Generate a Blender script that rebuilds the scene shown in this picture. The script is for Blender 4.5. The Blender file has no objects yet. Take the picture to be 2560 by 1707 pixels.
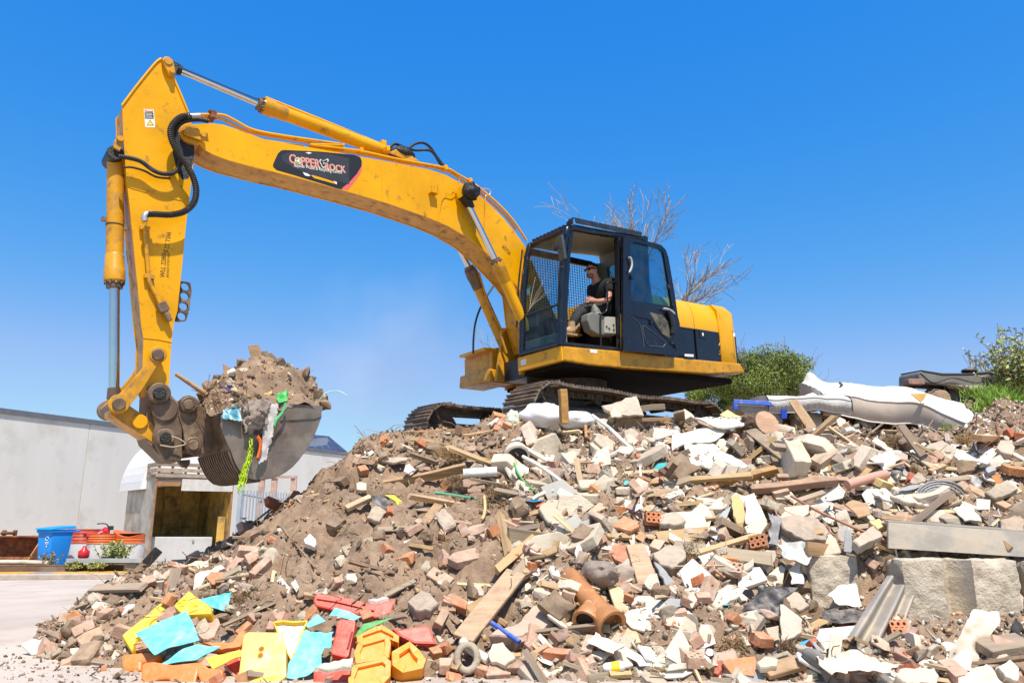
import bpy, bmesh, math, random
import numpy as np
from mathutils import Vector, Matrix, Euler, noise as mnoise
SC = bpy.context.scene
COL = SC.collection
R = math.radians
random.seed(7)
NPR = np.random.default_rng(7)
FPX, PITCH, CAMH = 1906.0, R(13.4), 1.1
cam_d = bpy.data.cameras.new('camera')
cam = bpy.data.objects.new('camera', cam_d)
COL.objects.link(cam)
cam.location = (0, 0, CAMH)
cam.rotation_euler = (R(90) + PITCH, 0, 0)
cam_d.sensor_width = 36.0
cam_d.lens = 36.0 * FPX / 2560.0
cam_d.clip_start = 0.05
cam_d.clip_end = 5000
SC.camera = cam
SUN_DIR = Vector((0.12, -0.46, 0.88)).normalized()       # towards the sun
sun_el = math.asin(SUN_DIR.z)
sun_az = math.atan2(SUN_DIR.x, SUN_DIR.y)
world = bpy.data.worlds.new('World')
SC.world = world
world.use_nodes = True
wn, wl = world.node_tree.nodes, world.node_tree.links
wn.clear()
sky = wn.new('ShaderNodeTexSky')
sky.sky_type = 'NISHITA'
sky.sun_disc = False
sky.sun_elevation = sun_el
sky.sun_rotation = sun_az
sky.altitude = 200
sky.air_density = 1.0
sky.dust_density = 0.35
sky.ozone_density = 3.0
SKY_GRADE = ((0.26, 2.55), (1.27, 0.80), (4.55, 0.20))
sep = wn.new('ShaderNodeSeparateColor')
hs = wn.new('ShaderNodeCombineColor')
wl.new(sky.outputs[0], sep.inputs[0])
graded = []
for ch, (gain, power) in enumerate(SKY_GRADE):
 pw = wn.new('ShaderNodeMath')
 pw.operation = 'POWER'
 pw.inputs[1].default_value = power
 mlt = wn.new('ShaderNodeMath')
 mlt.operation = 'MULTIPLY'
 mlt.inputs[1].default_value = gain
 wl.new(sep.outputs[ch], pw.inputs[0])
 wl.new(pw.outputs[0], mlt.inputs[0])
 graded.append(mlt.outputs[0])
cap = wn.new('ShaderNodeMath')      # towards the horizon the sky whitens instead of turning pink
cap.operation = 'MULTIPLY'
cap.inputs[1].default_value = 0.60
wl.new(graded[1], cap.inputs[0])
mn = wn.new('ShaderNodeMath')
mn.operation = 'SMOOTH_MIN'
mn.inputs[2].default_value = 0.6
wl.new(graded[0], mn.inputs[0])
wl.new(cap.outputs[0], mn.inputs[1])
wl.new(mn.outputs[0], hs.inputs[0])
wl.new(graded[1], hs.inputs[1])
wl.new(graded[2], hs.inputs[2])
bg = wn.new('ShaderNodeBackground')
bg.inputs['Strength'].default_value = 0.105
wo = wn.new('ShaderNodeOutputWorld')
wl.new(hs.outputs[0], bg.inputs[0])
wl.new(bg.outputs[0], wo.inputs[0])
sd = bpy.data.lights.new('sun', 'SUN')
sd.energy = 4.9
sd.angle = R(0.53)
sd.color = (1.0, 0.93, 0.83)
so = bpy.data.objects.new('sun', sd)
COL.objects.link(so)
so.rotation_euler = SUN_DIR.to_track_quat('Z', 'Y').to_euler()
SC.view_settings.view_transform = 'Standard'
SC.view_settings.look = 'None'
SC.view_settings.exposure = 0.46
SC.view_settings.gamma = 1.0
SC.view_settings.use_curve_mapping = False
SC.render.engine = 'CYCLES'
SC.cycles.use_denoising = True
SC.cycles.max_bounces = 8
SC.cycles.transparent_max_bounces = 24
SC.cycles.caustics_reflective = False
SC.cycles.caustics_refractive = False
CP, SP = math.cos(PITCH), math.sin(PITCH)
EYE = Vector((0, 0, CAMH))
def ray(px, py):
 dx, dy = (px - 1280) / FPX, (853.5 - py) / FPX
 return Vector((dx, CP - dy * SP, SP + dy * CP))
def at(px, py, Y):
 d = ray(px, py)
 return EYE + d * (Y / d.y)
def on_z(px, py, z=0.0):
 d = ray(px, py)
 return EYE + d * ((z - CAMH) / d.z)
def on_plane(px, py, p0, n):
 d = ray(px, py)
 return EYE + d * ((p0 - EYE).dot(n) / d.dot(n))
def to_px(p):
 q = p - EYE
 dep = q.y * CP + q.z * SP
 return 1280 + FPX * q.x / dep, 853.5 - FPX * (-q.y * SP + q.z * CP) / dep, dep
CROPS = dict(c1=(200, 100, .43364), c2=(200, 700, .35714), c3=(640, 240, .33160), c4=(1140, 420, .42093), c5=(1270, 530, .23597),
    c6=(0, 1000, .29336), a=(880, 950, .17857), b=(1280, 960, .17857), c=(1680, 980, .18707), d=(2100, 1000, .19558),
    e=(260, 1400, .19582), f=(680, 1420, .18707), g=(600, 1100, .38714), h=(1150, 1250, .29762), i=(1750, 1250, .34439),
    j=(880, 950, .34864), k=(1600, 900, .40816), l=(0, 1300, .29762), m=(2000, 780, .2381))
def cr(name, *pts):
 ox, oy, s = CROPS[name]
 out = [(ox + x * s, oy + y * s) for x, y in pts]
 return out if len(out) > 1 else out[0]
WORLD = {}
def set_world(o, m):
 WORLD[o.name] = m.copy()
 o.matrix_world = m
class MB:
 def __init__(self):
  self.v, self.f, self.m = [], [], []
 def add(self, vs, fs, mi=0):
  b = len(self.v)
  self.v += [Vector(x) for x in vs]
  self.f += [tuple(b + i for i in f) for f in fs]
  self.m += [mi] * len(fs)
  return self
 def box(self, c, s, rot=None, mi=0):
  c = Vector(c)
  vs = []
  for i in range(8):
   q = Vector(((i & 1) - .5, ((i >> 1) & 1) - .5, (i >> 2) - .5))
   q = Vector((q.x * s[0], q.y * s[1], q.z * s[2]))
   vs.append(c + (rot @ q if rot else q))
  return self.add(vs, [(0, 2, 3, 1), (4, 5, 7, 6), (0, 1, 5, 4), (2, 6, 7, 3), (0, 4, 6, 2), (1, 3, 7, 5)], mi)
 def prism(self, poly, ext, mi=0):
  n = len(poly)
  ext = Vector(ext)
  p = [Vector(q) for q in poly]
  fs = [tuple(range(n)), tuple(range(2 * n - 1, n - 1, -1))]
  fs += [(i, i + n, (i + 1) % n + n, (i + 1) % n) for i in range(n)]
  return self.add(p + [q + ext for q in p], fs, mi)
 def loft(self, a, b, mi=0, caps=True):
  n = len(a)
  fs = [(i, i + n, (i + 1) % n + n, (i + 1) % n) for i in range(n)]
  if caps:
   fs += [tuple(range(n)), tuple(range(2 * n - 1, n - 1, -1))]
  return self.add(list(a) + list(b), fs, mi)
 def tube(self, pts, r, n=8, caps=True, mi=0):
  pts = [Vector(p) for p in pts]
  k = len(pts)
  rs = list(r) if isinstance(r, (list, tuple)) else [r] * k
  dirs = []
  for i in range(k):
   d = pts[min(i + 1, k - 1)] - pts[max(i - 1, 0)]
   if d.length < 1e-7:
    d = dirs[-1] if dirs else Vector((0, 0, 1))
   d = d.normalized()
   dirs.append(-d if dirs and d.dot(dirs[-1]) < -.3 else d)
  up = Vector((0, 0, 1)) if abs(dirs[0].z) < .9 else Vector((1, 0, 0))
  x = dirs[0].cross(up).normalized()
  b = len(self.v)
  for i in range(k):
   d = dirs[i]
   x = (x - d * x.dot(d)).normalized()
   y = d.cross(x)
   for j in range(n):
    t = 2 * math.pi * j / n
    self.v.append(pts[i] + (x * math.cos(t) + y * math.sin(t)) * rs[i])
  for i in range(k - 1):
   for j in range(n):
    a, c = b + i * n + j, b + i * n + (j + 1) % n
    self.f.append((a, c, c + n, a + n))
    self.m.append(mi)
  if caps:
   self.f.append(tuple(b + j for j in range(n - 1, -1, -1)))
   self.f.append(tuple(b + (k - 1) * n + j for j in range(n)))
   self.m += [mi, mi]
  return self
 def ball(self, c, r, nu=12, nv=8, rot=None, mi=0):
  c = Vector(c)
  r = r if isinstance(r, (tuple, list)) else (r, r, r)
  vs = []
  for i in range(nv + 1):
   ph = math.pi * i / nv
   for j in range(nu):
    th = 2 * math.pi * j / nu
    q = Vector((r[0] * math.sin(ph) * math.cos(th), r[1] * math.sin(ph) * math.sin(th), r[2] * math.cos(ph)))
    vs.append(c + (rot @ q if rot else q))
  fs = []
  for i in range(nv):
   for j in range(nu):
    fs.append((i * nu + j, (i + 1) * nu + j, (i + 1) * nu + (j + 1) % nu, i * nu + (j + 1) % nu))
  return self.add(vs, fs, mi)
 def grid(self, fn, nu, nv, mi=0):
  b = [fn(i / nu, j / nv) for j in range(nv + 1) for i in range(nu + 1)]
  fs = [(j * (nu + 1) + i, j * (nu + 1) + i + 1, (j + 1) * (nu + 1) + i + 1, (j + 1) * (nu + 1) + i) for j in range(nv) for i in range(nu)]
  return self.add(b, fs, mi)
 def mesh(self, name, mats, inv=None, bevel=0, smooth=None, seg=2, fix=True, keep=False):
  me = bpy.data.meshes.new(name)
  vs = [inv @ v for v in self.v] if inv else self.v
  me.from_pydata([tuple(v) for v in vs], [], self.f)
  if not isinstance(mats, (list, tuple)):
   mats = [mats]
  for m in mats:
   me.materials.append(m)
  if len(mats) > 1:
   me.polygons.foreach_set('material_index', self.m)
  if fix or bevel:
   bm = bmesh.new()
   bm.from_mesh(me)
   if not keep:
    bmesh.ops.remove_doubles(bm, verts=bm.verts, dist=1e-5)
   bmesh.ops.recalc_face_normals(bm, faces=bm.faces)
   if bevel:
    es = [e for e in bm.edges if len(e.link_faces) == 2 and e.calc_face_angle(0) > R(28)]
    bmesh.ops.bevel(bm, geom=es, offset=bevel, segments=seg, affect='EDGES', clamp_overlap=True, profile=.6)
   bm.to_mesh(me)
   bm.free()
  if smooth is not None:
   for p in me.polygons:
    p.use_smooth = True
   me.set_sharp_from_angle(angle=R(smooth))
  return me
 def build(self, name, mats, parent=None, bevel=0, smooth=None, local=False, seg=2, fix=True):
  inv = None
  if parent is not None and not local:
   inv = WORLD[parent.name].inverted()
  elif parent is None and not local and self.v:
   n = len(self.v)
   cx = sum(v.x for v in self.v) / n
   cy = sum(v.y for v in self.v) / n
   cz = min(v.z for v in self.v)
   inv = Matrix.Translation((-cx, -cy, -cz))
  me = self.mesh(name, mats, inv, bevel, smooth, seg, fix)
  o = bpy.data.objects.new(name, me)
  COL.objects.link(o)
  if parent is not None:
   o.parent = parent
   WORLD[o.name] = WORLD[parent.name]
  else:
   w = inv.inverted() if inv else Matrix.Identity(4)
   o.matrix_world = w
   WORLD[o.name] = w
  return o
LABELS = []
def tag(o, label, cat, group=None):
 o['label'] = label
 o['category'] = cat
 o['kind'] = 'thing'
 if group:
  o['group'] = group
 LABELS.append(o)
 return o
def kind(o, k):
 o['kind'] = k
 return o
def thing(name, label, cat, m, group=None):
 o = bpy.data.objects.new(name, None)
 COL.objects.link(o)
 o.empty_display_size = .1
 if not isinstance(m, Matrix):
  m = Matrix.Translation(Vector(m))
 set_world(o, m)
 tag(o, label, cat, group)
 return o
def frame_from(axis, normal):
 x = Vector(axis).normalized()
 y = Vector(normal).cross(x).normalized()
 z = x.cross(y)
 return Matrix((x, y, z)).transposed()
def fbm(x, y, s=0, o=4):
 v, a = 0, .5
 for k in range(o):
  v += a * mnoise.noise(Vector((x, y, s + 7.3 * k)))
  x, y, a = x * 2.03, y * 2.03, a * .5
 return v
MATS = {}
def mat(name, col, rough=.7, metal=0.0, var=.18, vs=5.0, bump=.15, bs=60.0, rnd=0.0, dirt=None, dirt_amt=.5, ds=3.0, dust=None,
  dust_amt=.0, spec=.4, coat=0.0, trans=0.0, emit=0, hue=0.0, stretch=None, rough_var=.12):
 if name in MATS:
  return MATS[name]
 m = bpy.data.materials.new(name)
 m.use_nodes = True
 nt = m.node_tree
 N, L = nt.nodes, nt.links
 b = N['Principled BSDF']
 tc = N.new('ShaderNodeTexCoord')
 vec = tc.outputs['Object']
 oi = N.new('ShaderNodeObjectInfo')
 off = N.new('ShaderNodeVectorMath')
 off.operation = 'ADD'
 sc_ = N.new('ShaderNodeVectorMath')
 sc_.operation = 'SCALE'
 cmb = N.new('ShaderNodeCombineXYZ')
 for k in range(3):
  L.new(oi.outputs['Random'], cmb.inputs[k])
 L.new(cmb.outputs[0], sc_.inputs[0])
 sc_.inputs['Scale'].default_value = 37.0
 L.new(vec, off.inputs[0])
 L.new(sc_.outputs[0], off.inputs[1])
 vec = off.outputs[0]
 if stretch:
  mp = N.new('ShaderNodeMapping')
  mp.inputs['Scale'].default_value = stretch
  L.new(vec, mp.inputs['Vector'])
  svec = mp.outputs[0]
 else:
  svec = vec
 def nz(scale, detail=5, rough_=.6, v=None):
  n = N.new('ShaderNodeTexNoise')
  n.inputs['Scale'].default_value = scale
  n.inputs['Detail'].default_value = detail
  n.inputs['Roughness'].default_value = rough_
  L.new(v or vec, n.inputs['Vector'])
  return n
 n1 = nz(vs, 6, .62, svec)
 lo = [max(0, c * (1 - var * 1.7)) for c in col]
 hi = [min(1, c * (1 + var * 1.2)) for c in col]
 rp = N.new('ShaderNodeValToRGB')
 rp.color_ramp.elements[0].position = .3
 rp.color_ramp.elements[1].position = .72
 rp.color_ramp.elements[0].color = (*lo, 1)
 rp.color_ramp.elements[1].color = (*hi, 1)
 L.new(n1.outputs['Fac'], rp.inputs[0])
 c = rp.outputs[0]
 if rnd or hue:
  h = N.new('ShaderNodeHueSaturation')
  mr = N.new('ShaderNodeMapRange')
  mr.inputs['To Min'].default_value = 1 - rnd
  mr.inputs['To Max'].default_value = 1 + rnd * .8
  L.new(oi.outputs['Random'], mr.inputs['Value'])
  L.new(mr.outputs[0], h.inputs['Value'])
  if hue:
   ml = N.new('ShaderNodeMath')
   ml.operation = 'MULTIPLY'
   ml.inputs[1].default_value = 7.77
   fr = N.new('ShaderNodeMath')
   fr.operation = 'FRACT'
   L.new(oi.outputs['Random'], ml.inputs[0])
   L.new(ml.outputs[0], fr.inputs[0])
   m2 = N.new('ShaderNodeMapRange')
   m2.inputs['To Min'].default_value = .5 - hue
   m2.inputs['To Max'].default_value = .5 + hue
   L.new(fr.outputs[0], m2.inputs['Value'])
   L.new(m2.outputs[0], h.inputs['Hue'])
  L.new(c, h.inputs['Color'])
  c = h.outputs[0]
 rsock = None
 if dirt:
  n2 = nz(ds, 9, .68)
  r2 = N.new('ShaderNodeValToRGB')
  r2.color_ramp.elements[0].position = .62 - .28 * dirt_amt
  r2.color_ramp.elements[1].position = .78 - .22 * dirt_amt
  L.new(n2.outputs['Fac'], r2.inputs[0])
  mx = N.new('ShaderNodeMix')
  mx.data_type = 'RGBA'
  L.new(r2.outputs[0], mx.inputs['Factor'])
  L.new(c, mx.inputs[6])
  mx.inputs[7].default_value = (*dirt, 1)
  c = mx.outputs[2]
  rsock = r2.outputs[0]
 if dust:
  ge = N.new('ShaderNodeNewGeometry')
  sx = N.new('ShaderNodeSeparateXYZ')
  L.new(ge.outputs['Normal'], sx.inputs[0])
  mr = N.new('ShaderNodeMapRange')
  mr.inputs['From Min'].default_value = .1
  mr.inputs['From Max'].default_value = .95
  mr.inputs['To Max'].default_value = dust_amt
  L.new(sx.outputs['Z'], mr.inputs['Value'])
  n3 = nz(14, 6, .7)
  r3 = N.new('ShaderNodeMapRange')
  r3.inputs['From Min'].default_value = .35
  r3.inputs['From Max'].default_value = .6
  L.new(n3.outputs['Fac'], r3.inputs['Value'])
  mu = N.new('ShaderNodeMath')
  mu.operation = 'MULTIPLY'
  L.new(mr.outputs[0], mu.inputs[0])
  L.new(r3.outputs[0], mu.inputs[1])
  mx = N.new('ShaderNodeMix')
  mx.data_type = 'RGBA'
  L.new(mu.outputs[0], mx.inputs['Factor'])
  L.new(c, mx.inputs[6])
  mx.inputs[7].default_value = (*dust, 1)
  c = mx.outputs[2]
 L.new(c, b.inputs['Base Color'])
 b.inputs['Metallic'].default_value = metal
 b.inputs['Specular IOR Level'].default_value = spec
 if coat:
  b.inputs['Coat Weight'].default_value = coat
  b.inputs['Coat Roughness'].default_value = .15
 if rsock is not None or rough_var:
  mr = N.new('ShaderNodeMapRange')
  mr.inputs['To Min'].default_value = max(.03, rough - rough_var * .5)
  mr.inputs['To Max'].default_value = min(1, rough + (.35 if rsock is not None else rough_var))
  L.new(rsock if rsock is not None else n1.outputs['Fac'], mr.inputs['Value'])
  L.new(mr.outputs[0], b.inputs['Roughness'])
 else:
  b.inputs['Roughness'].default_value = rough
 if trans:
  b.inputs['Transmission Weight'].default_value = trans
 if bump:
  nb = nz(bs, 6, .65, svec)
  bp = N.new('ShaderNodeBump')
  bp.inputs['Strength'].default_value = bump
  bp.inputs['Distance'].default_value = .02
  L.new(nb.outputs['Fac'], bp.inputs['Height'])
  L.new(bp.outputs[0], b.inputs['Normal'])
 MATS[name] = m
 return m
def glass(name, tint, rough=.02, refl=.12, op=0.0, opcol=(.5, .5, .5)):
 if name in MATS:
  return MATS[name]
 m = bpy.data.materials.new(name)
 m.use_nodes = True
 N, L = m.node_tree.nodes, m.node_tree.links
 N.clear()
 o = N.new('ShaderNodeOutputMaterial')
 t = N.new('ShaderNodeBsdfTransparent')
 t.inputs[0].default_value = (*tint, 1)
 g = N.new('ShaderNodeBsdfGlossy')
 g.inputs['Roughness'].default_value = rough
 lw = N.new('ShaderNodeLayerWeight')
 lw.inputs['Blend'].default_value = .25
 mr = N.new('ShaderNodeMapRange')
 mr.inputs['To Min'].default_value = refl * .35
 mr.inputs['To Max'].default_value = min(1, refl * 4)
 L.new(lw.outputs['Fresnel'], mr.inputs['Value'])
 mx = N.new('ShaderNodeMixShader')
 L.new(mr.outputs[0], mx.inputs[0])
 L.new(t.outputs[0], mx.inputs[1])
 L.new(g.outputs[0], mx.inputs[2])
 last = mx.outputs[0]
 if op:
  d = N.new('ShaderNodeBsdfDiffuse')
  d.inputs[0].default_value = (*opcol, 1)
  tc = N.new('ShaderNodeTexCoord')
  nz = N.new('ShaderNodeTexNoise')
  nz.inputs['Scale'].default_value = 6
  nz.inputs['Detail'].default_value = 6
  L.new(tc.outputs['Object'], nz.inputs['Vector'])
  m3 = N.new('ShaderNodeMapRange')
  m3.inputs['From Min'].default_value = .3
  m3.inputs['From Max'].default_value = .75
  m3.inputs['To Max'].default_value = op * 2
  L.new(nz.outputs['Fac'], m3.inputs['Value'])
  m2 = N.new('ShaderNodeMixShader')
  L.new(m3.outputs[0], m2.inputs[0])
  L.new(last, m2.inputs[1])
  L.new(d.outputs[0], m2.inputs[2])
  last = m2.outputs[0]
 L.new(last, o.inputs[0])
 MATS[name] = m
 return m
SOILC = (.36, .255, .17)
yellow = mat('yellow_paint', (.74, .345, .001), .36, var=.10, vs=1.6, bump=.03, bs=30, dirt=(.15, .075, .025), dirt_amt=.15, ds=8, spec=.3)
yellow_dirty = mat('worn_yellow_paint', (.60, .28, .008), .45, var=.14, vs=4, bump=.05, bs=40, dirt=(.24, .135, .06), dirt_amt=.42, ds=9)
yellow_top = mat('hood_yellow_paint', (.75, .375, .003), .38, var=.05, vs=1.2, bump=.01, bs=20, dirt=(.45, .25, .07), dirt_amt=.05, ds=2)
navy = mat('navy_paint', (.008, .010, .017), .28, var=.2, vs=3, bump=.02, bs=30, dirt=(.05, .05, .05), dirt_amt=.12, ds=9, spec=.5)
black_steel = mat('black_steel', (.014, .014, .017), .38, var=.2, vs=4, bump=.03, bs=40, dirt=(.09, .075, .06), dirt_amt=.25, ds=7)
rubber = mat('black_rubber', (.018, .017, .016), .6, var=.2, bump=.05, dirt=(.10, .08, .06), dirt_amt=.3, ds=8)
grease = mat('black_grease', (.008, .007, .006), .35, var=.3, vs=20, bump=.9, bs=45, spec=.5)
chrome = mat('chrome_rod', (.58, .58, .60), .10, 1.0, var=.03, bump=0, rough_var=.05)
brown_steel = mat('brown_worn_steel', (.15, .098, .062), .55, .25, var=.3, vs=6, bump=.22, bs=45, dirt=(.30, .215, .14), dirt_amt=.5, ds=3.4, dust=SOILC, dust_amt=.6)
bright_steel = mat('scoured_steel', (.25, .20, .16), .42, .45, var=.22, vs=3.5, bump=.08, bs=30, dirt=(.12, .08, .055), dirt_amt=.5, ds=2.4)
track_steel = mat('track_steel', (.21, .155, .115), .5, .35, var=.3, vs=8, bump=.25, bs=50, dirt=(.32, .23, .15), dirt_amt=.55, ds=7)
dark_track = mat('dark_track_steel', (.075, .052, .038), .6, .2, var=.35, vs=7, bump=.25, bs=40, dirt=(.17, .115, .07), dirt_amt=.42, ds=6)
white_paint = mat('white_label', (.80, .79, .75), .5, var=.04, bump=0)
rust = mat('rust', (.25, .085, .03), .85, var=.4, vs=7, bump=.3, bs=50, dirt=(.09, .045, .025), dirt_amt=.5, ds=5)
cab_glass = glass('cab_glass', (.40, .60, .66), op=.03, opcol=(.5, .48, .42), refl=.06)
door_glass = glass('door_glass', (.40, .68, .78), op=.015, opcol=(.5, .5, .46), refl=.07)
beige_plastic = mat('beige_cab_plastic', (.25, .215, .155), .55, var=.06, bump=.03)
grey_plastic = mat('grey_console_plastic', (.17, .165, .145), .5, var=.08, bump=.03)
# ================================================================== the setting: ground and rubble mound
def ss(t):
 t = np.clip(t, 0, 1)
 return t * t * (3 - 2 * t)
_LAT = NPR.random((64, 64))
def vnoise(x, y, seed=0):
 x = x + seed * 13.37
 y = y + seed * 7.91
 xi, yi = np.floor(x).astype(int), np.floor(y).astype(int)
 fx, fy = ss(x - xi), ss(y - yi)
 g = lambda a, b: _LAT[a % 64, b % 64]
 return (g(xi, yi) * (1 - fx) + g(xi + 1, yi) * fx) * (1 - fy) + (g(xi, yi + 1) * (1 - fx) + g(xi + 1, yi + 1) * fx) * fy - .5
def smin(a, b, k):
 h = np.clip(.5 + .5 * (b - a) / k, 0, 1)
 return b * (1 - h) + a * h - k * h * (1 - h)
def mound_base(x, y):
 x = np.asarray(x, float)
 y = np.asarray(y, float)
 yt = np.interp(x, [-5.5, -4.2, -3.2, -2.2, 0, 2, 3, 7], [8.3, 7.0, 6.45, 6.15, 6.0, 5.9, 5.8, 5.4])
 crest = np.interp(x, [-3, -1.5, -.6, .3, 2, 2.7, 3.4, 4.5, 5.2, 5.9, 8], [2.08, 2.0, 2.08, 2.2, 2.24, 2.22, 2.12, 2.06, 2.12, 2.36, 2.7])
 terr = (crest - 2.06) * ss((y - 9.45) / .7) * ss((3.9 - x) / .6)
 zf = .70 * (y - yt)
 step = ss((x - 2.15) / .3) * ss((7.25 - y) / .35)
 zf = zf * (1 - step) + step * np.minimum(zf, .16 + .10 * (y - 5.8))
 top = crest - terr - .02 * (y - 9.5) + .45 * ss((y - 9.95) / .5) * ss((x - 3.0) / .5) * (1 - .65 * ss((x - 4.9) / .6)) + .45 * ss((y - 10.6) / .4) * ss((x - 5.4) / .5)
 z = smin(zf, top, .22)
 xl = np.where(y < 9, -4.05 - .595 * (y - 6.9), -5.3 + .5 * (y - 9))
 zl = np.interp(x - xl, [-5, 0, .8, 1.3, 1.85, 2.25, 2.85, 3.35, 3.75, 4.6, 8], [-3, 0, .40, .54, .74, 1.02, 1.33, 1.70, 1.98, 2.5, 5])
 zl = np.where(zl > 0, zl * (1 + .22 * np.clip(y - 9, 0, 3)), zl)
 z = smin(z, zl, .14)
 return z
def mound_full(x, y):
 x = np.asarray(x, float)
 y = np.asarray(y, float)
 z = mound_base(x, y)
 m = ss((z + .1) / .45)
 n = .20 * vnoise(x * 1.1, y * 1.1, 1) + .22 * vnoise(x * 2.7, y * 2.7, 2) + .14 * vnoise(x * 6, y * 6, 3)
 n += .095 * vnoise(x * 13, y * 13, 4) + .06 * np.abs(vnoise(x * 25, y * 25, 5)) * 2 + .022 * vnoise(x * 50, y * 50, 6)
 flat = ss((y - 9.9) / .4) * ss((12.6 - y) / .5) * ss((3.4 - x) / .5)
 z = z + n * (.12 + .88 * m) * (1 - .75 * flat)
 return np.where(z < .0, z * 1.6 - .03, z)
_YS = np.concatenate([np.linspace(5.0, 10.6, 500), np.linspace(10.62, 15, 120)])
def on_mound(px, py, full=False):
 d = ray(px, py)
 t = _YS / d.y
 X, Z = d.x * t, CAMH + d.z * t
 h = (mound_full if full else mound_base)(X, _YS)
 h = np.maximum(h, 0.0)
 k = np.nonzero(Z <= h)[0]
 if len(k) == 0:
  i = int(np.argmin(Z - h))
 else:
  i = int(k[0])
 return Vector((X[i], _YS[i], max(Z[i], h[i] if len(k) else Z[i])))
def mnormal(x, y, e=.12):
 a = float(mound_base(x + e, y) - mound_base(x - e, y)) / (2 * e)
 b = float(mound_base(x, y + e) - mound_base(x, y - e)) / (2 * e)
 return Vector((-a, -b, 1)).normalized()
soil = mat('soil', (.25, .16, .098), .95, var=.28, vs=2.2, bump=1.0, bs=24, dirt=(.15, .095, .06), dirt_amt=.45, ds=1.3, dust=(.43, .325, .225), dust_amt=.5)
yard = mat('yard_concrete', (.50, .42, .345), .92, var=.10, vs=.5, bump=.25, bs=26, dirt=(.38, .30, .235), dirt_amt=.45, ds=.8)
g = MB()
g.add([(-600, -200, 0), (600, -200, 0), (600, 1500, 0), (-600, 1500, 0)], [(0, 1, 2, 3)])
kind(g.build('ground', yard, fix=False), 'structure')
xs = np.concatenate([np.linspace(-6.6, 6.8, 470), np.linspace(6.9, 14, 24)])
ys = np.concatenate([np.linspace(5.0, 10.4, 235), np.linspace(10.45, 17, 70)])
XX, YY = np.meshgrid(xs, ys)
ZZ = mound_full(XX, YY)
ZZ = ZZ - np.clip((YY - 14.5) * 1.2, 0, 5)
nx, ny = len(xs), len(ys)
me = bpy.data.meshes.new('rubble_mound')
vv = np.stack([XX.ravel(), YY.ravel(), ZZ.ravel()], 1)
ii = np.arange(nx * ny).reshape(ny, nx)
qf = np.stack([ii[:-1, :-1].ravel(), ii[:-1, 1:].ravel(), ii[1:, 1:].ravel(), ii[1:, :-1].ravel()], 1)
zmax = ZZ.ravel()[qf].max(1)
qf = qf[zmax > -.03]
me.from_pydata(vv.tolist(), [], qf.tolist())
me.materials.append(soil)
for p in me.polygons:
 p.use_smooth = True
mo = bpy.data.objects.new('terrain_mound', me)
COL.objects.link(mo)
kind(mo, 'structure')
# ================================================================== excavator
EXM = Matrix.Translation((.89, 11.73, 2.05)) @ Matrix.Rotation(R(217), 4, 'Z') @ Matrix.Rotation(R(2.6), 4, 'Y')
EXI = EXM.inverted()
EX = thing('excavator', 'large yellow crawler excavator with raised boom standing on top of the rubble mound', 'excavator', EXM)
def ml(p, y):
 e = EXI @ EYE
 d = EXI.to_3x3() @ ray(*p)
 return e + d * ((y - e.y) / d.y)
def pl(pts, y):
 return [ml(p, y) for p in pts]
def inset(poly, d):
 n = len(poly)
 ar = sum(poly[i].x * poly[(i + 1) % n].z - poly[(i + 1) % n].x * poly[i].z for i in range(n))
 s = 1 if ar > 0 else -1
 out = []
 for i in range(n):
  a, b, c = poly[i - 1], poly[i], poly[(i + 1) % n]
  d1, d2 = (b - a), (c - b)
  n1 = Vector((-d1.z, 0, d1.x)).normalized() * s
  n2 = Vector((-d2.z, 0, d2.x)).normalized() * s
  m = n1 + n2
  m = m / max(.35, m.length_squared) * 2 if m.length > 1e-6 else n1
  if m.length > 2:
   m = m.normalized() * 2
  out.append(b + m * d * .5 * (1 if m.length < 1.99 else 1))
 return out
def spline(pts, k=8):
 pts = [Vector(p) for p in pts]
 q = [pts[0] * 2 - pts[1]] + pts + [pts[-1] * 2 - pts[-2]]
 out = []
 for i in range(1, len(q) - 2):
  p0, p1, p2, p3 = q[i - 1], q[i], q[i + 1], q[i + 2]
  for j in range(k):
   t = j / k
   out.append(.5 * ((2 * p1) + (p2 - p0) * t + (2 * p0 - 5 * p1 + 4 * p2 - p3) * t * t + (3 * p1 - p0 - 3 * p2 + p3) * t ** 3))
 out.append(pts[-1])
 return out
def xb(mb, name, mats, parent=None, **kw):
 return mb.build(name, mats, parent or EX, local=True, **kw)
def plate(poly_px, y0, y1, name, m, parent=None, bevel=.006, smooth=None):
 p = pl(poly_px, max(y0, y1))
 mb = MB().prism(p, (0, -abs(y1 - y0), 0))
 return xb(mb, name, m, parent, bevel=bevel, smooth=smooth)
def pin(px, y0, y1, r, name, m, parent=None, n=20):
 c = ml(px, max(y0, y1))
 a = Vector((c.x, max(y0, y1), c.z))
 b = Vector((c.x, min(y0, y1), c.z))
 e = .008
 d = Vector((0, e, 0))
 mb = MB().tube([a, a - d, b + d, b], [r - e, r, r, r - e], n)
 return xb(mb, name, m, parent, smooth=40)
def bolt(px, y, r, parent, m, name='bolt', h=.02):
 c = ml(px, y)
 mb = MB().tube([c, c + Vector((0, h, 0))], r, 6)
 return xb(mb, name, m, parent)
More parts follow.
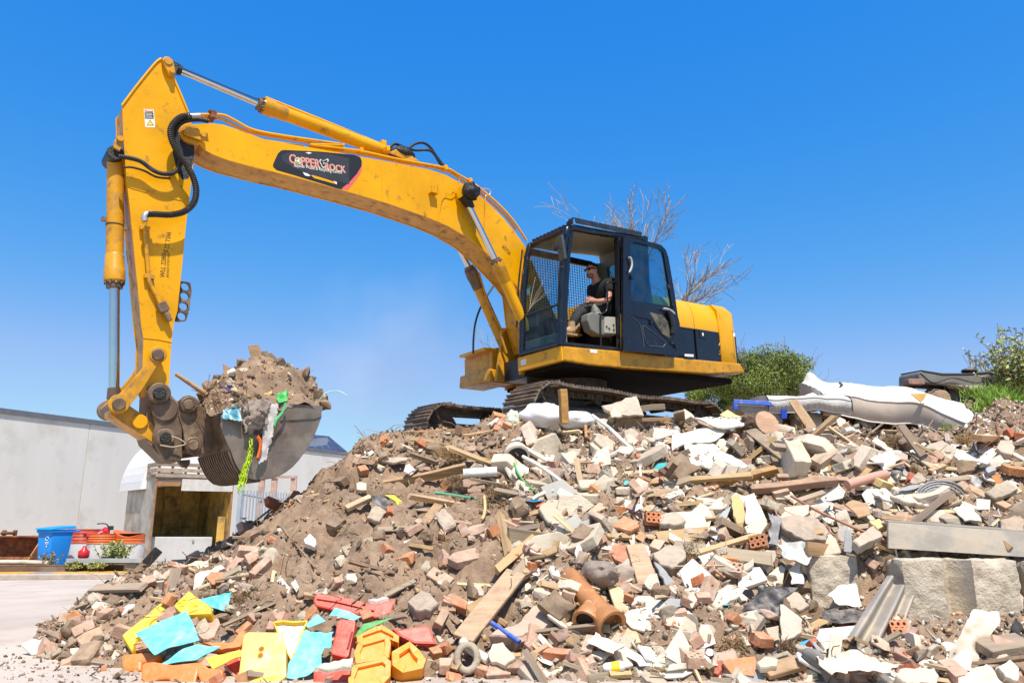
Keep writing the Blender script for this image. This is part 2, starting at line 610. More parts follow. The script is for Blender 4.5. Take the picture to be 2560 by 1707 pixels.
boom_px = cr('c1', (600, 500), (640, 487), (700, 484), (760, 480), (830, 490), (945, 530), (1060, 572), (1300, 608)) + \
 cr('c3', (200, 352), (500, 405), (800, 460), (1100, 513), (1300, 553), (1430, 595), (1560, 665), (1680, 745), (1780, 832), (1870, 925), (1960, 1035), (2040, 1150)) + \
 [(1350, 700), (1392, 800), (1398, 850), (1370, 885), (1330, 875), (1308, 800), (1299, 725)] + \
 cr('c3', (1920, 1375), (1840, 1290), (1740, 1185), (1620, 1082), (1450, 982), (1310, 922), (1000, 812), (640, 707), (310, 617), (0, 540)) + \
 cr('c1', (1100, 760), (905, 707), (850, 692), (770, 662), (715, 632), (690, 602), (640, 588), (602, 575), (586, 540))
BW = .22
bp = pl(boom_px, BW)
bi = inset(bp, .016)
mb = MB()
mb.prism([Vector((p.x, BW - .018, p.z)) for p in bi], (0, -2 * (BW - .018), 0))
boom = xb(mb, 'boom', yellow_dirty, bevel=.004)
for s in (1, -1):
 mb = MB().prism([Vector((p.x, s * BW, p.z)) for p in bp], (0, -s * .018, 0))
 xb(mb, 'side_plate', yellow, boom, bevel=.004)
for a, b in (((945, 495), (950, 792)),):
 A, B = ml(cr('c3', a), BW + .001), ml(cr('c3', b), BW + .001)
 xb(MB().tube([A, B], .004, 6), 'weld_seam', yellow, boom)
br = ml(cr('c3', (1325, 742)), BW)
mb = MB().box(br + Vector((0, .045, 0)), (.11, .09, .014))
mb.box(br + Vector((.045, .085, .045)), (.014, .014, .09)).box(br + Vector((-.05, .085, .06)), (.014, .014, .12))
xb(mb, 'lamp_bracket', yellow, boom)
pin(cr('c1', (640, 540)), .235, -.235, .12, 'boom_tip_boss', yellow_dirty, boom)
mb = MB().prism(pl(cr('c1', (600, 525), (612, 503), (635, 500), (710, 532), (727, 548), (722, 570), (700, 578), (620, 552), (603, 545)), .285), (0, -.03, 0))
xb(mb, 'retainer_plate', yellow_dirty, boom, bevel=.006)
bolt(cr('c1', (626, 526)), .285, .045, boom, yellow_dirty, h=.012)
bolt(cr('c1', (709, 550)), .285, .032, boom, yellow_dirty, h=.03)
c = ml(cr('c3', (1560, 755)), .22)
mb = MB()
mb.tube([c, c + Vector((0, .06, 0))], .145, 24)
xb(mb, 'mount_pad', yellow, boom, smooth=40)
mb = MB()
random.seed(3)
mb.ball(c + Vector((0, .2, 0)), (.135, .13, .125), 20, 14)
for v in mb.v:
 v += (v - c).normalized() * .028 * mnoise.noise(v * 14) * 2
xb(mb, 'greasy_rod_eye', grease, boom, smooth=60)
dec = mat('decal_black', (.016, .016, .018), .4, var=.1, bump=0)
dec2 = mat('decal_charcoal', (.042, .042, .048), .42, var=.12, bump=0, dirt=(.1, .1, .1), dirt_amt=.1, ds=9)
dec3 = mat('decal_red', (.72, .12, .10), .45, var=.05, bump=0)
dec4 = mat('lettering_orange_red', (.80, .17, .085), .45, var=.03, bump=0)
dec5 = mat('lettering_green', (.05, .33, .10), .45, var=.03, bump=0)
ink = mat('black_ink', (.02, .017, .012), .6, var=.1, bump=0)
def decal(pts, lift, name, m, parent, y=BW):
 p = pl(pts, y + lift)
 return xb(MB().prism(p, (0, -.0008, 0)), name, m, parent)
d0 = decal(cr('c3', (190, 412), (215, 408), (480, 420), (740, 445), (785, 462), (798, 492), (795, 560), (775, 600), (650, 706), (610, 697), (300, 602), (155, 560), (128, 535), (128, 515), (165, 435)), .0012, 'decal', dec, boom)
decal(cr('c3', (797, 528), (795, 565), (778, 600), (693, 712), (645, 700), (700, 655), (760, 590)), .0022, 'decal_stripe', dec3, boom)
decal(cr('c3', (415, 600), (425, 595), (600, 650), (612, 668), (440, 620)), .0026, 'decal_stripe', yellow, boom)
decal(cr('c3', (185, 455), (215, 432), (300, 420), (480, 428), (560, 440), (700, 470), (703, 668), (560, 632), (400, 590), (280, 545), (200, 490)), .0034, 'decal_panel', dec2, boom)
decal(cr('c3', (372, 428), (400, 424), (422, 431), (400, 438)), .0045, 'torn_patch', white_paint, boom)
decal(cr('c3', (352, 575), (385, 585), (412, 600), (395, 606), (370, 600)), .0045, 'torn_patch', white_paint, boom)
decal(cr('c3', (585, 640), (612, 652), (606, 668)), .0045, 'torn_patch', white_paint, boom)
def text(txt, p0, p1, y, name, m, parent, vs=1.0, lift=.004, flipz=False, plane=None, extr=.0004, shear=0):
 cu = bpy.data.curves.new('t', 'FONT')
 cu.body = txt
 cu.size = 1
 cu.extrude = 0
 cu.shear = shear
 cu.resolution_u = 3
 to = bpy.data.objects.new('t', cu)
 COL.objects.link(to)
 bpy.context.view_layer.update()
 tm = bpy.data.meshes.new_from_object(to.evaluated_get(bpy.context.evaluated_depsgraph_get()))
 bpy.data.objects.remove(to)
 bpy.data.curves.remove(cu)
 xs_ = [v.co.x for v in tm.vertices]
 w = max(xs_) - min(xs_)
 if plane:
  A, B = p0, p1
  nrm = plane
 else:
  A, B = ml(p0, y + lift), ml(p1, y + lift)
  nrm = Vector((0, 1, 0))
 X = (B - A)
 s = X.length / w
 X = X.normalized()
 Y = nrm.cross(X)
 for v in tm.vertices:
  v.co = A + X * (v.co.x - min(xs_)) * s + Y * v.co.y * s * vs
 tm.name = name
 tm.materials.clear()
 tm.materials.append(m)
 o = bpy.data.objects.new(name, tm)
 COL.objects.link(o)
 o.parent = parent
 if plane:
  tm.transform(WORLD[parent.name].inverted())
 WORLD[o.name] = WORLD[parent.name]
 return o
ow = mat('lettering_outline', (.82, .78, .66), .5, var=.03, bump=0)
for off, mm, lf in (((0, 0), ow, .0046),):
 for kk, (dx, dy) in enumerate(((1.5, 1.5), (-1.5, 1.5), (1.5, -1.5), (-1.5, -1.5))):
  text('C', cr('c3', (250 + dx, 500 + dy)), cr('c3', (294 + dx, 512 + dy)), BW, 'lettering_edge', mm, boom, 1.35, lf + .0004 * kk)
  text('PPER', cr('c3', (344 + dx, 524 + dy)), cr('c3', (482 + dx, 545 + dy)), BW, 'lettering_edge', mm, boom, 1.35, lf + .0004 * kk)
  text('ROCK', cr('c3', (524 + dx, 556 + dy)), cr('c3', (676 + dx, 580 + dy)), BW, 'lettering_edge', mm, boom, 1.25, lf + .0004 * kk)
text('C', cr('c3', (250, 500)), cr('c3', (294, 512)), BW, 'lettering', dec4, boom, 1.35, .0066)
text('PPER', cr('c3', (344, 524)), cr('c3', (482, 545)), BW, 'lettering', dec4, boom, 1.35, .0066)
text('ROCK', cr('c3', (524, 556)), cr('c3', (676, 580)), BW, 'lettering', dec4, boom, 1.25, .0066)
text('Bayside Waste & Recycling Centre', cr('c3', (288, 533)), cr('c3', (648, 588)), BW, 'lettering', ow, boom, 1.5, .0070, shear=.15)
oc = ml(cr('c3', (319, 490)), BW + .0066)
rr = .042
mb = MB()
mb.tube([oc, oc + Vector((0, .0006, 0))], rr * 1.18, 24)
xb(mb, 'lettering', dec4, boom)
mb = MB()
mb.tube([oc + Vector((0, .001, 0)), oc + Vector((0, .0016, 0))], rr * .98, 24)
xb(mb, 'lettering_edge', ow, boom)
for k in range(3):
 pts = []
 a0 = k * 2 * math.pi / 3
 for t in range(6):
  a = a0 + t / 5 * 1.35
  pts.append(oc + Vector((math.cos(a) * rr * .85, .0024, math.sin(a) * rr * .85)))
 a = a0 + 1.75
 tipp = [oc + Vector((math.cos(a0 + 1.35) * rr * 1.02, .0024, math.sin(a0 + 1.35) * rr * 1.02)),
   oc + Vector((math.cos(a) * rr * .62, .0024, math.sin(a) * rr * .62)),
   oc + Vector((math.cos(a0 + 1.35) * rr * .25, .0024, math.sin(a0 + 1.35) * rr * .25))]
 inn = []
 for t in range(5, -1, -1):
  a = a0 + t / 5 * 1.35
  inn.append(oc + Vector((math.cos(a) * rr * .42, .0024, math.sin(a) * rr * .42)))
 xb(MB().prism(pts + tipp + inn, (0, .0006, 0)), 'recycling_arrow', dec5, boom)
bull = [(478, 492), (482, 478), (492, 480), (503, 490), (520, 483), (533, 476), (541, 474), (549, 484), (542, 499), (528, 503), (530, 512), (524, 530), (512, 545), (499, 538), (494, 522), (486, 512)]
decal(cr('c3', *bull), .0050, 'bull_emblem', ow, boom)
cxm, cym = 511, 505
decal(cr('c3', *[(cxm + (x - cxm) * .8, cym + (y - cym) * .8) for x, y in bull]), .0058, 'bull_emblem', dec2, boom)
decal(cr('c3', (505, 505), (515, 502), (517, 510), (508, 512)), .0068, 'bull_emblem', ow, boom)
text('60758', cr('c3', (1853, 1142)), cr('c3', (1908, 1202)), BW, 'serial_number', ink, boom, 1.35, .002)
p1 = [ml(q, .16) for q in cr('c1', (640, 436), (690, 432), (760, 432), (830, 436), (900, 470), (1000, 520), (1180, 555), (1522, 606)) + cr('c3', (400, 368), (760, 413), (1100, 484), (1420, 543), (1520, 592), (1640, 662), (1760, 758), (1860, 850), (1950, 955), (2040, 1092))]
xb(MB().tube(spline(p1, 5), .019, 8), 'hydraulic_pipe', yellow, boom, smooth=60)
p2 = [ml(q, .12) for q in cr('c1', (690, 452), (770, 450), (830, 462), (960, 526), (1180, 570), (1522, 625)) + cr('c3', (400, 385), (800, 440), (1100, 500), (1420, 560), (1560, 645), (1680, 725), (1790, 820), (1880, 905), (1960, 1010))]
xb(MB().tube(spline(p2, 5), .019, 8), 'hydraulic_pipe', yellow, boom, smooth=60)
for q in ((985, 405), (1420, 548), (1605, 645), (785, 418)):
 c = ml(cr('c3', q), .14)
 xb(MB().box(c, (.05, .12, .07)), 'pipe_clamp', yellow, boom, bevel=.006)
c = ml(cr('c1', (760, 442)), .15)
xb(MB().box(c, (.06, .14, .09)).box(c + Vector((0, .02, .05)), (.09, .05, .03)), 'pipe_clamp', rust, boom, bevel=.006)
hz = [ml(q, .05) for q in cr('c3', (960, 395), (1000, 395), (1045, 362), (1120, 388), (1200, 410), (1300, 410), (1345, 440), (1385, 505), (1440, 565))]
xb(MB().tube(spline(hz, 6), .02, 8), 'hydraulic_hose', rubber, boom, smooth=60)
hz = [ml(q, .0) for q in cr('c3', (1150, 395), (1200, 362), (1260, 355), (1310, 385), (1350, 440), (1400, 510), (1460, 570))]
xb(MB().tube(spline(hz, 6), .02, 8), 'hydraulic_hose', rubber, boom, smooth=60)
for path in (((1535, 620), (1528, 690), (1480, 745), (1420, 740), (1390, 830), (1375, 945)), ((1630, 725), (1700, 700), (1765, 710), (1760, 745), (1730, 760), (1728, 900), (1715, 1000)), ((1480, 700), (1540, 680), (1590, 700))):
 hz = [ml(q, .25) for q in cr('c3', *path)]
 xb(MB().tube(spline(hz, 6), .006, 5), 'grease_line', yellow, boom, smooth=60)
stick_px = cr('c1', (468, 108), (515, 150), (548, 235), (592, 338), (622, 418), (640, 470), (655, 560), (658, 650), (650, 760), (628, 940), (612, 1060), (590, 1290), (562, 1560)) + \
 cr('c2', (655, 310), (642, 430), (632, 560), (622, 745), (600, 830), (540, 850), (480, 820), (447, 720), (440, 600), (445, 410), (430, 330), (400, 0)) + \
 cr('c1', (330, 1400), (290, 1000), (265, 760), (250, 560), (243, 378), (330, 265), (430, 135))
SW = .19
sp = pl(stick_px, SW)
si = inset(sp, .018)
mb = MB().prism([Vector((p.x, SW - .02, p.z)) for p in si], (0, -2 * (SW - .02), 0))
stick = xb(mb, 'stick', yellow_dirty, bevel=.004)
for s in (1, -1):
 mb = MB().prism([Vector((p.x, s * SW, p.z)) for p in sp], (0, -s * .02, 0))
 xb(mb, 'side_plate', yellow, stick, bevel=.004)
for seq in (((243, 378), (330, 262), (430, 140), (468, 108)), ((500, 140), (546, 235), (590, 336), (624, 420))):
 pts = [ml(q, SW + .004) for q in cr('c1', *seq)]
 xb(MB().tube(spline(pts, 5), .014, 8), 'edge_rim', yellow, stick, smooth=60)
xb(MB().tube([ml(q, SW + .002) for q in cr('c1', (290, 852), (480, 905), (640, 935))], .006, 6), 'weld_seam', yellow, stick)
xb(MB().tube([ml(q, SW + .002) for q in cr('c2', (445, 405), (545, 415), (640, 435))], .006, 6), 'weld_seam', yellow, stick)
plate(cr('c1', (475, 110), (490, 95), (515, 98), (538, 120), (552, 190), (545, 203), (518, 205), (490, 150)), .26, .19, 'head_lug', yellow_dirty, stick, .008)
bolt(cr('c1', (508, 125)), .26, .045, stick, yellow_dirty, 'pin_cap', .014)
bolt(cr('c1', (530, 184)), .26, .03, stick, yellow_dirty, 'bolt', .03)
pin(cr('c1', (520, 150)), .19, -.24, .09, 'head_pin', grease, stick)
mb = MB().prism(pl(cr('c1', (592, 500), (640, 560), (660, 620), (655, 700), (625, 800), (590, 806), (560, 760), (535, 650), (545, 560)), SW + .0015), (0, -.001, 0))
xb(mb, 'black_patch', grease, stick)  # flat black patch on the stick's side near the boom pin
plate(cr('c1', (368, 400), (425, 402), (433, 505), (377, 502)), SW + .0012, SW, 'warning_label', white_paint, stick, 0)
plate(cr('c1', (372, 417), (423, 419), (425, 456), (375, 455)), SW + .0022, SW + .001, 'warning_label', ink, stick, 0)
plate(cr('c1', (372, 403), (422, 405), (423, 416), (372, 414)), SW + .0022, SW + .001, 'warning_label', dec3, stick, 0)
plate(cr('c1', (404, 459), (427, 494), (383, 494)), SW + .0022, SW + .001, 'warning_triangle', ink, stick, 0)
plate(cr('c1', (404, 465), (421, 491), (388, 491)), SW + .003, SW + .002, 'warning_triangle', mat('label_yellow', (.8, .62, .03), .5, bump=0, var=.03), stick, 0)
for k in range(4):
 A, B = ml(cr('c1', (377, 424 + k * 8)), SW + .003), ml(cr('c1', (414 + k % 2 * 5, 426 + k * 8)), SW + .003)
 xb(MB().tube([A, B], .0035, 4), 'label_line', white_paint, stick)
xb(MB().tube([ml(cr('c1', (384, 409)), SW + .003), ml(cr('c1', (416, 410)), SW + .003)], .006, 4), 'label_line', white_paint, stick)
text('WLL 2280kg', cr('c1', (488, 1370)), cr('c1', (500, 1210)), SW, 'lettering', ink, stick, 1.15, .002)
text('WLL 22', cr('c1', (500, 1103)), cr('c1', (487, 1200)), SW, 'lettering', ink, stick, 1.15, .002)
text('WITHOUT ATTACHMENT', cr('c1', (512, 1368)), cr('c1', (518, 1222)), SW, 'lettering', ink, stick, 1.4, .002)
pp = [ml(q, .235) for q in cr('c1', (372, 1025), (375, 1080), (383, 1200), (393, 1330), (403, 1400), (440, 1470), (470, 1540))]
xb(MB().tube(spline(pp, 6), .022, 8), 'hydraulic_pipe', yellow_dirty, stick, smooth=60)
for q in ((372, 1085), (398, 1365)):
 xb(MB().box(ml(cr('c1', q), .22), (.10, .06, .05)), 'pipe_clamp', yellow_dirty, stick, bevel=.006)
c = ml(cr('c2', (580, 190)), .25)
mb = MB().box(c, (.10, .07, .10), Matrix.Rotation(.5, 3, 'Y'))
e = ml(cr('c2', (630, 288)), .25)
mb.tube([c, c + (e - c) * .5, c + (e - c) * .52, e], [.03, .03, .036, .03], 10)
xb(mb, 'valve', brown_steel, stick, bevel=.004)
def corrug(path, r, amp, pitch, name, m, parent):
 s = spline(path, 12)
 L = 0
 pts, rs = [s[0]], [r]
 seg = pitch / 2
 acc = 0
 big = True
 for a, b in zip(s, s[1:]):
  d = (b - a).length
  while acc + d >= seg:
   t = (seg - acc) / d
   a = a.lerp(b, t)
   d = (b - a).length
   acc = 0
   big = not big
   pts.append(a.copy())
   rs.append(r + (amp if big else -amp))
  acc += d
 return xb(MB().tube(pts, rs, 8), name, m, parent)
ph = [ml(q, .36) for q in cr('c1', (640, 440), (590, 442), (545, 475), (522, 520), (530, 580), (570, 660), (620, 730), (655, 800), (670, 870), (655, 940), (600, 990), (520, 1008), (440, 1005), (390, 1005))]
corrug(ph, .034, .004, .022, 'corrugated_hose', rubber, stick)
ph = [ml(q, .30) for q in cr('c1', (740, 470), (690, 460), (620, 465), (570, 490), (550, 540), (565, 600), (585, 660), (575, 720), (540, 765), (480, 772), (420, 750), (350, 700), (280, 680), (220, 672))]
corrug(ph, .026, .002, .02, 'hydraulic_hose', rubber, stick)
ph = [ml(q, .28) for q in cr('c1', (520, 800), (440, 790), (370, 755), (300, 735), (255, 735))]
xb(MB().tube(spline(ph, 8), .012, 6), 'hydraulic_hose', rubber, stick, smooth=60)
el = [ml(q, .34) for q in cr('c1', (420, 1003), (385, 1005), (372, 1020), (374, 1045))]
xb(MB().tube(spline(el, 5), .034, 10), 'pipe_elbow', mat('zinc', (.5, .49, .46), .4, .7, bump=.05), stick, smooth=60)
el = [ml(q, .36) for q in cr('c1', (620, 440), (690, 437))]
xb(MB().tube(el, .03, 10), 'hose_fitting', MATS['zinc'], stick, smooth=60)
LA = pl(cr('c2', (700, 12), (690, 80), (682, 150), (674, 222), (668, 292)), 0)
LB = pl(cr('c2', (768, 22), (778, 80), (768, 150), (760, 222), (738, 286)), 0)
mb = MB()
for k in range(4):
 q = [LA[k], LB[k], LB[k + 1], LA[k + 1]]
 c = sum(q, Vector()) / 4
 rim, hol = [], []
 for t in range(24):
  a = 2 * math.pi * t / 24
  d = Vector((math.cos(a), 0, math.sin(a)))
  best = 9
  for i in range(4):
   A, B = q[i] - c, q[(i + 1) % 4] - c
   E_ = B - A
   den = d.x * E_.z - d.z * E_.x
   if abs(den) < 1e-9:
    continue
   u = (A.x * E_.z - A.z * E_.x) / den
   w = (A.x * d.z - A.z * d.x) / den
   if u > 0 and -.001 <= w <= 1.001:
    best = min(best, u)
  rim.append(c + d * best)
  hol.append(c + d * .048)
 for y in (.03, -.03):
  for t in range(24):
   s_ = (t + 1) % 24
   o = Vector((0, y, 0))
   mb.add([rim[t] + o, rim[s_] + o, hol[s_] + o, hol[t] + o], [(0, 1, 2, 3)])
 o = Vector((0, .03, 0))
 for t in range(24):
  s_ = (t + 1) % 24
  mb.add([hol[t] + o, hol[s_] + o, hol[s_] - o, hol[t] - o], [(0, 1, 2, 3)])
  mb.add([rim[t] + o, rim[s_] + o, rim[s_] - o, rim[t] - o], [(0, 1, 2, 3)])
xb(mb, 'lifting_plate', brown_steel, stick)
def cylinder(name, rod_end, gland, base, y, rr_, rb, tail=True, barrel=yellow, head=yellow_dirty):
 A, G, B = ml(rod_end, y), ml(gland, y), ml(base, y)
 d = (B - G).normalized()
 mb = MB().tube([G + d * .12, B], rb, 20)
 c = xb(mb, name, barrel, smooth=40)
 mb = MB().tube([G, G + d * .02, G + d * .02, G + d * .14, G + d * .16, G + d * .30, G + d * .32], [rb * 1.0, rb * 1.08, rb * 1.22, rb * 1.24, rb * 1.12, rb * 1.1, rb], 20)
 xb(mb, 'gland', head, c, smooth=40)
 mb = MB().tube([G - d * .06, G + d * .005], rb * .95, 16)
 xb(mb, 'seal_collar', brown_steel, c, smooth=40)
 for k in range(10):
  a = 2 * math.pi * k / 10
  side = Vector((0, 1, 0))
  up = d.cross(side)
  q = G - d * .02 + (side * math.cos(a) + up * math.sin(a)) * rb * 1.05
  xb(MB().tube([q, q + d * .03], .012, 6), 'bolt', brown_steel, c)
 xb(MB().tube([A, G + d * .05], rr_, 20), 'rod', chrome, c, smooth=40)
 return c
sc_ = cylinder('stick_cylinder', cr('c1', (520, 150)), cr('c1', (1050, 378)), cr('c3', (985, 425)), 0, .042, .088)
xb(MB().tube([ml(cr('c3', (70, 12)), .02), ml(cr('c3', (560, 208)), .02), ml(cr('c3', (960, 372)), .02)], .018, 8), 'hydraulic_pipe', yellow, sc_, smooth=50)
xb(MB().box(ml(cr('c3', (955, 378)), .02), (.07, .1, .14)), 'clamp', yellow, sc_, bevel=.008)
mb = MB().ball(ml(cr('c3', (1090, 445)), 0), (.22, .17, .09), 20, 12)
for v in mb.v:
 v += Vector((0, 0, 1)) * .03 * mnoise.noise(v * 12)
xb(mb, 'greasy_pivot', grease, sc_, smooth=60)
plate(cr('c3', (1000, 425), (1060, 400), (1160, 440), (1235, 495), (1150, 490)), .13, .1, 'pivot_bracket', yellow_dirty, sc_, .01)
xb(MB().tube([ml(cr('c1', (575, 160)), .05), ml(cr('c1', (1045, 350)), .05)], .004, 5), 'cable', rubber, sc_)
xb(MB().tube([ml(cr('c1', (548, 165)), 0), ml(cr('c1', (585, 180)), 0)], [.075, .06], 16), 'rod_eye', grease, sc_, smooth=40)
bc = cylinder('bucket_cylinder', cr('c2', (238, 800)), cr('c1', (199, 1400)), cr('c1', (205, 690)), 0, .053, .088, barrel=yellow_dirty)
xb(MB().tube([ml(cr('c2', (238, 755)), 0), ml(cr('c2', (240, 830)), 0)], [.062, .075], 16), 'rod_eye', brown_steel, bc, smooth=40)
pin(cr('c1', (205, 650)), .16, -.16, .085, 'base_pin', grease, bc)
plate(cr('c1', (195, 585), (215, 555), (245, 560), (250, 600), (230, 640), (195, 620)), .2, .16, 'base_lug', yellow_dirty, bc, .008)
bolt(cr('c1', (230, 572)), .2, .035, bc, yellow_dirty, 'bolt', .03)
c = ml(cr('c1', (200, 1070)), 0)
xb(MB().tube([c + Vector((0, 0, -.006)), c + Vector((0, 0, .006))], .092, 20), 'cable_tie', rubber, bc)
xb(MB().box(c + Vector((.11, .0, .05)), (.05, .03, .05)), 'clip', brown_steel, bc)
xb(MB().box(c + Vector((-.1, .02, -.01)), (.03, .03, .06)), 'clip', brown_steel, bc)
BCY = .33
nb_ = cylinder('boom_cylinder', cr('c3', (1580, 780)), cr('c3', (1815, 1255)), cr('c4', (420, 965)), BCY, .046, .080, barrel=yellow)
fb_ = cylinder('boom_cylinder', cr('c3', (1500, 1080)), cr('c3', (1615, 1312)), cr('c4', (345, 1190)), -.43, .046, .080, barrel=yellow_dirty, head=brown_steel)
xb(MB().tube([ml(cr('c3', (1565, 750)), BCY), ml(cr('c3', (1625, 850)), BCY)], [.10, .055], 14), 'greasy_rod_end', grease, nb_, smooth=50)
pts = [ml(q, BCY) for q in cr('c3', (1868, 1255), (1885, 1300), (1935, 1420), (1960, 1480))]
xb(MB().tube(spline(pts, 4), .016, 6), 'hydraulic_pipe', yellow, nb_, smooth=50)
pts = [ml(q, -BCY) for q in cr('c4', (135, 620), (165, 720), (190, 800), (270, 960))]
xb(MB().tube(spline(pts, 4), .016, 6), 'hydraulic_pipe', yellow_dirty, fb_, smooth=50)
pts = [ml(q, -.7) for q in cr('c4', (230, 690), (160, 800), (120, 900), (105, 1000), (102, 1100))]
xb(MB().tube(spline(pts, 6), .016, 6), 'loose_hose', rubber, fb_, smooth=50)
for k in range(3):
 pts = [ml(q, -.2 - .08 * k) for q in cr('c4', (345 - k * 22, 1010), (325 - k * 22, 960), (285 - k * 12, 965), (270 - k * 2, 1000), (300, 1100))]
 xb(MB().tube(spline(pts, 5), .02, 8), 'hydraulic_pipe', yellow_dirty, fb_, smooth=50)
lk = plate(cr('c2', (505, 500), (520, 482), (548, 474), (578, 484), (592, 515), (585, 556), (545, 592), (440, 760), (345, 885), (320, 905), (285, 918), (250, 912), (222, 885), (222, 845), (330, 745), (450, 600)), .30, .25, 'idler_link', yellow_dirty, None, .006)
pin(cr('c2', (548, 520)), .335, -.34, .062, 'pin', brown_steel, lk)
pin(cr('c2', (548, 520)), .315, .29, .088, 'pin_collar', yellow_dirty, lk)
pin(cr('c2', (275, 866)), .345, -.34, .064, 'pin', brown_steel, lk)
pin(cr('c2', (275, 866)), .32, .29, .10, 'pin_collar', yellow_dirty, lk)
lk2 = plate([(x, y) for x, y in cr('c2', (505, 500), (548, 474), (592, 515), (545, 592), (440, 760), (345, 885), (285, 918), (222, 885), (222, 845), (330, 745), (450, 600))], .30, .25, 'idler_link', yellow_dirty, None, .006)
lk2.location = (0, -.55, 0)
for q, r_ in (((275, 866), .115), ((548, 520), .09)):
 pin(cr('c2', q), -.24, -.36, r_, 'pin_collar', brown_steel, lk2)
p = pl(cr('c2', (300, 858), (330, 866), (460, 955), (527, 1025), (545, 1100), (590, 1140), (530, 1150), (215, 945), (212, 900), (250, 850)), .17)
bl = xb(MB().prism([Vector((v.x, .17, v.z)) for v in p], (0, -.34, 0)), 'bucket_link', yellow_dirty, bevel=.008)
pin(cr('c2', (423, 990)), .20, .16, .075, 'pin', yellow, bl)
cp = plate(cr('c2', (478, 745), (545, 722), (612, 752), (642, 805), (690, 862), (715, 1000), (717, 1240), (700, 1270), (600, 1266), (540, 1172), (513, 1095), (530, 1010), (508, 900), (474, 830)), .25, .17, 'quick_coupler', brown_steel, None, .012)
plate(cr('c2', (478, 745), (545, 722), (612, 752), (642, 805), (690, 862), (715, 1000), (717, 1240), (700, 1270), (600, 1266), (470, 1140), (450, 1080), (470, 900), (474, 830)), .16, -.25, 'coupler_body', brown_steel, cp, .012)
pin(cr('c2', (560, 790)), .33, .24, .11, 'pin_collar', brown_steel, cp)
pin(cr('c2', (560, 790)), .365, -.3, .065, 'pin', grease, cp)
pin(cr('c2', (595, 900)), .275, .24, .13, 'wear_pad', brown_steel, cp)
pin(cr('c2', (600, 1100)), .31, .24, .092, 'pin_collar', brown_steel, cp)
pin(cr('c2', (602, 1102)), .335, .30, .058, 'pin', grease, cp)
plate(cr('c2', (685, 1262), (772, 1255), (772, 1285), (755, 1308), (725, 1312), (705, 1295)), .05, -.03, 'hook_lug', brown_steel, cp, .01)
cb = [ml(q, .34) for q in cr('c2', (640, 1095), (690, 1110), (740, 1145), (690, 1162), (640, 1168), (560, 1155))]
xb(MB().tube(spline(cb, 5), .008, 6), 'wire_loop', mat('dusty_wire', (.42, .33, .24), .7, bump=.1), cp, smooth=60)
bk_px = cr('c2', (1000, 885), (982, 1015), (1015, 1105), (1055, 1190), (1075, 1250), (1105, 1310), (1135, 1355), (1170, 1385), (1215, 1397), (1270, 1398), (1330, 1390), (1390, 1374), (1440, 1346), (1490, 1308), (1535, 1258), (1575, 1202), (1610, 1145), (1645, 1080), (1672, 1015), (1692, 955), (1690, 880))
BKW = .60
bk = pl(bk_px, BKW)
bucket = xb(MB().prism([Vector((p.x, BKW, p.z)) for p in bk], (0, -.03, 0)), 'bucket', bright_steel, bevel=.006)
xb(MB().prism([Vector((p.x, -BKW, p.z)) for p in bk], (0, .03, 0)), 'side_plate', bright_steel, bucket, bevel=.006)
mb = MB()
inn = inset(bk, .03)
for i in range(len(bk) - 1):
 q = [bk[i], bk[i + 1], inn[i + 1], inn[i]]
 q = [Vector((v.x, BKW - .03, v.z)) for v in q]
 mb.prism(q, (0, -2 * BKW + .06, 0))
xb(mb, 'shell', brown_steel, bucket)
plate(cr('c2', (1470, 862), (1690, 880), (1692, 955), (1640, 972), (1400, 985)), .615, .595, 'side_cutter', bright_steel, bucket, .005)
for k in range(15):
 y = -.56 + k * 1.12 / 14
 seq = bk[3:10]
 pts = []
 mb = MB()
 for i in range(len(seq)):
  a, b = seq[max(0, i - 1)], seq[min(len(seq) - 1, i + 1)]
  t = (b - a).normalized()
  nrm = Vector((-t.z, 0, t.x))
  if nrm.dot(seq[i] - Vector((sum(v.x for v in bk) / len(bk), 0, sum(v.z for v in bk) / len(bk)))) < 0:
   nrm = -nrm
  pts.append((seq[i], nrm))
 rows = []
 for p, nrm in pts:
  p = Vector((p.x, y, p.z))
  w = Vector((0, .012, 0))
  rows.append([p - w, p - w + nrm * .022, p + w + nrm * .022, p + w])
 for a, b in zip(rows, rows[1:]):
  mb.loft(a, b, caps=False)
 xb(mb, 'wear_rib', brown_steel, bucket)
er = plate(cr('c2', (700, 838), (730, 812), (765, 803), (810, 820), (850, 880), (960, 960), (985, 1015), (1050, 1190), (835, 1222), (800, 1226), (745, 1205), (722, 1050), (690, 950)), .27, .20, 'ear', brown_steel, bucket, .012)
e2 = plate(cr('c2', (700, 838), (730, 812), (765, 803), (810, 820), (850, 880), (960, 960), (985, 1015), (1050, 1190), (835, 1222), (800, 1226), (745, 1205), (722, 1050), (690, 950)), .27, .20, 'ear', brown_steel, bucket, .012)
e2.location = (0, -.47, 0)
for q in ((765, 872), (797, 1155)):
 pin(cr('c2', q), .33, .26, .088, 'pin_collar', brown_steel, bucket)
 pin(cr('c2', q), .35, -.3, .055, 'pin', brown_steel, bucket)
xb(MB().prism(pl(cr('c2', (860, 930), (1000, 885), (985, 1010), (1055, 1188), (900, 1215)), .25), (0, -.52, 0)), 'back_plate', brown_steel, bucket, bevel=.01)
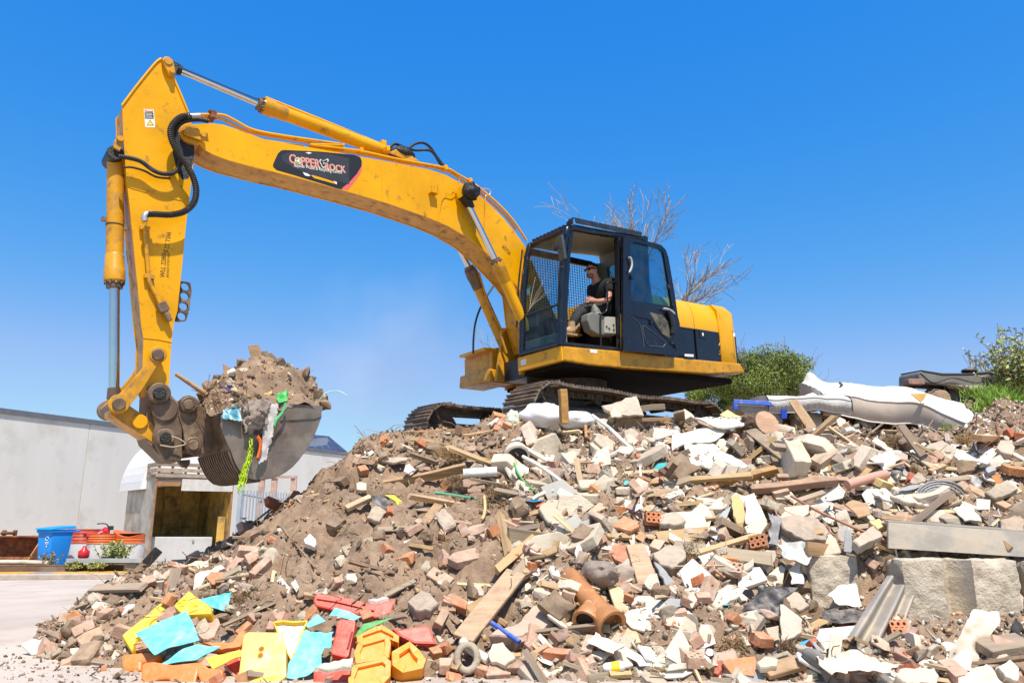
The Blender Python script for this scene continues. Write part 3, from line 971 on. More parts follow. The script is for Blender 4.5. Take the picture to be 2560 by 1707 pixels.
# ================================================================== excavator: upper body, cab, tracks
NY, FY = 1.25, .33          # near and far side of the cab
def q5(x, y, Y=NY):
 return ml(cr('c5', (x, y)), Y)
def q4(x, y, Y=NY):
 return ml(cr('c4', (x, y)), Y)
def wy(v, y):
 return Vector((v.x, y, v.z))
dk = [q4(635, 1055), q4(985, 1085), q4(1310, 1125), q4(1690, 1160), q4(1722, 1215), q4(1500, 1222), q4(1000, 1188), q4(800, 1170), q4(640, 1143)]
zd0 = min(p.z for p in dk)
deck = xb(MB().prism([wy(p, NY) for p in dk], (0, -1.0, 0)), 'deck', yellow_dirty, bevel=.03, seg=3)
xb(MB().prism([Vector((min(p.x, .3), .24, p.z)) for p in dk if p.x < .9] + [Vector((.3, .24, dk[-1].z + .02)), Vector((.3, .24, dk[0].z))], (0, -1.45, 0)), 'far_deck', yellow_dirty, deck)
fr = q4(635, 1055)
mb = MB().prism([Vector((fr.x, NY, fr.z)), Vector((fr.x, NY, fr.z - .21)), Vector((fr.x, FY - .05, fr.z - .21)), Vector((fr.x, FY - .05, fr.z))], (.03, 0, 0))
xb(mb, 'front_fascia', yellow, deck, bevel=.012)
for pts in (((370, 1117), (402, 1111), (402, 1136), (370, 1142)),):
 p = [ml(cr('c4', q), 1.0) for q in pts]
p = [Vector((fr.x + .034, .36, fr.z - .05)), Vector((fr.x + .034, .48, fr.z - .05)), Vector((fr.x + .034, .48, fr.z - .13)), Vector((fr.x + .034, .36, fr.z - .13))]
xb(MB().prism(p, (-.003, 0, 0)), 'warning_label', white_paint, deck)
xb(MB().prism([wy(q4(*q), NY + .004) for q in ((797, 1077), (838, 1081), (837, 1100), (797, 1096))], (0, -.003, 0)), 'warning_label', white_paint, deck)
xb(MB().prism([wy(q4(*q), NY + .02) for q in ((1353, 1105), (1405, 1108), (1405, 1122), (1353, 1119))], (0, -.003, 0)), 'warning_label', white_paint, deck)
z0 = q4(1300, 1195).z
xb(MB().box((-1.15, 0, z0 - .07), (2.9, 2.3, .09)).box((.6, .75, z0 - .07), (.95, .9, .09)), 'belly_plate', mat('underside_shade', (.018, .014, .011), .95, spec=.05, bump=.2), deck, bevel=.01)  # matt near-black colour stands in for the shade under the deck
xa, xr = q4(1300, 900).x, q4(1640, 900).x
zlo, zmid = q4(1310, 1125).z + .005, (q4(1320, 945).z + q4(1675, 985).z) / 2
ztop = (q4(1310, 775, 1.0).z + q4(1640, 830, 1.0).z) / 2 - .02
dzx = (q4(1690, 1160).z - q4(1310, 1125).z) / (q4(1690, 1160).x - q4(1310, 1125).x)
hx0, hx1 = -.42, xr
prof = [(1.22, zmid), (1.215, zmid + (ztop - zmid) * .35), (1.17, zmid + (ztop - zmid) * .68), (1.08, ztop - .045), (.93, ztop - .005), (.6, ztop), (-1.0, ztop), (-1.2, ztop - .1), (-1.22, zmid)]
mid_x = q4(1418, 850).x
for x0, x1 in ((hx0, mid_x + .006), (mid_x - .006, hx1)):
 a = [Vector((x0, y, z)) for y, z in prof]
 b = [Vector((x1, y, z)) for y, z in prof]
 xb(MB().loft(a, b), 'engine_cover', yellow_top, deck, smooth=35, bevel=.008)
door_poly = [q4(1320, 945), q4(1418, 955), q4(1418, 1140), q4(1320, 1128)]
xb(MB().box(((hx0 + mid_x) / 2, 0, (zlo + zmid) / 2 - .01), (abs(hx0 - mid_x) - .012, 2.4, zmid - zlo + .04)), 'side_door', navy, deck, bevel=.012)
xr2 = q4(1677, 1050).x
ed = xb(MB().box(((mid_x + xr2) / 2 - .004, 0, (zlo + zmid) / 2 + .0), (abs(mid_x - xr2) - .012, 2.44, zmid - zlo + .03)), 'side_door', navy, deck, bevel=.012)
c = q4(1462, 988, 1.22)
xb(MB().box(c + Vector((0, .004, 0)), (.14, .012, .13)), 'latch', black_steel, deck, bevel=.004)
xb(MB().box(c + Vector((0, .012, 0)), (.03, .01, .05)), 'latch_key', white_paint, deck)
c = q4(1646, 990, 1.226)
xb(MB().box(c, (.10, .006, .06)), 'warning_label', white_paint, deck)
xb(MB().box(c + Vector((.026, .002, 0)), (.04, .006, .05)), 'warning_label', MATS['label_yellow'], deck)
random.seed(5)
for k in range(13):
 t = random.random()
 x, z = 1560 + 110 * t, 1050 + 85 * random.random() - 20 * t
 p = [q4(x, z, 1.224), q4(x + random.uniform(8, 34), z - random.uniform(5, 30), 1.224), q4(x + random.uniform(25, 60), z - random.uniform(12, 70), 1.224)]
 p = [v for v in p if v.x > xr2 + .02] or p[:1]
 if len(p) > 1:
  xb(MB().tube(p, .0035, 4), 'scratch', yellow, deck)
zc0, zc1 = q4(1690, 1160).z - .14, ztop - .03
mb = MB()
ring0 = []
xbk = q4(1712, 1100).x
for k in range(9):
 a = k / 8 * math.pi / 2
 ring0.append((hx1 + .02 - (hx1 + .02 - xbk) * math.sin(a), 1.235 - .30 * (1 - math.cos(a))))
plan = [(hx1 + .35, 1.235)] + ring0
plan = plan + [(x, -y) for x, y in reversed(plan)]
lv = [(zc0, .94), (zc0 + .1, 1.0), (zc1 - .55, 1.0), (zc1 - .12, .985), (zc1, .9)]
rows = []
cxp = hx1 + .35
for z, s in lv:
 rows.append([Vector((cxp + (x - cxp) * s, y * s, z)) for x, y in plan])
for a, b in zip(rows, rows[1:]):
 mb.loft(a, b, caps=False)
n = len(plan)
mb.add(rows[0], [tuple(range(n))])
mb.add(rows[-1], [tuple(range(n))])
cw = xb(mb, 'counterweight', yellow, deck, smooth=40)
mb = MB()
rows = [[Vector((cxp + (x - cxp) * s, y * s, z)) for x, y in plan] for z, s in ((zc0 - .03, .9), (zc0 + .10, 1.012))]
mb.loft(rows[0], rows[1])
xb(mb, 'scuffed_bumper', brown_steel, deck, bevel=.01)
xb(MB().tube([Vector((hx1, 1.226, zlo)), Vector((hx1, 1.226, zmid + .05)), Vector((hx1, 1.17, zmid + (ztop - zmid) * .7)), Vector((hx1, .95, ztop + .004))], .008, 6), 'panel_seam', black_steel, deck)
for k in range(6):
 xb(MB().box((-.62 - k * .1, .72, ztop + .012), (.06, .16, .03)), 'vent_fin', black_steel, deck)
xs0, xs1 = .15, 1.08
tb = MB().prism([Vector((xs1, -.47, fr.z - .18)), Vector((xs1, -.47, fr.z + .24)), Vector((xs1 - .12, -.47, fr.z + .31)), Vector((xs0, -.47, fr.z + .34)), Vector((xs0, -.47, fr.z - .18))], (0, -.76, 0))
toolbox = xb(tb, 'tool_box', yellow_dirty, deck, bevel=.02)
for k in range(5):
 xb(MB().box((.86, -.462, fr.z + .12 - k * .035), (.14, .012, .016)), 'grille_slat', black_steel, deck)
xb(MB().prism([Vector((xs1 + .10, -.40, fr.z - .24)), Vector((xs1 + .08, -.40, fr.z - .04)), Vector((xs1, -.40, fr.z - .05)), Vector((.7, -.40, fr.z - .10)), Vector((.7, -.40, fr.z - .26))], (0, -.85, 0)), 'front_bumper', yellow_dirty, deck, bevel=.03)
xb(MB().box((xs1 + .02, -.8, fr.z + .26), (.25, .7, .05)), 'box_lid', yellow, deck, bevel=.015)
for s in (.30, -.30):
 xb(MB().prism([Vector((1.15, s + .03, fr.z - .25)), Vector((1.0, s + .03, fr.z + .5)), Vector((.7, s + .03, fr.z + .75)), Vector((.3, s + .03, fr.z + .6)), Vector((.0, s + .03, fr.z - .2))], (0, -.06, 0)), 'boom_bracket', yellow_dirty, deck, bevel=.01)
xb(MB().box((.25, 0, fr.z - .12), (1.5, .56, .3)), 'main_frame', black_steel, deck, bevel=.01)
xb(MB().tube([(0, 0, .72), (0, 0, fr.z - .2)], .62, 32), 'swing_ring', dark_track, deck, smooth=40)
F0, F1 = q5(572, 1408), q5(650, 158)
RB, RT = q5(1525, 1505), q5(1445, 282)
cab = xb(MB().box(((F0.x + RB.x) / 2, (NY + FY) / 2, F0.z - .012), (F0.x - RB.x - .02, NY - FY - .02, .03)), 'cab', black_steel)
def bar(pts, w, d, name, m=navy, parent=None, bevel=.015):
 r = (w + d) / 4
 return xb(MB().tube(spline(pts, 5) if len(pts) > 2 else pts, r, 10), name, m, parent or cab, smooth=60)
for y in (NY - .035, FY + .035):
 p0 = wy(F0, y)
 p1 = wy(F1, y)
 k1 = p0.lerp(p1, .55) + Vector((.055, 0, 0))
 k2 = p0.lerp(p1, .93) + Vector((.03, 0, 0))
 end = wy(RT, y)
 bar([p0, k1, k2, p1 + Vector((-.07, 0, -.0)), p1.lerp(end, .35) + Vector((0, 0, -.01)), p1.lerp(end, .97), wy(RT, y) + Vector((-.04, 0, -.09)), wy(RB, y) + Vector((0, 0, .5)), wy(RB, y) + Vector((0, 0, .02))], .10, .09, 'cab_frame')
 bar([p0 + Vector((0, 0, .02)), wy(RB, y) + Vector((0, 0, .02))], .07, .07, 'cab_sill', black_steel)
xb(MB().prism([q5(*q, NY - .012) for q in ((585, 1405), (618, 1392), (625, 1250), (640, 900), (662, 480), (700, 185), (655, 170), (625, 480), (585, 900))], (0, -.07, 0)), 'door_pillar', navy, cab, bevel=.01)
xb(MB().prism([q5(*q, NY - .005) for q in ((1165, 262), (1218, 268), (1218, 1472), (1193, 1468))], (0, -.09, 0)), 'door_pillar', black_steel, cab, bevel=.006)
xb(MB().prism([q5(*q, NY + .012) for q in ((1197, 1078), (1250, 1078), (1255, 1478), (1203, 1470))], (0, -.03, 0)), 'hinge_plate', yellow, cab, bevel=.004)
for z in (1200, 1290):
 c = q5(1240, z, NY + .02)
 xb(MB().tube([c + Vector((0, 0, -.035)), c + Vector((0, 0, .035))], .018, 8), 'hinge', yellow, cab, smooth=40)
xb(MB().prism([q5(*q, NY - .002) for q in ((640, 160), (700, 130), (1430, 268), (1430, 292), (1160, 268), (690, 190))], (0, -.06, 0)), 'roof_rail', navy, cab, bevel=.008)
qp = [q5(*q, NY - .03) for q in ((1218, 268), (1440, 300), (1535, 960), (1540, 1490), (1218, 1475))]
mb = MB()
outer = qp
innr = [q5(*q, NY - .03) for q in ((1262, 330), (1400, 350), (1395, 840), (1290, 830), (1262, 820))]
m5 = len(outer)
for i in range(m5):
 j = (i + 1) % m5
 mb.prism([outer[i], outer[j], innr[j], innr[i]], (0, -.04, 0))
xb(mb, 'quarter_panel', navy, cab)
xb(MB().prism([v + Vector((0, -.02, 0)) for v in innr], (0, -.006, 0)), 'quarter_window', door_glass, cab)
zr = (F1.z + RT.z) / 2
r0 = [wy(F1, NY - .05) + Vector((-.02, 0, .015)), wy(RT, NY - .05) + Vector((0, 0, .015)), wy(RT, FY + .05) + Vector((0, 0, .015)), wy(F1, FY + .05) + Vector((-.02, 0, .015))]
xb(MB().prism(r0, (0, 0, -.03)), 'roof', yellow, cab, bevel=.01)
r1 = [v + Vector((0, 0, -.05)) for v in r0]
xb(MB().prism(r1, (0, 0, -.012)), 'roof_lining', beige_plastic, cab)
xb(MB().prism([wy(F1, NY - .1) + Vector((.03, 0, .0)), wy(F1, NY - .12) + Vector((-.35, 0, .09)), wy(F1, FY + .15) + Vector((-.35, 0, .09)), wy(F1, FY + .1) + Vector((.03, 0, .0))], (0, 0, -.02)), 'roof_visor', yellow, cab, bevel=.008)
bar([wy(F1, NY - .04) + Vector((.0, 0, -.02)), wy(F1, FY + .04) + Vector((.0, 0, -.02))], .10, .08, 'front_header', black_steel)
bar([wy(F0, NY - .04) + Vector((.0, 0, .03)), wy(F0, FY + .04) + Vector((.0, 0, .03))], .10, .08, 'front_sill', navy)
for k in range(9):
 xb(MB().box(wy(F1, FY + .12 + k * .085) + Vector((-.01, 0, .045)), (.05, .05, .03)), 'roof_guard_lug', black_steel, cab)
xb(MB().prism([q5(*q, NY + .03) for q in ((708, 58), (1420, 213), (1416, 264), (722, 117))], (0, -.012, 0)), 'rain_visor', mat('visor_steel', (.035, .04, .05), .35, .3, var=.3, vs=8, bump=.1), cab, bevel=.003)
xb(MB().prism([q5(*q, NY + .05) for q in ((665, 95), (690, 55), (712, 60), (690, 80), (690, 130), (668, 135))], (0, -.1, 0)), 'visor_hook', black_steel, cab, bevel=.004)
gf0 = lambda t, y: wy(F0.lerp(F1, t), y) + Vector((.055 * math.sin(min(1, t * 1.6) * math.pi * .55), 0, 0))
for t0, t1, nm in ((.045, .335, 'lower_windscreen'), (.345, .96, 'upper_windscreen')):
 mb = MB()
 mb.grid(lambda u, v: gf0(t0 + (t1 - t0) * v, FY + .07 + (NY - FY - .14) * u), 1, 6)
 xb(mb, nm, cab_glass, cab, smooth=60)
bar([gf0(.34, FY + .05), gf0(.34, NY - .05)], .035, .03, 'windscreen_divider', black_steel)
random.seed(11)
for k in range(7):
 a = gf0(.36 + .01 * k, FY + .16 + .015 * k)
 b = gf0(.36 + random.uniform(.12, .34), FY + .2 + random.uniform(.05, .5))
 m_ = a.lerp(b, .5) + Vector((0, random.uniform(-.04, .04), 0))
 xb(MB().tube([a + Vector((.004, 0, 0)), m_ + Vector((.004, 0, 0)), b + Vector((.004, 0, 0))], .0018, 4), 'glass_crack', white_paint, cab)
mg = mat('label_green', (.05, .35, .16), .5, bump=0, var=.05)
for dy, cm, w_, tt in ((.13, white_paint, .07, .55), (.13, mg, .06, .575), (.15, MATS['label_yellow'], .045, .585)):
 a = gf0(tt, FY + dy) + Vector((-.006 - w_ * .02, 0, 0))
 xb(MB().box(a, (.002, w_, w_ * 1.2)), 'sticker', cm, cab)
pts = [gf0(.95, FY - .02), gf0(.7, FY - .04), gf0(.45, FY - .03), gf0(.25, FY - .03)]
xb(MB().tube(spline([p + Vector((.05, 0, 0)) for p in pts], 4), .012, 6), 'handrail', black_steel, cab, smooth=60)
xb(MB().prism([wy(v, FY + .03) for v in (F0 + Vector((0, 0, .03)), RB + Vector((0, 0, .03)), RB + Vector((0, 0, .62)), gf0(.36, 0))], (0, .02, 0)), 'far_side_panel', black_steel, cab)
mesh_m = mat('mesh_wire', (.012, .012, .012), .6, bump=0, var=.05)
rx0 = RB.x + .06
mb = MB()
zt0, zt1 = .36, .93
bx0 = q5(872, 700, FY).x
for k in range(24):
 t = k / 23
 z = gf0(zt0, 0).z + (gf0(zt1, 0).z - gf0(zt0, 0).z) * t
 xf = gf0(zt0 + (zt1 - zt0) * t, 0).x - .03
 mb.box(((xf + bx0) / 2, FY + .02, z), (xf - bx0, .006, .006))
xfm = gf0(.6, 0).x - .03
nb = 28
for k in range(nb):
 x = bx0 + (xfm - bx0) * k / (nb - 1)
 zlo_ = gf0(zt0, 0).z
 zhi_ = gf0(zt1, 0).z
 mb.box((x, FY + .026, (zlo_ + zhi_) / 2), (.006, .006, zhi_ - zlo_))
kind(xb(mb, 'wire_mesh', mesh_m, cab), 'stuff')
xb(MB().prism([wy(v, FY + .05) for v in (Vector((bx0, 0, F0.z + .5)), Vector((bx0, 0, F1.z - .1)), Vector((rx0, 0, F1.z - .06)), Vector((rx0, 0, F0.z + .5)))], (0, -.03, 0)), 'far_rear_panel', beige_plastic, cab)
xb(MB().box(((bx0 + gf0(.95, 0).x) / 2, FY + .04, F1.z - .12), (gf0(.95, 0).x - bx0, .05, .1)), 'far_header', black_steel, cab)
rx = RB.x + .05
rearz0, rearz1 = F0.z, RT.z - .05
ww = [(FY + .03, rearz0), (NY - .06, rearz0), (NY - .06, rearz1), (FY + .03, rearz1)]
wi = [(FY + .16, rearz0 + .78), (NY - .2, rearz0 + .78), (NY - .2, rearz1 - .22), (FY + .16, rearz1 - .22)]
mb = MB()
for i in range(4):
 j = (i + 1) % 4
 mb.prism([Vector((rx, *ww[i])), Vector((rx, *ww[j])), Vector((rx, *wi[j])), Vector((rx, *wi[i]))], (.03, 0, 0))
xb(mb, 'rear_wall', beige_plastic, cab)
xb(MB().prism([Vector((rx + .015, *q)) for q in wi], (.005, 0, 0)), 'rear_window', cab_glass, cab)
c = q5(566, 390, NY + .16)
mb = MB().box(c, (.05, .17, .34), Matrix.Rotation(R(-14), 3, 'Z') @ Matrix.Rotation(R(6), 3, 'Y'))
xb(mb, 'wing_mirror', mat('mirror_shell', (.05, .055, .062), .45, var=.15, bump=.03), cab, bevel=.022, seg=3)
xb(MB().tube(spline([q5(560, 262, NY + .14), q5(575, 240, NY + .08), q5(620, 235, NY)], 4), .012, 6), 'mirror_arm', black_steel, cab, smooth=50)
c = q5(515, 380, NY + .18)
xb(MB().tube([c + Vector((0, -.04, 0)), c + Vector((0, .03, 0))], .03, 10), 'mirror_joint', black_steel, cab, smooth=50)
DY = NY + .10
dp = [q5(*q, DY) for q in ((1222, 262), (1300, 272), (1560, 330), (1625, 352), (1672, 400), (1700, 480), (1772, 900), (1800, 1100), (1822, 1190), (1815, 1300), (1790, 1340), (1785, 1500), (1700, 1508), (1222, 1468))]
dg_ = [q5(*q, DY) for q in ((1300, 322), (1345, 318), (1560, 372), (1610, 390), (1645, 425), (1660, 500), (1735, 960), (1738, 990), (1720, 1003), (1640, 985), (1500, 965), (1420, 955), (1330, 945), (1304, 925))]
door = None
mb = MB()
for i in range(len(dp)):
 j = (i + 1) % len(dp)
 if i == 12:
  continue
 mb.prism([dp[i], dp[j], dg_[j], dg_[i]], (0, -.045, 0))
mb.prism([dp[12], dp[13], dg_[13], dg_[12]], (0, -.045, 0))
door = xb(mb, 'cab_door', navy, bevel=0)
xb(MB().prism([v + Vector((0, -.02, 0)) for v in dg_], (0, -.006, 0)), 'door_window', door_glass, door)
xb(MB().prism([q5(*q, DY + .004) for q in ((1500, 1062), (1640, 1090), (1690, 1160), (1730, 1340), (1640, 1290), (1560, 1165))], (0, -.006, 0)), 'lower_door_window', glass('dark_glass', (.55, .62, .62), op=.22, opcol=(.55, .48, .30), refl=.1), door)
pts = [q5(*q, DY + .004) for q in ((1310, 1095), (1450, 1125), (1530, 1160), (1575, 1230), (1640, 1300), (1700, 1360))]
xb(MB().tube(spline(pts, 5), .008, 6), 'pressed_edge', black_steel, door, smooth=60)
pts = [q5(*q, DY + .004) for q in ((1425, 1210), (1440, 1205), (1560, 1290), (1660, 1370), (1668, 1400), (1640, 1430), (1500, 1418), (1465, 1390), (1435, 1290), (1425, 1210))]
xb(MB().tube(pts, .007, 6), 'pressed_edge', mat('edge_grey', (.09, .1, .12), .4, bump=0), door, smooth=60)
pts = [q5(*q, DY + .004) for q in ((1315, 1110), (1390, 1180), (1425, 1300), (1440, 1430))]
xb(MB().tube(spline(pts, 5), .006, 6), 'pressed_edge', MATS['edge_grey'], door, smooth=60)
grab = mat('grab_grey', (.42, .41, .38), .5, var=.1, bump=.02)
xb(MB().tube(spline([q5(*q, DY + .04) for q in ((1282, 480), (1300, 490), (1313, 540), (1308, 590), (1285, 640))], 5), .016, 8), 'grab_handle', grab, door, smooth=60)
xb(MB().tube(spline([q5(*q, DY + .05) for q in ((1645, 1022), (1690, 1030), (1740, 1055), (1762, 1080))], 5), .018, 8), 'grab_handle', grab, door, smooth=60)
xb(MB().tube(spline([q5(*q, DY + .03) for q in ((1690, 1040), (1720, 1100), (1745, 1200), (1740, 1290))], 5), .04, 8), 'latch_housing', black_steel, door, smooth=60)
for q in ((1312, 695), (1700, 790), (1515, 1172), (1735, 1385), (1776, 1420), (1748, 990)):
 xb(MB().box(q5(*q, DY + .012), (.05, .04, .06)), 'door_fitting', black_steel, door, bevel=.008)
zf = F0.z
seat_m = mat('seat_black', (.012, .012, .013), .8, var=.2, bump=.1)
sx = q5(930, 1000, .78).x - .12
cyc = (NY + FY) / 2
seat = xb(MB().box((sx, cyc, zf + .50), (.50, .48, .12)), 'seat', seat_m, cab, bevel=.03, seg=3)
xb(MB().box((sx - .30, cyc, zf + .82), (.12, .46, .60), Matrix.Rotation(R(-10), 3, 'Y')), 'seat_back', seat_m, cab, bevel=.04, seg=3)
xb(MB().box((sx - .37, cyc, zf + 1.21), (.09, .28, .2), Matrix.Rotation(R(-6), 3, 'Y')), 'headrest', seat_m, cab, bevel=.04, seg=3)
xb(MB().box((sx, cyc, zf + .22), (.40, .36, .44)), 'seat_base', seat_m, cab, bevel=.02)
con = [q5(*q, NY - .10) for q in ((850, 1080), (900, 1055), (1000, 1100), (1140, 1110), (1150, 1300), (1130, 1310), (960, 1300), (880, 1250), (845, 1150))]
xb(MB().prism(con, (0, -.16, 0)), 'left_console', grey_plastic, cab, bevel=.025, seg=3)
xb(MB().prism([q5(*q, NY - .085) for q in ((1025, 1110), (1138, 1112), (1145, 1290), (1025, 1280))], (0, -.03, 0)), 'switch_panel', mat('pale_console', (.40, .37, .30), .5, var=.05, bump=.02), cab, bevel=.01)
for q in ((1118, 1198), (1120, 1248), (1045, 1215), (1072, 1235)):
 xb(MB().tube([q5(*q, NY - .085), q5(*q, NY - .075)], .016, 10), 'switch', mat('switch_dark', (.05, .035, .03), .4, bump=0), cab)
lev = [q5(*q, NY - .2) for q in ((930, 1085), (918, 1030), (905, 985), (890, 940), (870, 905))]
xb(MB().tube([lev[0], lev[1], lev[2]], [.085, .06, .03], 14), 'joystick_boot', grey_plastic, cab, smooth=30)
for k in range(5):
 t = k / 4
 c = lev[0].lerp(lev[2], t)
 xb(MB().tube([c, c + (lev[2] - lev[0]) * .06], [.09 - .06 * t, .084 - .06 * t], 14), 'boot_fold', mat('boot_stripe', (.055, .053, .05), .6, bump=0) if k % 2 else grey_plastic, cab, smooth=30)
xb(MB().tube([lev[2], lev[3], lev[4]], [.014, .02, .024], 10), 'joystick', black_steel, cab, smooth=50)
sl = [q5(*q, NY - .07) for q in ((1165, 740), (1080, 745), (1052, 770), (1050, 1020), (1000, 1075), (980, 1110), (985, 1410))]
xb(MB().tube(spline(sl, 5), .013, 8), 'safety_lever', black_steel, cab, smooth=60)
for y in (.62, .72, .80, .9):
 xb(MB().tube([Vector((F0.x - .42, y, zf)), Vector((F0.x - .28, y, zf + .5))], .012, 6), 'pedal_lever', black_steel, cab)
xb(MB().box((F0.x - .14, FY + .16, zf + .55), (.05, .2, .3)), 'monitor', mat('monitor_grey', (.06, .065, .07), .4, bump=0), cab, bevel=.015)
xb(MB().prism([q5(*q, .9) for q in ((1050, 1400), (1110, 1370), (1125, 1400), (1090, 1430))], (0, -.1, 0)), 'pedal', black_steel, cab, bevel=.01)
xb(MB().box((.22, cyc, zf - .1), (1.6, NY - FY - .06, .16)), 'cab_floor', black_steel, cab)
xb(MB().box((F0.x - .10, cyc, zf + .10), (.12, .8, .22)), 'front_footwell', grey_plastic, cab, bevel=.02)
TYAW = R(4)
def make_track(yc):
 Lc, rad = 3.35, .375
 T = Matrix.Rotation(TYAW, 4, 'Z') @ Matrix.Rotation(R(-1.2), 4, 'Y') @ Matrix.Translation((0, yc, 0))
 zc = rad + .055
 tr = MB()
 path = []
 n_arc = 14
 for k in range(n_arc + 1):
  a = math.pi / 2 - math.pi * k / n_arc
  path.append((Lc / 2 + math.cos(a) * rad, zc + math.sin(a) * rad))
 for k in range(1, 16):
  path.append((Lc / 2 - Lc * k / 16, zc - rad))
 for k in range(n_arc + 1):
  a = -math.pi / 2 - math.pi * k / n_arc
  path.append((-Lc / 2 + math.cos(a) * rad, zc + math.sin(a) * rad))
 for k in range(1, 16):
  t = k / 16
  path.append((-Lc / 2 + Lc * t, zc + rad - .035 * math.sin(math.pi * t) - .012 * math.sin(5 * math.pi * t)))
 P = [Vector((x, 0, z)) for x, z in path]
 m = len(P)
 seg = [(P[(i + 1) % m] - P[i]).length for i in range(m)]
 tot = sum(seg)
 ns = 48
 pitch = tot / ns
 place = []
 i, acc = 0, 0.0
 for k in range(ns):
  s = k * pitch
  while acc + seg[i] < s:
   acc += seg[i]
   i += 1
  t = (s - acc) / seg[i]
  p = P[i].lerp(P[(i + 1) % m], t)
  d = (P[(i + 1) % m] - P[i]).normalized()
  place.append((p, d))
 for p, d in place:
  nrm = Vector((d.z, 0, -d.x))
  nrm = -nrm
  rot = Matrix((d, Vector((0, 1, 0)), nrm)).transposed()
  for s in (-1, 1):
   tr.box(p - nrm * .05 + Vector((0, s * .09, 0)), (pitch * .93, .04, .085), rot)
  tr.tube([p - nrm * .05 + Vector((0, -.13, 0)), p - nrm * .05 + Vector((0, .13, 0))], .028, 8)
 track = kind(xb(tr, 'track_chain', dark_track), 'stuff')
 track.matrix_local = T
 sh = MB()
 W = .60
 sh.box((0, 0, .008), (pitch * .96, W, .016))
 for gx, gh in ((-pitch * .33, .034), (0, .03), (pitch * .33, .034)):
  sh.prism([Vector((gx - .012, -W / 2, .014)), Vector((gx + .012, -W / 2, .014)), Vector((gx + .007, -W / 2, .014 + gh)), Vector((gx - .007, -W / 2, .014 + gh))], (0, W, 0))
 for bx_ in (-.055, .055):
  for by_ in (-.1, .1):
   sh.tube([Vector((bx_, by_, .014)), Vector((bx_, by_, .03))], .014, 6)
 shm = sh.mesh('track_shoe', track_steel)
 for k, (p, d) in enumerate(place):
  nrm = -Vector((d.z, 0, -d.x))
  o = bpy.data.objects.new('track_shoe', shm)
  COL.objects.link(o)
  o.parent = track
  rot = Matrix((d, nrm.cross(d), nrm)).transposed()
  o.matrix_local = Matrix.Translation(p + Vector((0, random.uniform(-.006, .006), 0))) @ rot.to_4x4()
 fm = MB().box((0, 0, zc - .02), (Lc * .86, .34, .30))
 fm.box((0, -math.copysign(.55, yc), zc + .1), (1.2, .9, .25))
 fr_ = xb(fm, 'track_frame', dark_track, bevel=.03)
 fr_.matrix_local = T
 for x in (Lc / 2, -Lc / 2):
  w = MB().tube([Vector((x, -.15, zc)), Vector((x, -.12, zc)), Vector((x, -.12, zc)), Vector((x, .12, zc)), Vector((x, .12, zc)), Vector((x, .15, zc))], [.2, .24, .31, .31, .24, .2], 28)
  o = xb(w, 'idler_wheel' if x > 0 else 'drive_sprocket', dark_track, fr_, smooth=35)
 for k in range(8):
  x = -Lc / 2 + .35 + k * (Lc - .7) / 7
  xb(MB().tube([Vector((x, -.14, .12)), Vector((x, .14, .12))], .075, 14), 'track_roller', dark_track, fr_, smooth=35)
 for x in (-.7, .7):
  xb(MB().tube([Vector((x, -.1, zc + .26)), Vector((x, .12, zc + .26))], .06, 14), 'carrier_roller', dark_track, fr_, smooth=35)
random.seed(2)
make_track(1.15)
make_track(-1.15)
# ================================================================== operator
def skin_mesh(name, verts, edges, radii, root=0, sub=2, m=None):
 me = bpy.data.meshes.new(name)
 me.from_pydata([tuple(v) for v in verts], edges, [])
 o = bpy.data.objects.new(name, me)
 COL.objects.link(o)
 md = o.modifiers.new('s', 'SKIN')
 md.use_smooth_shade = True
 for i, r in enumerate(radii):
  sv = me.skin_vertices[0].data[i]
  sv.radius = (r, r) if not isinstance(r, tuple) else r
  sv.use_root = (i == root)
 sd_ = o.modifiers.new('d', 'SUBSURF')
 sd_.levels = sd_.render_levels = sub
 bpy.context.view_layer.update()
 nm = bpy.data.meshes.new_from_object(o.evaluated_get(bpy.context.evaluated_depsgraph_get()))
 bpy.data.objects.remove(o)
 nm.name = name
 nm.materials.clear()
 if m:
  nm.materials.append(m)
 for p in nm.polygons:
  p.use_smooth = True
 return nm
skinm = mat('skin', (.46, .23, .145), .5, var=.08, bump=.03, spec=.4)
shirt = mat('black_shirt', (.009, .009, .010), .85, var=.2, bump=.15, bs=30)
trous = mat('dark_trousers', (.028, .029, .032), .85, var=.25, vs=9, bump=.4, bs=14)
bootm = mat('tan_boot', (.40, .26, .13), .8, var=.2, bump=.2, dirt=(.25, .18, .1), dirt_amt=.4, ds=12)
hairm = mat('dark_hair', (.012, .008, .006), .6, var=.3, bump=.5, bs=120)
shade_m = mat('sunglasses', (.006, .006, .008), .15, var=.05, bump=0)
PY = .80
man = thing('person', 'operator in black shirt and sunglasses seated in the excavator cab holding a lever', 'person', EXM)
head = q5(890, 628, PY)
hd = Vector((1, 0, -.06)).normalized()
pel, wst, chs, nkb, nkt = q5(985, 1015, PY), q5(978, 930, PY), q5(962, 840, PY), q5(940, 752, PY), q5(918, 690, PY)
V = [pel, wst, chs, nkb, nkt, head + Vector((-.012, 0, -.03)), head + Vector((-.01, 0, .05))]
Ed = [(0, 1), (1, 2), (2, 3), (3, 4), (4, 5), (5, 6)]
Rr = [.115, .11, .115, .07, .064, .078, .07]
def chain(i0, pts, rs):
 for p, r in zip(pts, rs):
  V.append(p)
  Rr.append(r)
  Ed.append((i0, len(V) - 1))
  i0 = len(V) - 1
 return i0
shl = lambda s: q5(980, 785, PY) * 1 + Vector((0, s * .19, 0))
nsh, nel, nwr, nhd = shl(1), q5(1068, 935, PY + .24), q5(945, 945, PY + .26), q5(880, 935, PY + .26)
h_n = chain(2, [nsh, nel, nwr, nhd], [.058, .045, .034, .036])
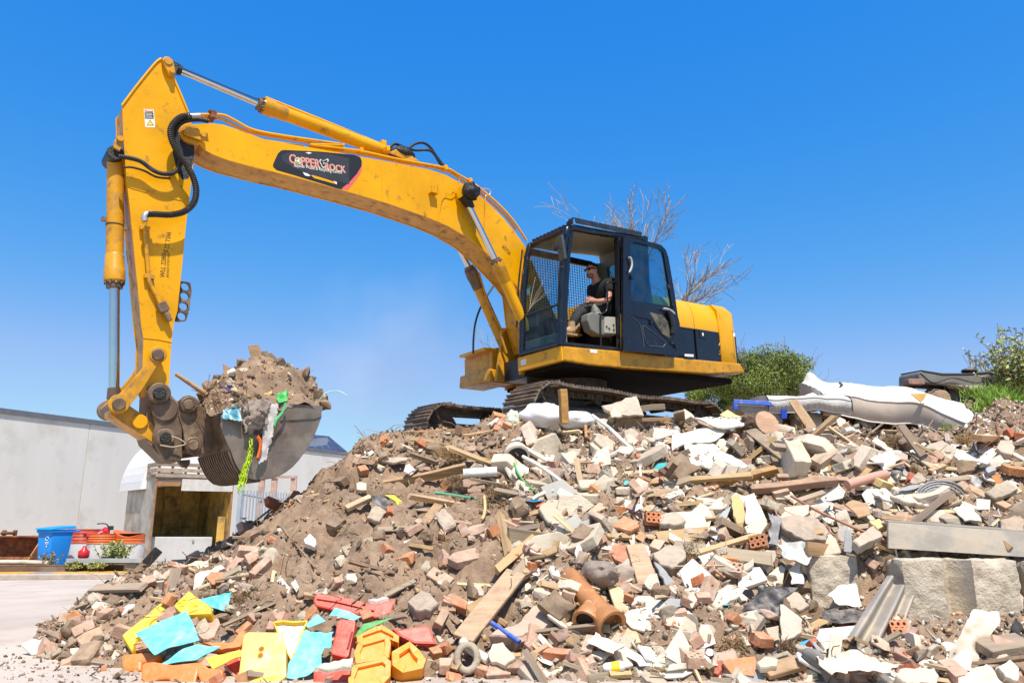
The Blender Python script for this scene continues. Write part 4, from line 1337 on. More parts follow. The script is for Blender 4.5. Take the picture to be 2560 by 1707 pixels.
fsh, fel, fwr = shl(-1), q5(1000, 960, PY - .24), q5(860, 965, PY - .24)
chain(2, [fsh, fel, fwr, fwr + Vector((.09, .01, .0))], [.058, .045, .034, .034])
hip_n, kn, an, to = pel + Vector((.02, .10, -.01)), q5(742, 1062, PY + .12), q5(668, 1235, PY + .12), q5(625, 1340, PY + .12)
chain(0, [hip_n, kn, an, an + Vector((.12, 0, -.05))], [.085, .065, .045, .04])
hip_f, kf, af = pel + Vector((.02, -.10, -.01)), q5(760, 1050, PY - .13), q5(720, 1240, PY - .13)
chain(0, [hip_f, kf, af, af + Vector((.12, 0, -.05))], [.085, .065, .045, .04])
for k in range(4):
 b = nhd + Vector((.015, -.02 + 0, .03 - .021 * k))
 chain(h_n, [b + Vector((.035, .012, 0)), b + Vector((.062, -.012, -.004)), b + Vector((.05, -.035, -.006))], [.0105, .0095, .008])
chain(h_n, [nhd + Vector((.0, .0, .045)), nhd + Vector((.035, -.02, .055))], [.011, .009])
def pobj(name, me, parent=man):
 o = bpy.data.objects.new(name, me)
 COL.objects.link(o)
 o.parent = parent
 WORLD[o.name] = EXM
 return o
body = pobj('body', skin_mesh('body', V, Ed, Rr, 0, 2, skinm))
mb = MB()
mb.ball(head + Vector((-.006, 0, .012)), (.098, .074, .112), 20, 16)
for v in mb.v:
 q = v - head
 if q.z < -.03 and q.x > 0:
  v.x += .012
  v.y = PY + (v.y - PY) * .86
mb.tube([head + Vector((.085, 0, .02)), head + Vector((.108, 0, -.018)), head + Vector((.092, 0, -.03))], [.010, .016, .012], 8)
mb.ball(head + Vector((.082, 0, -.055)), (.014, .026, .008), 10, 6)
mb.ball(head + Vector((.068, 0, -.092)), (.026, .03, .022), 10, 8)
for s in (1, -1):
 mb.ball(head + Vector((-.012, s * .074, .0)), (.02, .010, .032), 10, 8)
xb_h = pobj('face', mb.mesh('face', skinm, smooth=60))
mb = MB()
mb.ball(head + Vector((-.016, 0, .03)), (.102, .080, .112), 20, 14)
keep = []
for f_ in mb.f:
 c = sum((mb.v[i] for i in f_), Vector()) / len(f_) - head
 if c.z > .052 + max(0, c.x) * .3 or (c.x < -.035 and c.z > -.06):
  keep.append(f_)
mb.f, mb.m = keep, [0] * len(keep)
pobj('hair', mb.mesh('hair', hairm, smooth=60, fix=False))
mb = MB()
mb.ball(head + Vector((.045, 0, -.078)), (.05, .062, .045), 14, 10)
keep = []
for f_ in mb.f:
 c = sum((mb.v[i] for i in f_), Vector()) / len(f_) - head
 if c.z < -.045 and c.x > -.01:
  keep.append(f_)
mb.f, mb.m = keep, [0] * len(keep)
pobj('beard', mb.mesh('beard', mat('stubble', (.22, .115, .075), .8, bump=.2, bs=200), smooth=60, fix=False))
mb = MB()
for s in (1, -1):
 mb.ball(head + Vector((.088, s * .034, .015)), (.014, .032, .024), 12, 8)
 mb.box(head + Vector((.035, s * .078, .022)), (.115, .008, .016))
mb.box(head + Vector((.098, 0, .022)), (.01, .03, .01))
pobj('sunglasses', mb.mesh('sunglasses', shade_m, smooth=50))
sv = [pel + Vector((0, 0, .03)), wst, chs, nkb + Vector((0, 0, -.03)), nsh, nsh.lerp(nel, .62), fsh, fsh.lerp(fel, .62)]
pobj('shirt', skin_mesh('shirt', sv, [(0, 1), (1, 2), (2, 3), (2, 4), (4, 5), (2, 6), (6, 7)], [.15, .15, .172, .10, .09, .078, .09, .078], 2, 2, shirt))
tv = [pel, hip_n, kn, an + (kn - an) * .12, hip_f, kf, af + (kf - af) * .12]
tm_ = skin_mesh('trousers', tv, [(0, 1), (1, 2), (2, 3), (0, 4), (4, 5), (5, 6)], [.125, .10, .088, .064, .10, .085, .064], 0, 2, trous)
for v in tm_.vertices:
 v.co += Vector(v.normal) * .012 * mnoise.noise(v.co * 16)
pobj('trousers', tm_)
for a_ in (an, af):
 mb = MB()
 mb.tube([a_ + Vector((-.01, 0, .10)), a_ + Vector((-.01, 0, .0)), a_ + Vector((0, 0, -.045))], [.058, .056, .06], 14)
 mb.ball(a_ + Vector((.075, 0, -.045)), (.14, .056, .055), 16, 10)
 mb.box(a_ + Vector((.06, 0, -.092)), (.27, .10, .025))
 pobj('boot', mb.mesh('boot', bootm, smooth=50))
# ================================================================== yard behind: wall, kerb, bin, drums, truck body, fence
wallm = mat('tilt_panel_concrete', (.60, .575, .53), .85, var=.05, vs=.8, bump=.05, bs=14, dirt=(.50, .46, .40), dirt_amt=.30, ds=.8, stretch=(1, 1, .12))
joint_m = mat('joint_sealant', (.55, .43, .27), .8, var=.1, bump=.02)
coping_m = mat('coping_steel', (.14, .15, .165), .5, .2, var=.1, bump=.02)
WA, WB = at(0, 1030, 24.0), at(870, 1137, 39.6)
ztop_w = 4.5
wd = (Vector((WB.x, WB.y, 0)) - Vector((WA.x, WA.y, 0))).normalized()
wn_ = Vector((wd.y, -wd.x, 0))
W0 = Vector((WA.x, WA.y, 0)) - wd * 4.0
wall = thing('warehouse_wall', 'long pale grey concrete panel wall with dark coping behind the yard', 'wall', W0)
jx = on_plane(193, 1315, W0, wn_)
joff = (jx - W0).dot(wd)
pw_ = 6.2
k0 = joff % pw_
marks = [0] + [k0 + pw_ * k for k in range(5)]
for a, b in zip(marks, marks[1:]):
 p = [W0 + wd * (a + .012) + Vector((0, 0, -.1)), W0 + wd * (b - .012) + Vector((0, 0, -.1)), W0 + wd * (b - .012) + Vector((0, 0, ztop_w)), W0 + wd * (a + .012) + Vector((0, 0, ztop_w))]
 MB().prism(p, -wn_ * .18).build('wall_panel', wallm, wall, bevel=.008)
 q = W0 + wd * b - wn_ * .01
 MB().box(q + Vector((0, 0, ztop_w / 2)) - wn_ * .03, (.034, .05, ztop_w), frame_from(wd, (0, 0, 1))).build('panel_joint', joint_m, wall)
e_ = marks[-1]
p = [W0 + wn_ * .06 + Vector((0, 0, ztop_w - .02)), W0 + wn_ * .06 + Vector((0, 0, ztop_w + .15)), W0 - wn_ * .3 + Vector((0, 0, ztop_w + .15)), W0 - wn_ * .3 + Vector((0, 0, ztop_w - .02))]
MB().prism(p, wd * e_).build('coping', coping_m, wall)
sol_m = mat('solar_blue', (.05, .065, .13), .4, .2, var=.15, vs=2, bump=0, spec=.6)
pale_wall = mat('pale_render', (.58, .56, .52), .8, var=.06, vs=1, bump=.05)
so_ = thing('solar_shed', 'low building with blue solar panels on its pitched roof behind the bucket', 'building', (-11, 46, 0))
A = at(762, 1086, 47)
B = at(822, 1092, 46)
C_ = at(868, 1131, 44)
D_ = at(750, 1122, 44)
MB().prism([Vector((D_.x - .5, 44.2, 0)), Vector((C_.x + .1, 44.2, 0)), Vector((C_.x + .1, 44.2, C_.z - .05)), Vector((D_.x - .5, 44.2, D_.z - .05))], (0, 5, 0)).build('wall', pale_wall, so_)
nu_, nv_ = 6, 3
P4 = lambda u, v: (D_.lerp(C_, u)).lerp(A.lerp(B, u), v)
MB().prism([P4(-.03, -.05), P4(1.03, -.05), P4(1.03, 1.03), P4(-.03, 1.03)], (0, 0, -.12)).build('roof', coping_m, so_)
for i in range(nu_):
 for j in range(nv_):
  e = .012
  q = [P4(i / nu_ + e, j / nv_ + e), P4((i + 1) / nu_ - e, j / nv_ + e), P4((i + 1) / nu_ - e, (j + 1) / nv_ - e), P4(i / nu_ + e, (j + 1) / nv_ - e)]
  MB().prism([v + Vector((0, 0, .06)) for v in q], (0, 0, -.03)).build('solar_panel', sol_m, so_)
K0, K1 = on_z(-250, 1452, 0), on_z(420, 1446, 0)
kd = (K1 - K0).normalized()
kn = Vector((kd.y, -kd.x, 0))
if kn.y > 0:
 kn = -kn
kerb_c = mat('kerb_concrete', (.42, .35, .29), .9, var=.15, bump=.2)
kerb_y = mat('kerb_yellow', (.72, .36, .015), .7, var=.18, vs=6, bump=.1, dirt=(.36, .27, .17), dirt_amt=.35, ds=3)
kerb_b = mat('kerb_grey_blue', (.27, .26, .28), .8, var=.15, bump=.1)
kerb = thing('kerb', 'low concrete kerb with worn yellow paint in front of the blue bin', 'kerb', K0)
L_ = (K1 - K0).length
MB().prism([K0, K0 - kn * .55, K0 - kn * .55 + Vector((0, 0, .12)), K0 - kn * .02 + Vector((0, 0, .12)), K0 + Vector((0, 0, .09))], kd * L_).build('kerb_stone', kerb_c, kerb, bevel=.01)
tx = lambda px: (on_plane(px, 1440, K0, kn) - K0).dot(kd)
for a, b, mm in ((0, tx(66), kerb_y), (tx(68), tx(120), kerb_b), (tx(122), L_, kerb_y)):
 MB().box(K0 + kd * (a + b) / 2 - kn * .29 + Vector((0, 0, .122)), (b - a, .50, .012), frame_from(kd, (0, 0, 1))).build('painted_band', mm, kerb)
ep = thing('edging_plate', 'rusty brown steel edging plate lying along behind the yellow kerb', 'edging', K0 - kn * .8)
Lp = tx(300) + .2
MB().box(K0 + kd * Lp / 2 - kn * .75 + Vector((0, 0, .13)), (Lp, .03, .20), frame_from(kd, (0, 0, 1))).build('plate', mat('rusty_plate', (.22, .125, .075), .8, .2, var=.25, vs=3, bump=.1, dirt=(.32, .24, .17), dirt_amt=.5, ds=2), ep, bevel=.004)
MB().box(K0 + kd * Lp / 2 - kn * .80 + Vector((0, 0, .238)), (Lp, .14, .014), frame_from(kd, (0, 0, 1))).build('flange', MATS['rusty_plate'], ep)
BY = 17.3
bl_, br_ = at(108, 1412, BY), at(170, 1412, BY)
bcx = (at(100, 1312, BY).x + at(190, 1312, BY).x) / 2 - .02
blue = mat('bin_blue', (.008, .26, .78), .42, var=.06, bump=.02, spec=.5)
blue2 = mat('bin_lid_blue', (.010, .29, .82), .42, var=.06, bump=.02, spec=.5)
binr = thing('wheelie_bin', 'bright blue plastic wheelie bin standing against the grey wall', 'bin', Matrix.Translation((bcx, BY, 0)) @ Matrix.Rotation(R(-20), 4, 'Z'))
def box_taper(z0, z1, w0, d0, w1, d1):
 f = lambda z, w, d: [Vector((-w, -d, z)), Vector((w, -d, z)), Vector((w, d, z)), Vector((-w, d, z))]
 return MB().loft(f(z0, w0, d0), f(z1, w1, d1))
box_taper(.02, .94, .17, .20, .215, .27).build('body', blue, binr, bevel=.03, local=True, smooth=35)
box_taper(.90, .965, .235, .29, .235, .29).build('rim', blue, binr, bevel=.015, local=True)
lid = MB()
lid.loft([Vector((-.25, -.34, .965)), Vector((.25, -.34, .965)), Vector((.25, .30, .985)), Vector((-.25, .30, .985))], [Vector((-.23, -.31, 1.0)), Vector((.23, -.31, 1.0)), Vector((.23, .28, 1.05)), Vector((-.23, .28, 1.05))])
lid.build('lid', blue2, binr, bevel=.012, local=True)
MB().tube([(-.26, .40, .93), (.26, .40, .93)], .018, 8).build('handle', blue, binr, local=True)
MB().box((-.22, .18, .52), (.10, .2, .76)).build('side_rib', blue, binr, bevel=.03, local=True)
for s in (-1, 1):
 MB().tube([(s * .26, .25, .10), (s * .31, .25, .10)], .10, 16).build('wheel', rubber, binr, local=True, smooth=40)
def wtext(txt, A, B, nrm, name, m, parent, vs=1.0):
 return text(txt, A, B, 0, name, m, parent, vs, plane=nrm)
bm_ = WORLD[binr.name]
fz = lambda x, z: bm_ @ Vector((x, -.202 - (z - .02) / .92 * .07 - .008, z))
nrm_b = (bm_.to_3x3() @ Vector((0, -1, .1))).normalized()
wtext('1', fz(.06, .60), fz(.085, .60), nrm_b, 'number', white_paint, binr, 1.0)
for k in range(2):
 MB().tube([fz(.03, .70 - .03 * k), fz(.13, .70 - .03 * k)], .006, 4).build('printed_line', white_paint, binr)
pts = [fz(.08 + .045 * math.cos(t), .78 + .04 * math.sin(t)) for t in [2 * math.pi * k / 12 * .85 for k in range(13)]]
MB().tube(pts, .006, 4).build('printed_ring', white_paint, binr)
RBY = 17.6
ra, rb2 = at(-60, 1340, RBY), at(92, 1340, RBY)
rbk = thing('loader_bucket', 'rusty brown loader bucket resting on the ground beside the blue bin', 'loader bucket', ((ra.x + rb2.x) / 2, RBY, 0))
prof_ = [Vector((0, RBY - .35, .1)), Vector((0, RBY + .45, .05)), Vector((0, RBY + .6, .35)), Vector((0, RBY + .5, .75)), Vector((0, RBY + .35, .83)), Vector((0, RBY + .25, .80)), Vector((0, RBY + .40, .70)), Vector((0, RBY + .5, .4)), Vector((0, RBY + .38, .13)), Vector((0, RBY - .35, .13))]
MB().prism([v + Vector((ra.x - .8, 0, 0)) for v in prof_], (rb2.x - ra.x + .8, 0, 0)).build('shell', rust, rbk, bevel=.006)
for x in (rb2.x, ra.x - .78):
 MB().prism([v + Vector((x, 0, 0)) for v in (Vector((0, RBY - .4, .08)), Vector((0, RBY + .48, .03)), Vector((0, RBY + .62, .35)), Vector((0, RBY + .5, .78)), Vector((0, RBY + .3, .86)))], (-.03, 0, 0)).build('end_plate', mat('rust_orange', (.40, .16, .05), .85, var=.3, bump=.2), rbk, bevel=.004)
for px in (8, 35):
 c = at(px, 1338, RBY + .4)
 MB().prism([c + Vector((-.03, 0, -.12)), c + Vector((.03, 0, -.12)), c + Vector((.04, 0, .12)), c + Vector((-.04, 0, .12))], (0, .05, 0)).build('lug', rust, rbk, bevel=.004)
MB().tube([at(3, 1332, RBY + .38), at(37, 1332, RBY + .38)], .035, 10).build('pin', rust, rbk, smooth=40)
redp = mat('drum_red', (.62, .095, .045), .5, var=.15, vs=5, bump=.05, dirt=(.55, .30, .22), dirt_amt=.3, ds=4)
orgp = mat('drum_orange_red', (.70, .15, .035), .5, var=.12, vs=5, bump=.05)
whtp = mat('drum_white', (.74, .71, .66), .5, var=.05, bump=.03, dirt=(.5, .42, .33), dirt_amt=.25, ds=3)
def drum(px, Y, r, top, mcol, lab, dented=False):
 c = at(px, 1400, Y)
 t = thing('plastic_drum', lab, 'drum', (c.x, Y, 0), 'red and white drums by the wall')
 zs, rs = [], []
 zw = .66
 mbw = MB().tube([(c.x, Y, .0), (c.x, Y, .05), (c.x, Y, zw * .6), (c.x, Y, zw)], [r * .80, r * .84, r * .96, r], 28)
 mbw.build('white_base', whtp, t, smooth=40)
 pts, rr2 = [], []
 n = 9
 for k in range(n * 2):
  z = zw + (top - zw) * k / (n * 2 - 1)
  pts.append(Vector((c.x, Y, z)))
  rr2.append(r * (1.0 + (.028 if k % 4 < 2 else 0)))
 m2 = MB().tube(pts, rr2, 28)
 if dented:
  for v in m2.v:
   if v.z > top - .18:
    v.z -= .09 * (1 + math.sin((v.x - c.x) * 6 + 1)) * (v.z - top + .18) / .18
 m2.build('ribbed_top', mcol, t, smooth=30)
 MB().tube([(c.x, Y, top - .10), (c.x, Y, top - .09)], r * .9, 24).build('sunken_lid', rust, t)
 return t
drum(203, 18.3, .33, .97, redp, 'red and white drum partly hidden behind the blue bin')
drum(249, 17.6, .30, .88, orgp, 'orange red and white ribbed drum carrying a fire extinguisher', False)
drum(317, 17.9, .33, .97, orgp, 'orange red and white drum with a torn rim behind green weeds', True)
fe = thing('fire_extinguisher', 'red fire extinguisher with black hose lying on top of a ribbed drum', 'fire extinguisher', at(252, 1345, 17.5))
exr = mat('extinguisher_red', (.55, .02, .03), .3, var=.06, bump=.01)
a, b = at(243, 1342, 17.45), at(272, 1322, 17.45)
MB().tube([a, a.lerp(b, .08), a.lerp(b, .85), b], [.05, .09, .09, .045], 16).build('body', exr, fe, smooth=40)
MB().box(b + (b - a) * .15, (.12, .06, .09)).build('valve_head', mat('valve_black', (.03, .03, .03), .4, bump=0), fe, bevel=.015)
MB().tube(spline([b, at(268, 1311, 17.45), at(258, 1308, 17.45), at(243, 1309, 17.45)], 5), .014, 6).build('hose', rubber, fe, smooth=60)
MB().box(a.lerp(b, .45) + Vector((0, -.09, 0)), (.12, .012, .10), frame_from(b - a, (0, -1, 0.3))).build('paper_label', white_paint, fe)
fe2 = thing('fire_extinguisher', 'small red extinguisher lying flat on the middle drum under the other', 'fire extinguisher', at(228, 1341, 17.3))
a, b = at(217, 1338, 17.42), at(238, 1341, 17.42)
MB().tube([a, a.lerp(b, .15), b], [.04, .075, .075], 14).build('body', exr, fe2, smooth=40)
MB().box(a - (b - a) * .12, (.08, .05, .07)).build('valve_head', MATS['valve_black'], fe2, bevel=.01)
rb_ = at(210, 1380, 16.9)
rball = thing('red_bottle', 'small red round plastic bottle standing before the white drum', 'bottle', (rb_.x, 16.9, .37))
MB().tube([(rb_.x, 16.9, .36), (rb_.x, 16.9, .40), (rb_.x, 16.9, .52), (rb_.x, 16.9, .57), (rb_.x, 16.9, .63)], [.07, .11, .11, .05, .03], 16).build('body', exr, rball, smooth=50)
bm0, bm1 = at(170, 1396, 16.6), at(362, 1396, 16.6)
sb = thing('steel_beam', 'pale grey steel beam lying on blocks in front of the drums', 'beam', ((bm0.x + bm1.x) / 2, 16.6, 0))
zb_ = .34
MB().box(((bm0.x + bm1.x) / 2, 16.6, zb_), (bm1.x - bm0.x, .14, .085)).build('beam', mat('galv', (.42, .43, .42), .5, .4, var=.08, bump=.03), sb, bevel=.004)
for px in (185, 240, 330):
 MB().box((at(px, 1396, 16.6).x, 16.62, .145), (.25, .16, .29)).build('block', mat('block_dark', (.09, .08, .075), .9, bump=.2), sb, bevel=.01)
TC = at(371, 1384, 22.5)
TC.z = 0
TL = at(302, 1384, 24.6)
TL.z = 0
TR = at(566, 1384, 23.6)
TR.z = 0
th = 2.38
tk = thing('truck_body', 'derelict truck box with open ochre interior and weathered grey side', 'truck body', TC)
alu = mat('weathered_aluminium', (.42, .40, .35), .55, .35, var=.25, vs=2.2, bump=.08, bs=8, dirt=(.32, .21, .12), dirt_amt=.35, ds=1.8)
och = mat('ochre_steel', (.68, .42, .09), .65, var=.3, vs=2, bump=.06, dirt=(.17, .12, .07), dirt_amt=.55, ds=1.6)
upz = Vector((0, 0, 1))
sideN = (TL - TC).cross(upz).normalized()
MB().prism([TC, TL, TL + upz * th, TC + upz * th], -sideN * .05 if sideN.y < 0 else sideN * .05).build('side_panel', alu, tk, bevel=.004)
back = Vector((TR.x, TR.y, 0)) - TC
bn = back.cross(upz).normalized()
if bn.y < 0:
 bn = -bn
bn = (TL - TC).normalized()
dpt = (TL - TC).length - .06
MB().prism([TC + bn * dpt, TR + bn * dpt, TR + bn * dpt + upz * th, TC + bn * dpt + upz * th], bn * .05).build('back_wall', och, tk)
for k in range(1, 4):
 q = TC.lerp(TR, k / 4) + bn * (dpt - .03)
 MB().box(q + upz * th / 2, (.05, .06, th), frame_from(back, upz)).build('wall_rib', och, tk, bevel=.01)
MB().box((TC + TR) / 2 + bn * (dpt - .025) + upz * 1.05, (back.length, .04, .04), frame_from(back, upz)).build('wall_rail', och, tk)
MB().prism([TR, TR + bn * dpt, TR + bn * dpt + upz * th, TR + upz * th], back.normalized() * .05).build('end_wall', och, tk)
MB().prism([TC + upz * th, TR + upz * th, TR + bn * dpt + upz * th, TC + bn * dpt + upz * th], upz * .05).build('roof', alu, tk)
for q in (TC, TR):
 MB().box(q + upz * th / 2 - bn * .02, (.05, .07, th + .02), frame_from(back, upz)).build('corner_post', mat('rust_post', (.34, .17, .08), .8, var=.25, bump=.1), tk, bevel=.006)
MB().box(TC.lerp(TR, .66) + upz * (th - .18) - bn * .06, (back.length * .68, .05, .34), frame_from(back, upz)).build('fascia_board', mat('fascia_pale', (.55, .52, .47), .7, var=.12, bump=.05, dirt=(.5, .25, .2), dirt_amt=.2, ds=4), tk, bevel=.004)
MB().box(TC.lerp(TR, .16) + upz * (th - .16) - bn * .02, (back.length * .3, .05, .12), frame_from(back, upz)).build('fascia_board', MATS['rust_post'], tk, bevel=.004)
MB().prism([TC.lerp(TR, .0) + bn * .5 + upz * 0, TR.lerp(TC, .12) + bn * .5, TR.lerp(TC, .12) + bn * .5 + upz * .70, TC + bn * .5 + upz * .72], bn * .12).build('white_panel', mat('white_enamel', (.52, .52, .51), .35, var=.04, bump=.01), tk, bevel=.03)
MB().tube([TC.lerp(TR, .62) + bn * .46 + upz * .6, TC.lerp(TR, .62) + bn * .5 + upz * .6], .035, 12).build('filler_cap', MATS['galv'], tk)
MB().prism([TR.lerp(TC, .12) + bn * .2, TR.lerp(TC, .02) + bn * .2, TR.lerp(TC, .02) + bn * .2 + upz * 1.3, TR.lerp(TC, .12) + bn * .2 + upz * 1.3], bn * .03).build('loose_board', och, tk)
tray = thing('timber_tray', 'weathered grey timber tray lying upside down on the truck box', 'tray', TC + upz * (th + .06))
wood_g = mat('weathered_timber', (.35, .27, .19), .9, var=.22, vs=4, bump=.35, bs=22, rnd=.22, hue=.01, stretch=(.25, 3, 3), dust=SOILC, dust_amt=.35)
dL = (TL - TC).normalized()
for j in range(3):
 z = th + .08 + j * .16
 MB().box(TC.lerp(TR, .46) + upz * z - bn * .06, (back.length * .96, .05, .10), frame_from(back, upz)).build('plank', wood_g, tray, bevel=.006)
 MB().box(TC + dL * 1.5 + upz * z + sideN * .0, (3.0, .05, .12), frame_from(dL, upz)).build('plank', wood_g, tray, bevel=.006)
for k in range(6):
 MB().box(TC.lerp(TR, .02 + k * .17) + upz * (th + .24) - bn * .02, (.07, .05, .42), frame_from(back, upz)).build('cleat', wood_g, tray, bevel=.004)
MB().box(TC.lerp(TR, .5) + upz * (th + .12) + bn * .7, (back.length, 1.4, .05), frame_from(back, upz)).build('deck', wood_g, tray)
cn = thing('white_canopy', 'white curved fibreglass canopy shell standing on the timber tray', 'canopy', TC + upz * (th + .5))
can_w = mat('canopy_white', (.72, .72, .72), .4, var=.03, bump=.01)
mb = MB()
base_c = TC + upz * (th + .05) + bn * .9 + back.normalized() * .12
H_ = 2.0
arc = lambda t: Vector((0, 0, 0)) + back.normalized() * (-.25 + 1.35 * (1 - math.cos(t * math.pi / 2))) + upz * (-.35 + 1.75 * math.sin(t * math.pi / 2))
n_ = 12
for k in range(n_):
 a, b = base_c + arc(k / n_), base_c + arc((k + 1) / n_)
 mb.prism([a, b, b + bn * 2.2, a + bn * 2.2], (b - a).cross(bn).normalized() * .04)
mb.build('shell', can_w, cn, smooth=40)
fan = [base_c + arc(k / n_) for k in range(n_ + 1)] + [base_c + back.normalized() * 1.9 + upz * 1.4, base_c + back.normalized() * 1.9 + upz * -.0]
MB().prism(fan, bn * .05).build('end_panel', can_w, cn)
for k in range(3):
 MB().box(base_c + back.normalized() * .5 + upz * (.2 + .25 * k) - bn * .015, (.7, .03, .03), frame_from(back, upz)).build('moulding', can_w, cn)
gm = mat('gate_grey_blue', (.36, .41, .46), .5, .2, var=.08, bump=.03)
GY0, GY1 = 21.5, 25.0
ga, gb = at(588, 1400, GY0), at(745, 1400, GY1)
ga.z = gb.z = 0
gate = thing('picket_gate', 'grey blue steel picket gate leaning behind the left flank of the mound', 'gate', ga)
gl = (gb - ga)
for k in range(22):
 q = ga + gl * (k / 21)
 MB().box(q + upz * 1.0, (.03, .03, 2.0 + .02 * (k % 2)), frame_from(gl, upz)).build('picket', gm, gate)
for z, dz in ((.35, 0), (1.9, -.25)):
 A_, B_ = ga + upz * z, gb + upz * (z + dz)
 MB().tube([A_ - gl.normalized().cross(upz) * .04, B_ - gl.normalized().cross(upz) * .04], .035, 6).build('rail', gm, gate)
MB().box(ga + upz * 1.15, (.10, .10, 2.3)).build('gate_post', gm, gate, bevel=.006)
pk = mat('faded_red_steel', (.50, .33, .26), .7, var=.2, bump=.05)
rf = thing('steel_rack', 'faded red steel rack standing by the far wall below the bucket', 'rack', (at(660, 1400, 30).x, 30, 0))
for px in (640, 672, 722):
 q = at(px, 1400, 30)
 MB().box((q.x, 30, 1.45), (.22, .10, 2.9)).build('upright', pk, rf, bevel=.006)
for z in (2.85, 2.0):
 x0, x1 = at(636, 1400, 30).x, at(726, 1400, 30).x
 MB().box(((x0 + x1) / 2, 29.94, z), (x1 - x0, .08, .10)).build('crossbar', pk, rf, bevel=.004)
for a, b, r_, mm, nm, lab in (((258, 1398), (345, 1412), .05, rubber, 'black_pole', 'black steel pole lying under the pale beam near the weeds'),
        ((262, 1408), (360, 1418), .04, rubber, 'black_pole', 'thin black pole lying lowest beside the rusty plate'),
        ((0, 1407), (120, 1411), .05, mat('pale_canvas', (.55, .47, .36), .9, var=.15, bump=.2), 'rolled_canvas', 'pale rolled canvas lying before the rusty loader bucket')):
 A_, B_ = at(*a, 16.75), at(*b, 16.75)
 A_.z, B_.z = max(A_.z, .30), max(B_.z, .28)
 o = MB().tube([A_, A_.lerp(B_, .5) + Vector((0, 0, .01)), B_], r_, 8).build(nm, mm, smooth=50)
 tag(o, lab, nm.split('_')[1])
# ================================================================== rubble: material palette and builders
DU = (.52, .395, .27)
wk = dict(rough=.9, var=.2, vs=5, bump=.35, bs=26, rnd=.26, hue=.012, stretch=(.22, 3, 3), dust=DU, dust_amt=.5)
T_TAN = mat('timber_tan', (.44, .28, .135), **wk)
T_ORG = mat('timber_orange', (.46, .235, .075), **wk)
T_PINK = mat('timber_pinkish', (.42, .265, .16), **wk)
T_DARK = mat('timber_dark', (.20, .125, .075), **wk)
T_PINE = mat('timber_pale', (.60, .45, .26), **wk)
T_GREY = wood_g
pk_ = dict(rough=.9, bump=.22, bs=40, rnd=.10, dust=DU, dust_amt=.36)
P_WHITE = mat('plaster_white', (.77, .715, .625), var=.06, vs=4, dirt=(.50, .41, .31), dirt_amt=.22, ds=5, **pk_)
P_CREAM = mat('board_cream', (.68, .60, .47), var=.10, vs=4, dirt=(.42, .33, .24), dirt_amt=.3, ds=5, **pk_)
P_YEL = mat('board_yellow', (.66, .47, .20), var=.10, vs=4, **pk_)
ck = dict(rough=.95, bump=.7, bs=30, rnd=.3, hue=.014, dust=DU, dust_amt=.7)
C_GREY = mat('concrete_grey', (.40, .33, .25), var=.16, vs=7, dirt=(.27, .215, .16), dirt_amt=.3, ds=4, **ck)
C_PALE = mat('concrete_pale', (.62, .53, .41), var=.13, vs=7, dirt=(.36, .29, .21), dirt_amt=.28, ds=4, **ck)
C_ROCK = mat('rock_pinkish', (.44, .315, .235), var=.16, vs=5, **ck)
CLOD = mat('soil_clod', (.235, .158, .10), var=.25, vs=6, rough=.98, bump=.9, bs=26, rnd=.2, dust=DU, dust_amt=.42)
CLOD_D = mat('dark_clod', (.14, .092, .06), var=.3, vs=6, rough=.98, bump=.9, bs=26, rnd=.2, dust=DU, dust_amt=.25)
bk_ = dict(rough=.92, var=.18, vs=9, bump=.4, bs=34, rnd=.20, hue=.012, dust=DU)
B_RED = mat('brick_red', (.43, .125, .055), dust_amt=.35, dirt=(.52, .40, .31), dirt_amt=.15, ds=7, **bk_)
B_ORG = mat('brick_orange', (.50, .20, .085), dust_amt=.45, dirt=(.54, .42, .32), dirt_amt=.25, ds=6, **bk_)
B_PALE = mat('brick_dusty_pink', (.49, .30, .205), dust_amt=.6, dirt=(.55, .44, .34), dirt_amt=.35, ds=6, **bk_)
B_BRN = mat('brick_brown', (.30, .18, .125), dust_amt=.5, **bk_)
S_BLUE = mat('slate_blue_grey', (.30, .325, .335), var=.1, vs=5, rough=.7, bump=.1, rnd=.15, dust=DU, dust_amt=.4)
S_GREY = mat('tile_grey', (.46, .44, .39), var=.07, vs=4, rough=.6, bump=.08, rnd=.15, dust=DU, dust_amt=.3)
FIBRE = mat('dry_fibre', (.40, .26, .125), rough=.95, var=.3, bump=0, rnd=.2)
FIBRE_D = mat('root_fibre', (.24, .15, .08), rough=.95, var=.3, bump=0, rnd=.2)
pl_ = dict(rough=.5, bump=.12, bs=18, spec=.4, dust=(.62, .52, .42), dust_amt=.28)
PL_YEL = mat('plastic_yellow', (.80, .50, .010), var=.06, vs=3, dirt=(.34, .24, .10), dirt_amt=.16, ds=9, **pl_)
PL_YEL2 = mat('plastic_pale_yellow', (.80, .58, .11), var=.05, vs=3, dirt=(.75, .66, .45), dirt_amt=.4, ds=5, **pl_)
PL_ORG = mat('plastic_orange', (.80, .185, .018), var=.07, vs=3, dirt=(.66, .34, .16), dirt_amt=.12, ds=5, **pl_)
PL_ORG2 = mat('plastic_amber', (.80, .30, .012), var=.07, vs=3, dirt=(.72, .42, .2), dirt_amt=.14, ds=5, **pl_)
PL_RED = mat('plastic_red', (.64, .055, .025), var=.08, vs=3, dirt=(.62, .30, .24), dirt_amt=.18, ds=4, **pl_)
PL_CYAN = mat('plastic_cyan', (.10, .56, .60), var=.06, vs=3, dirt=(.45, .62, .62), dirt_amt=.28, ds=4, **pl_)
PL_TEAL = mat('plastic_teal', (.02, .44, .47), var=.06, vs=3, dirt=(.2, .42, .42), dirt_amt=.15, ds=5, **pl_)
PL_GREEN = mat('plastic_green', (.03, .36, .06), var=.08, vs=3, **pl_)
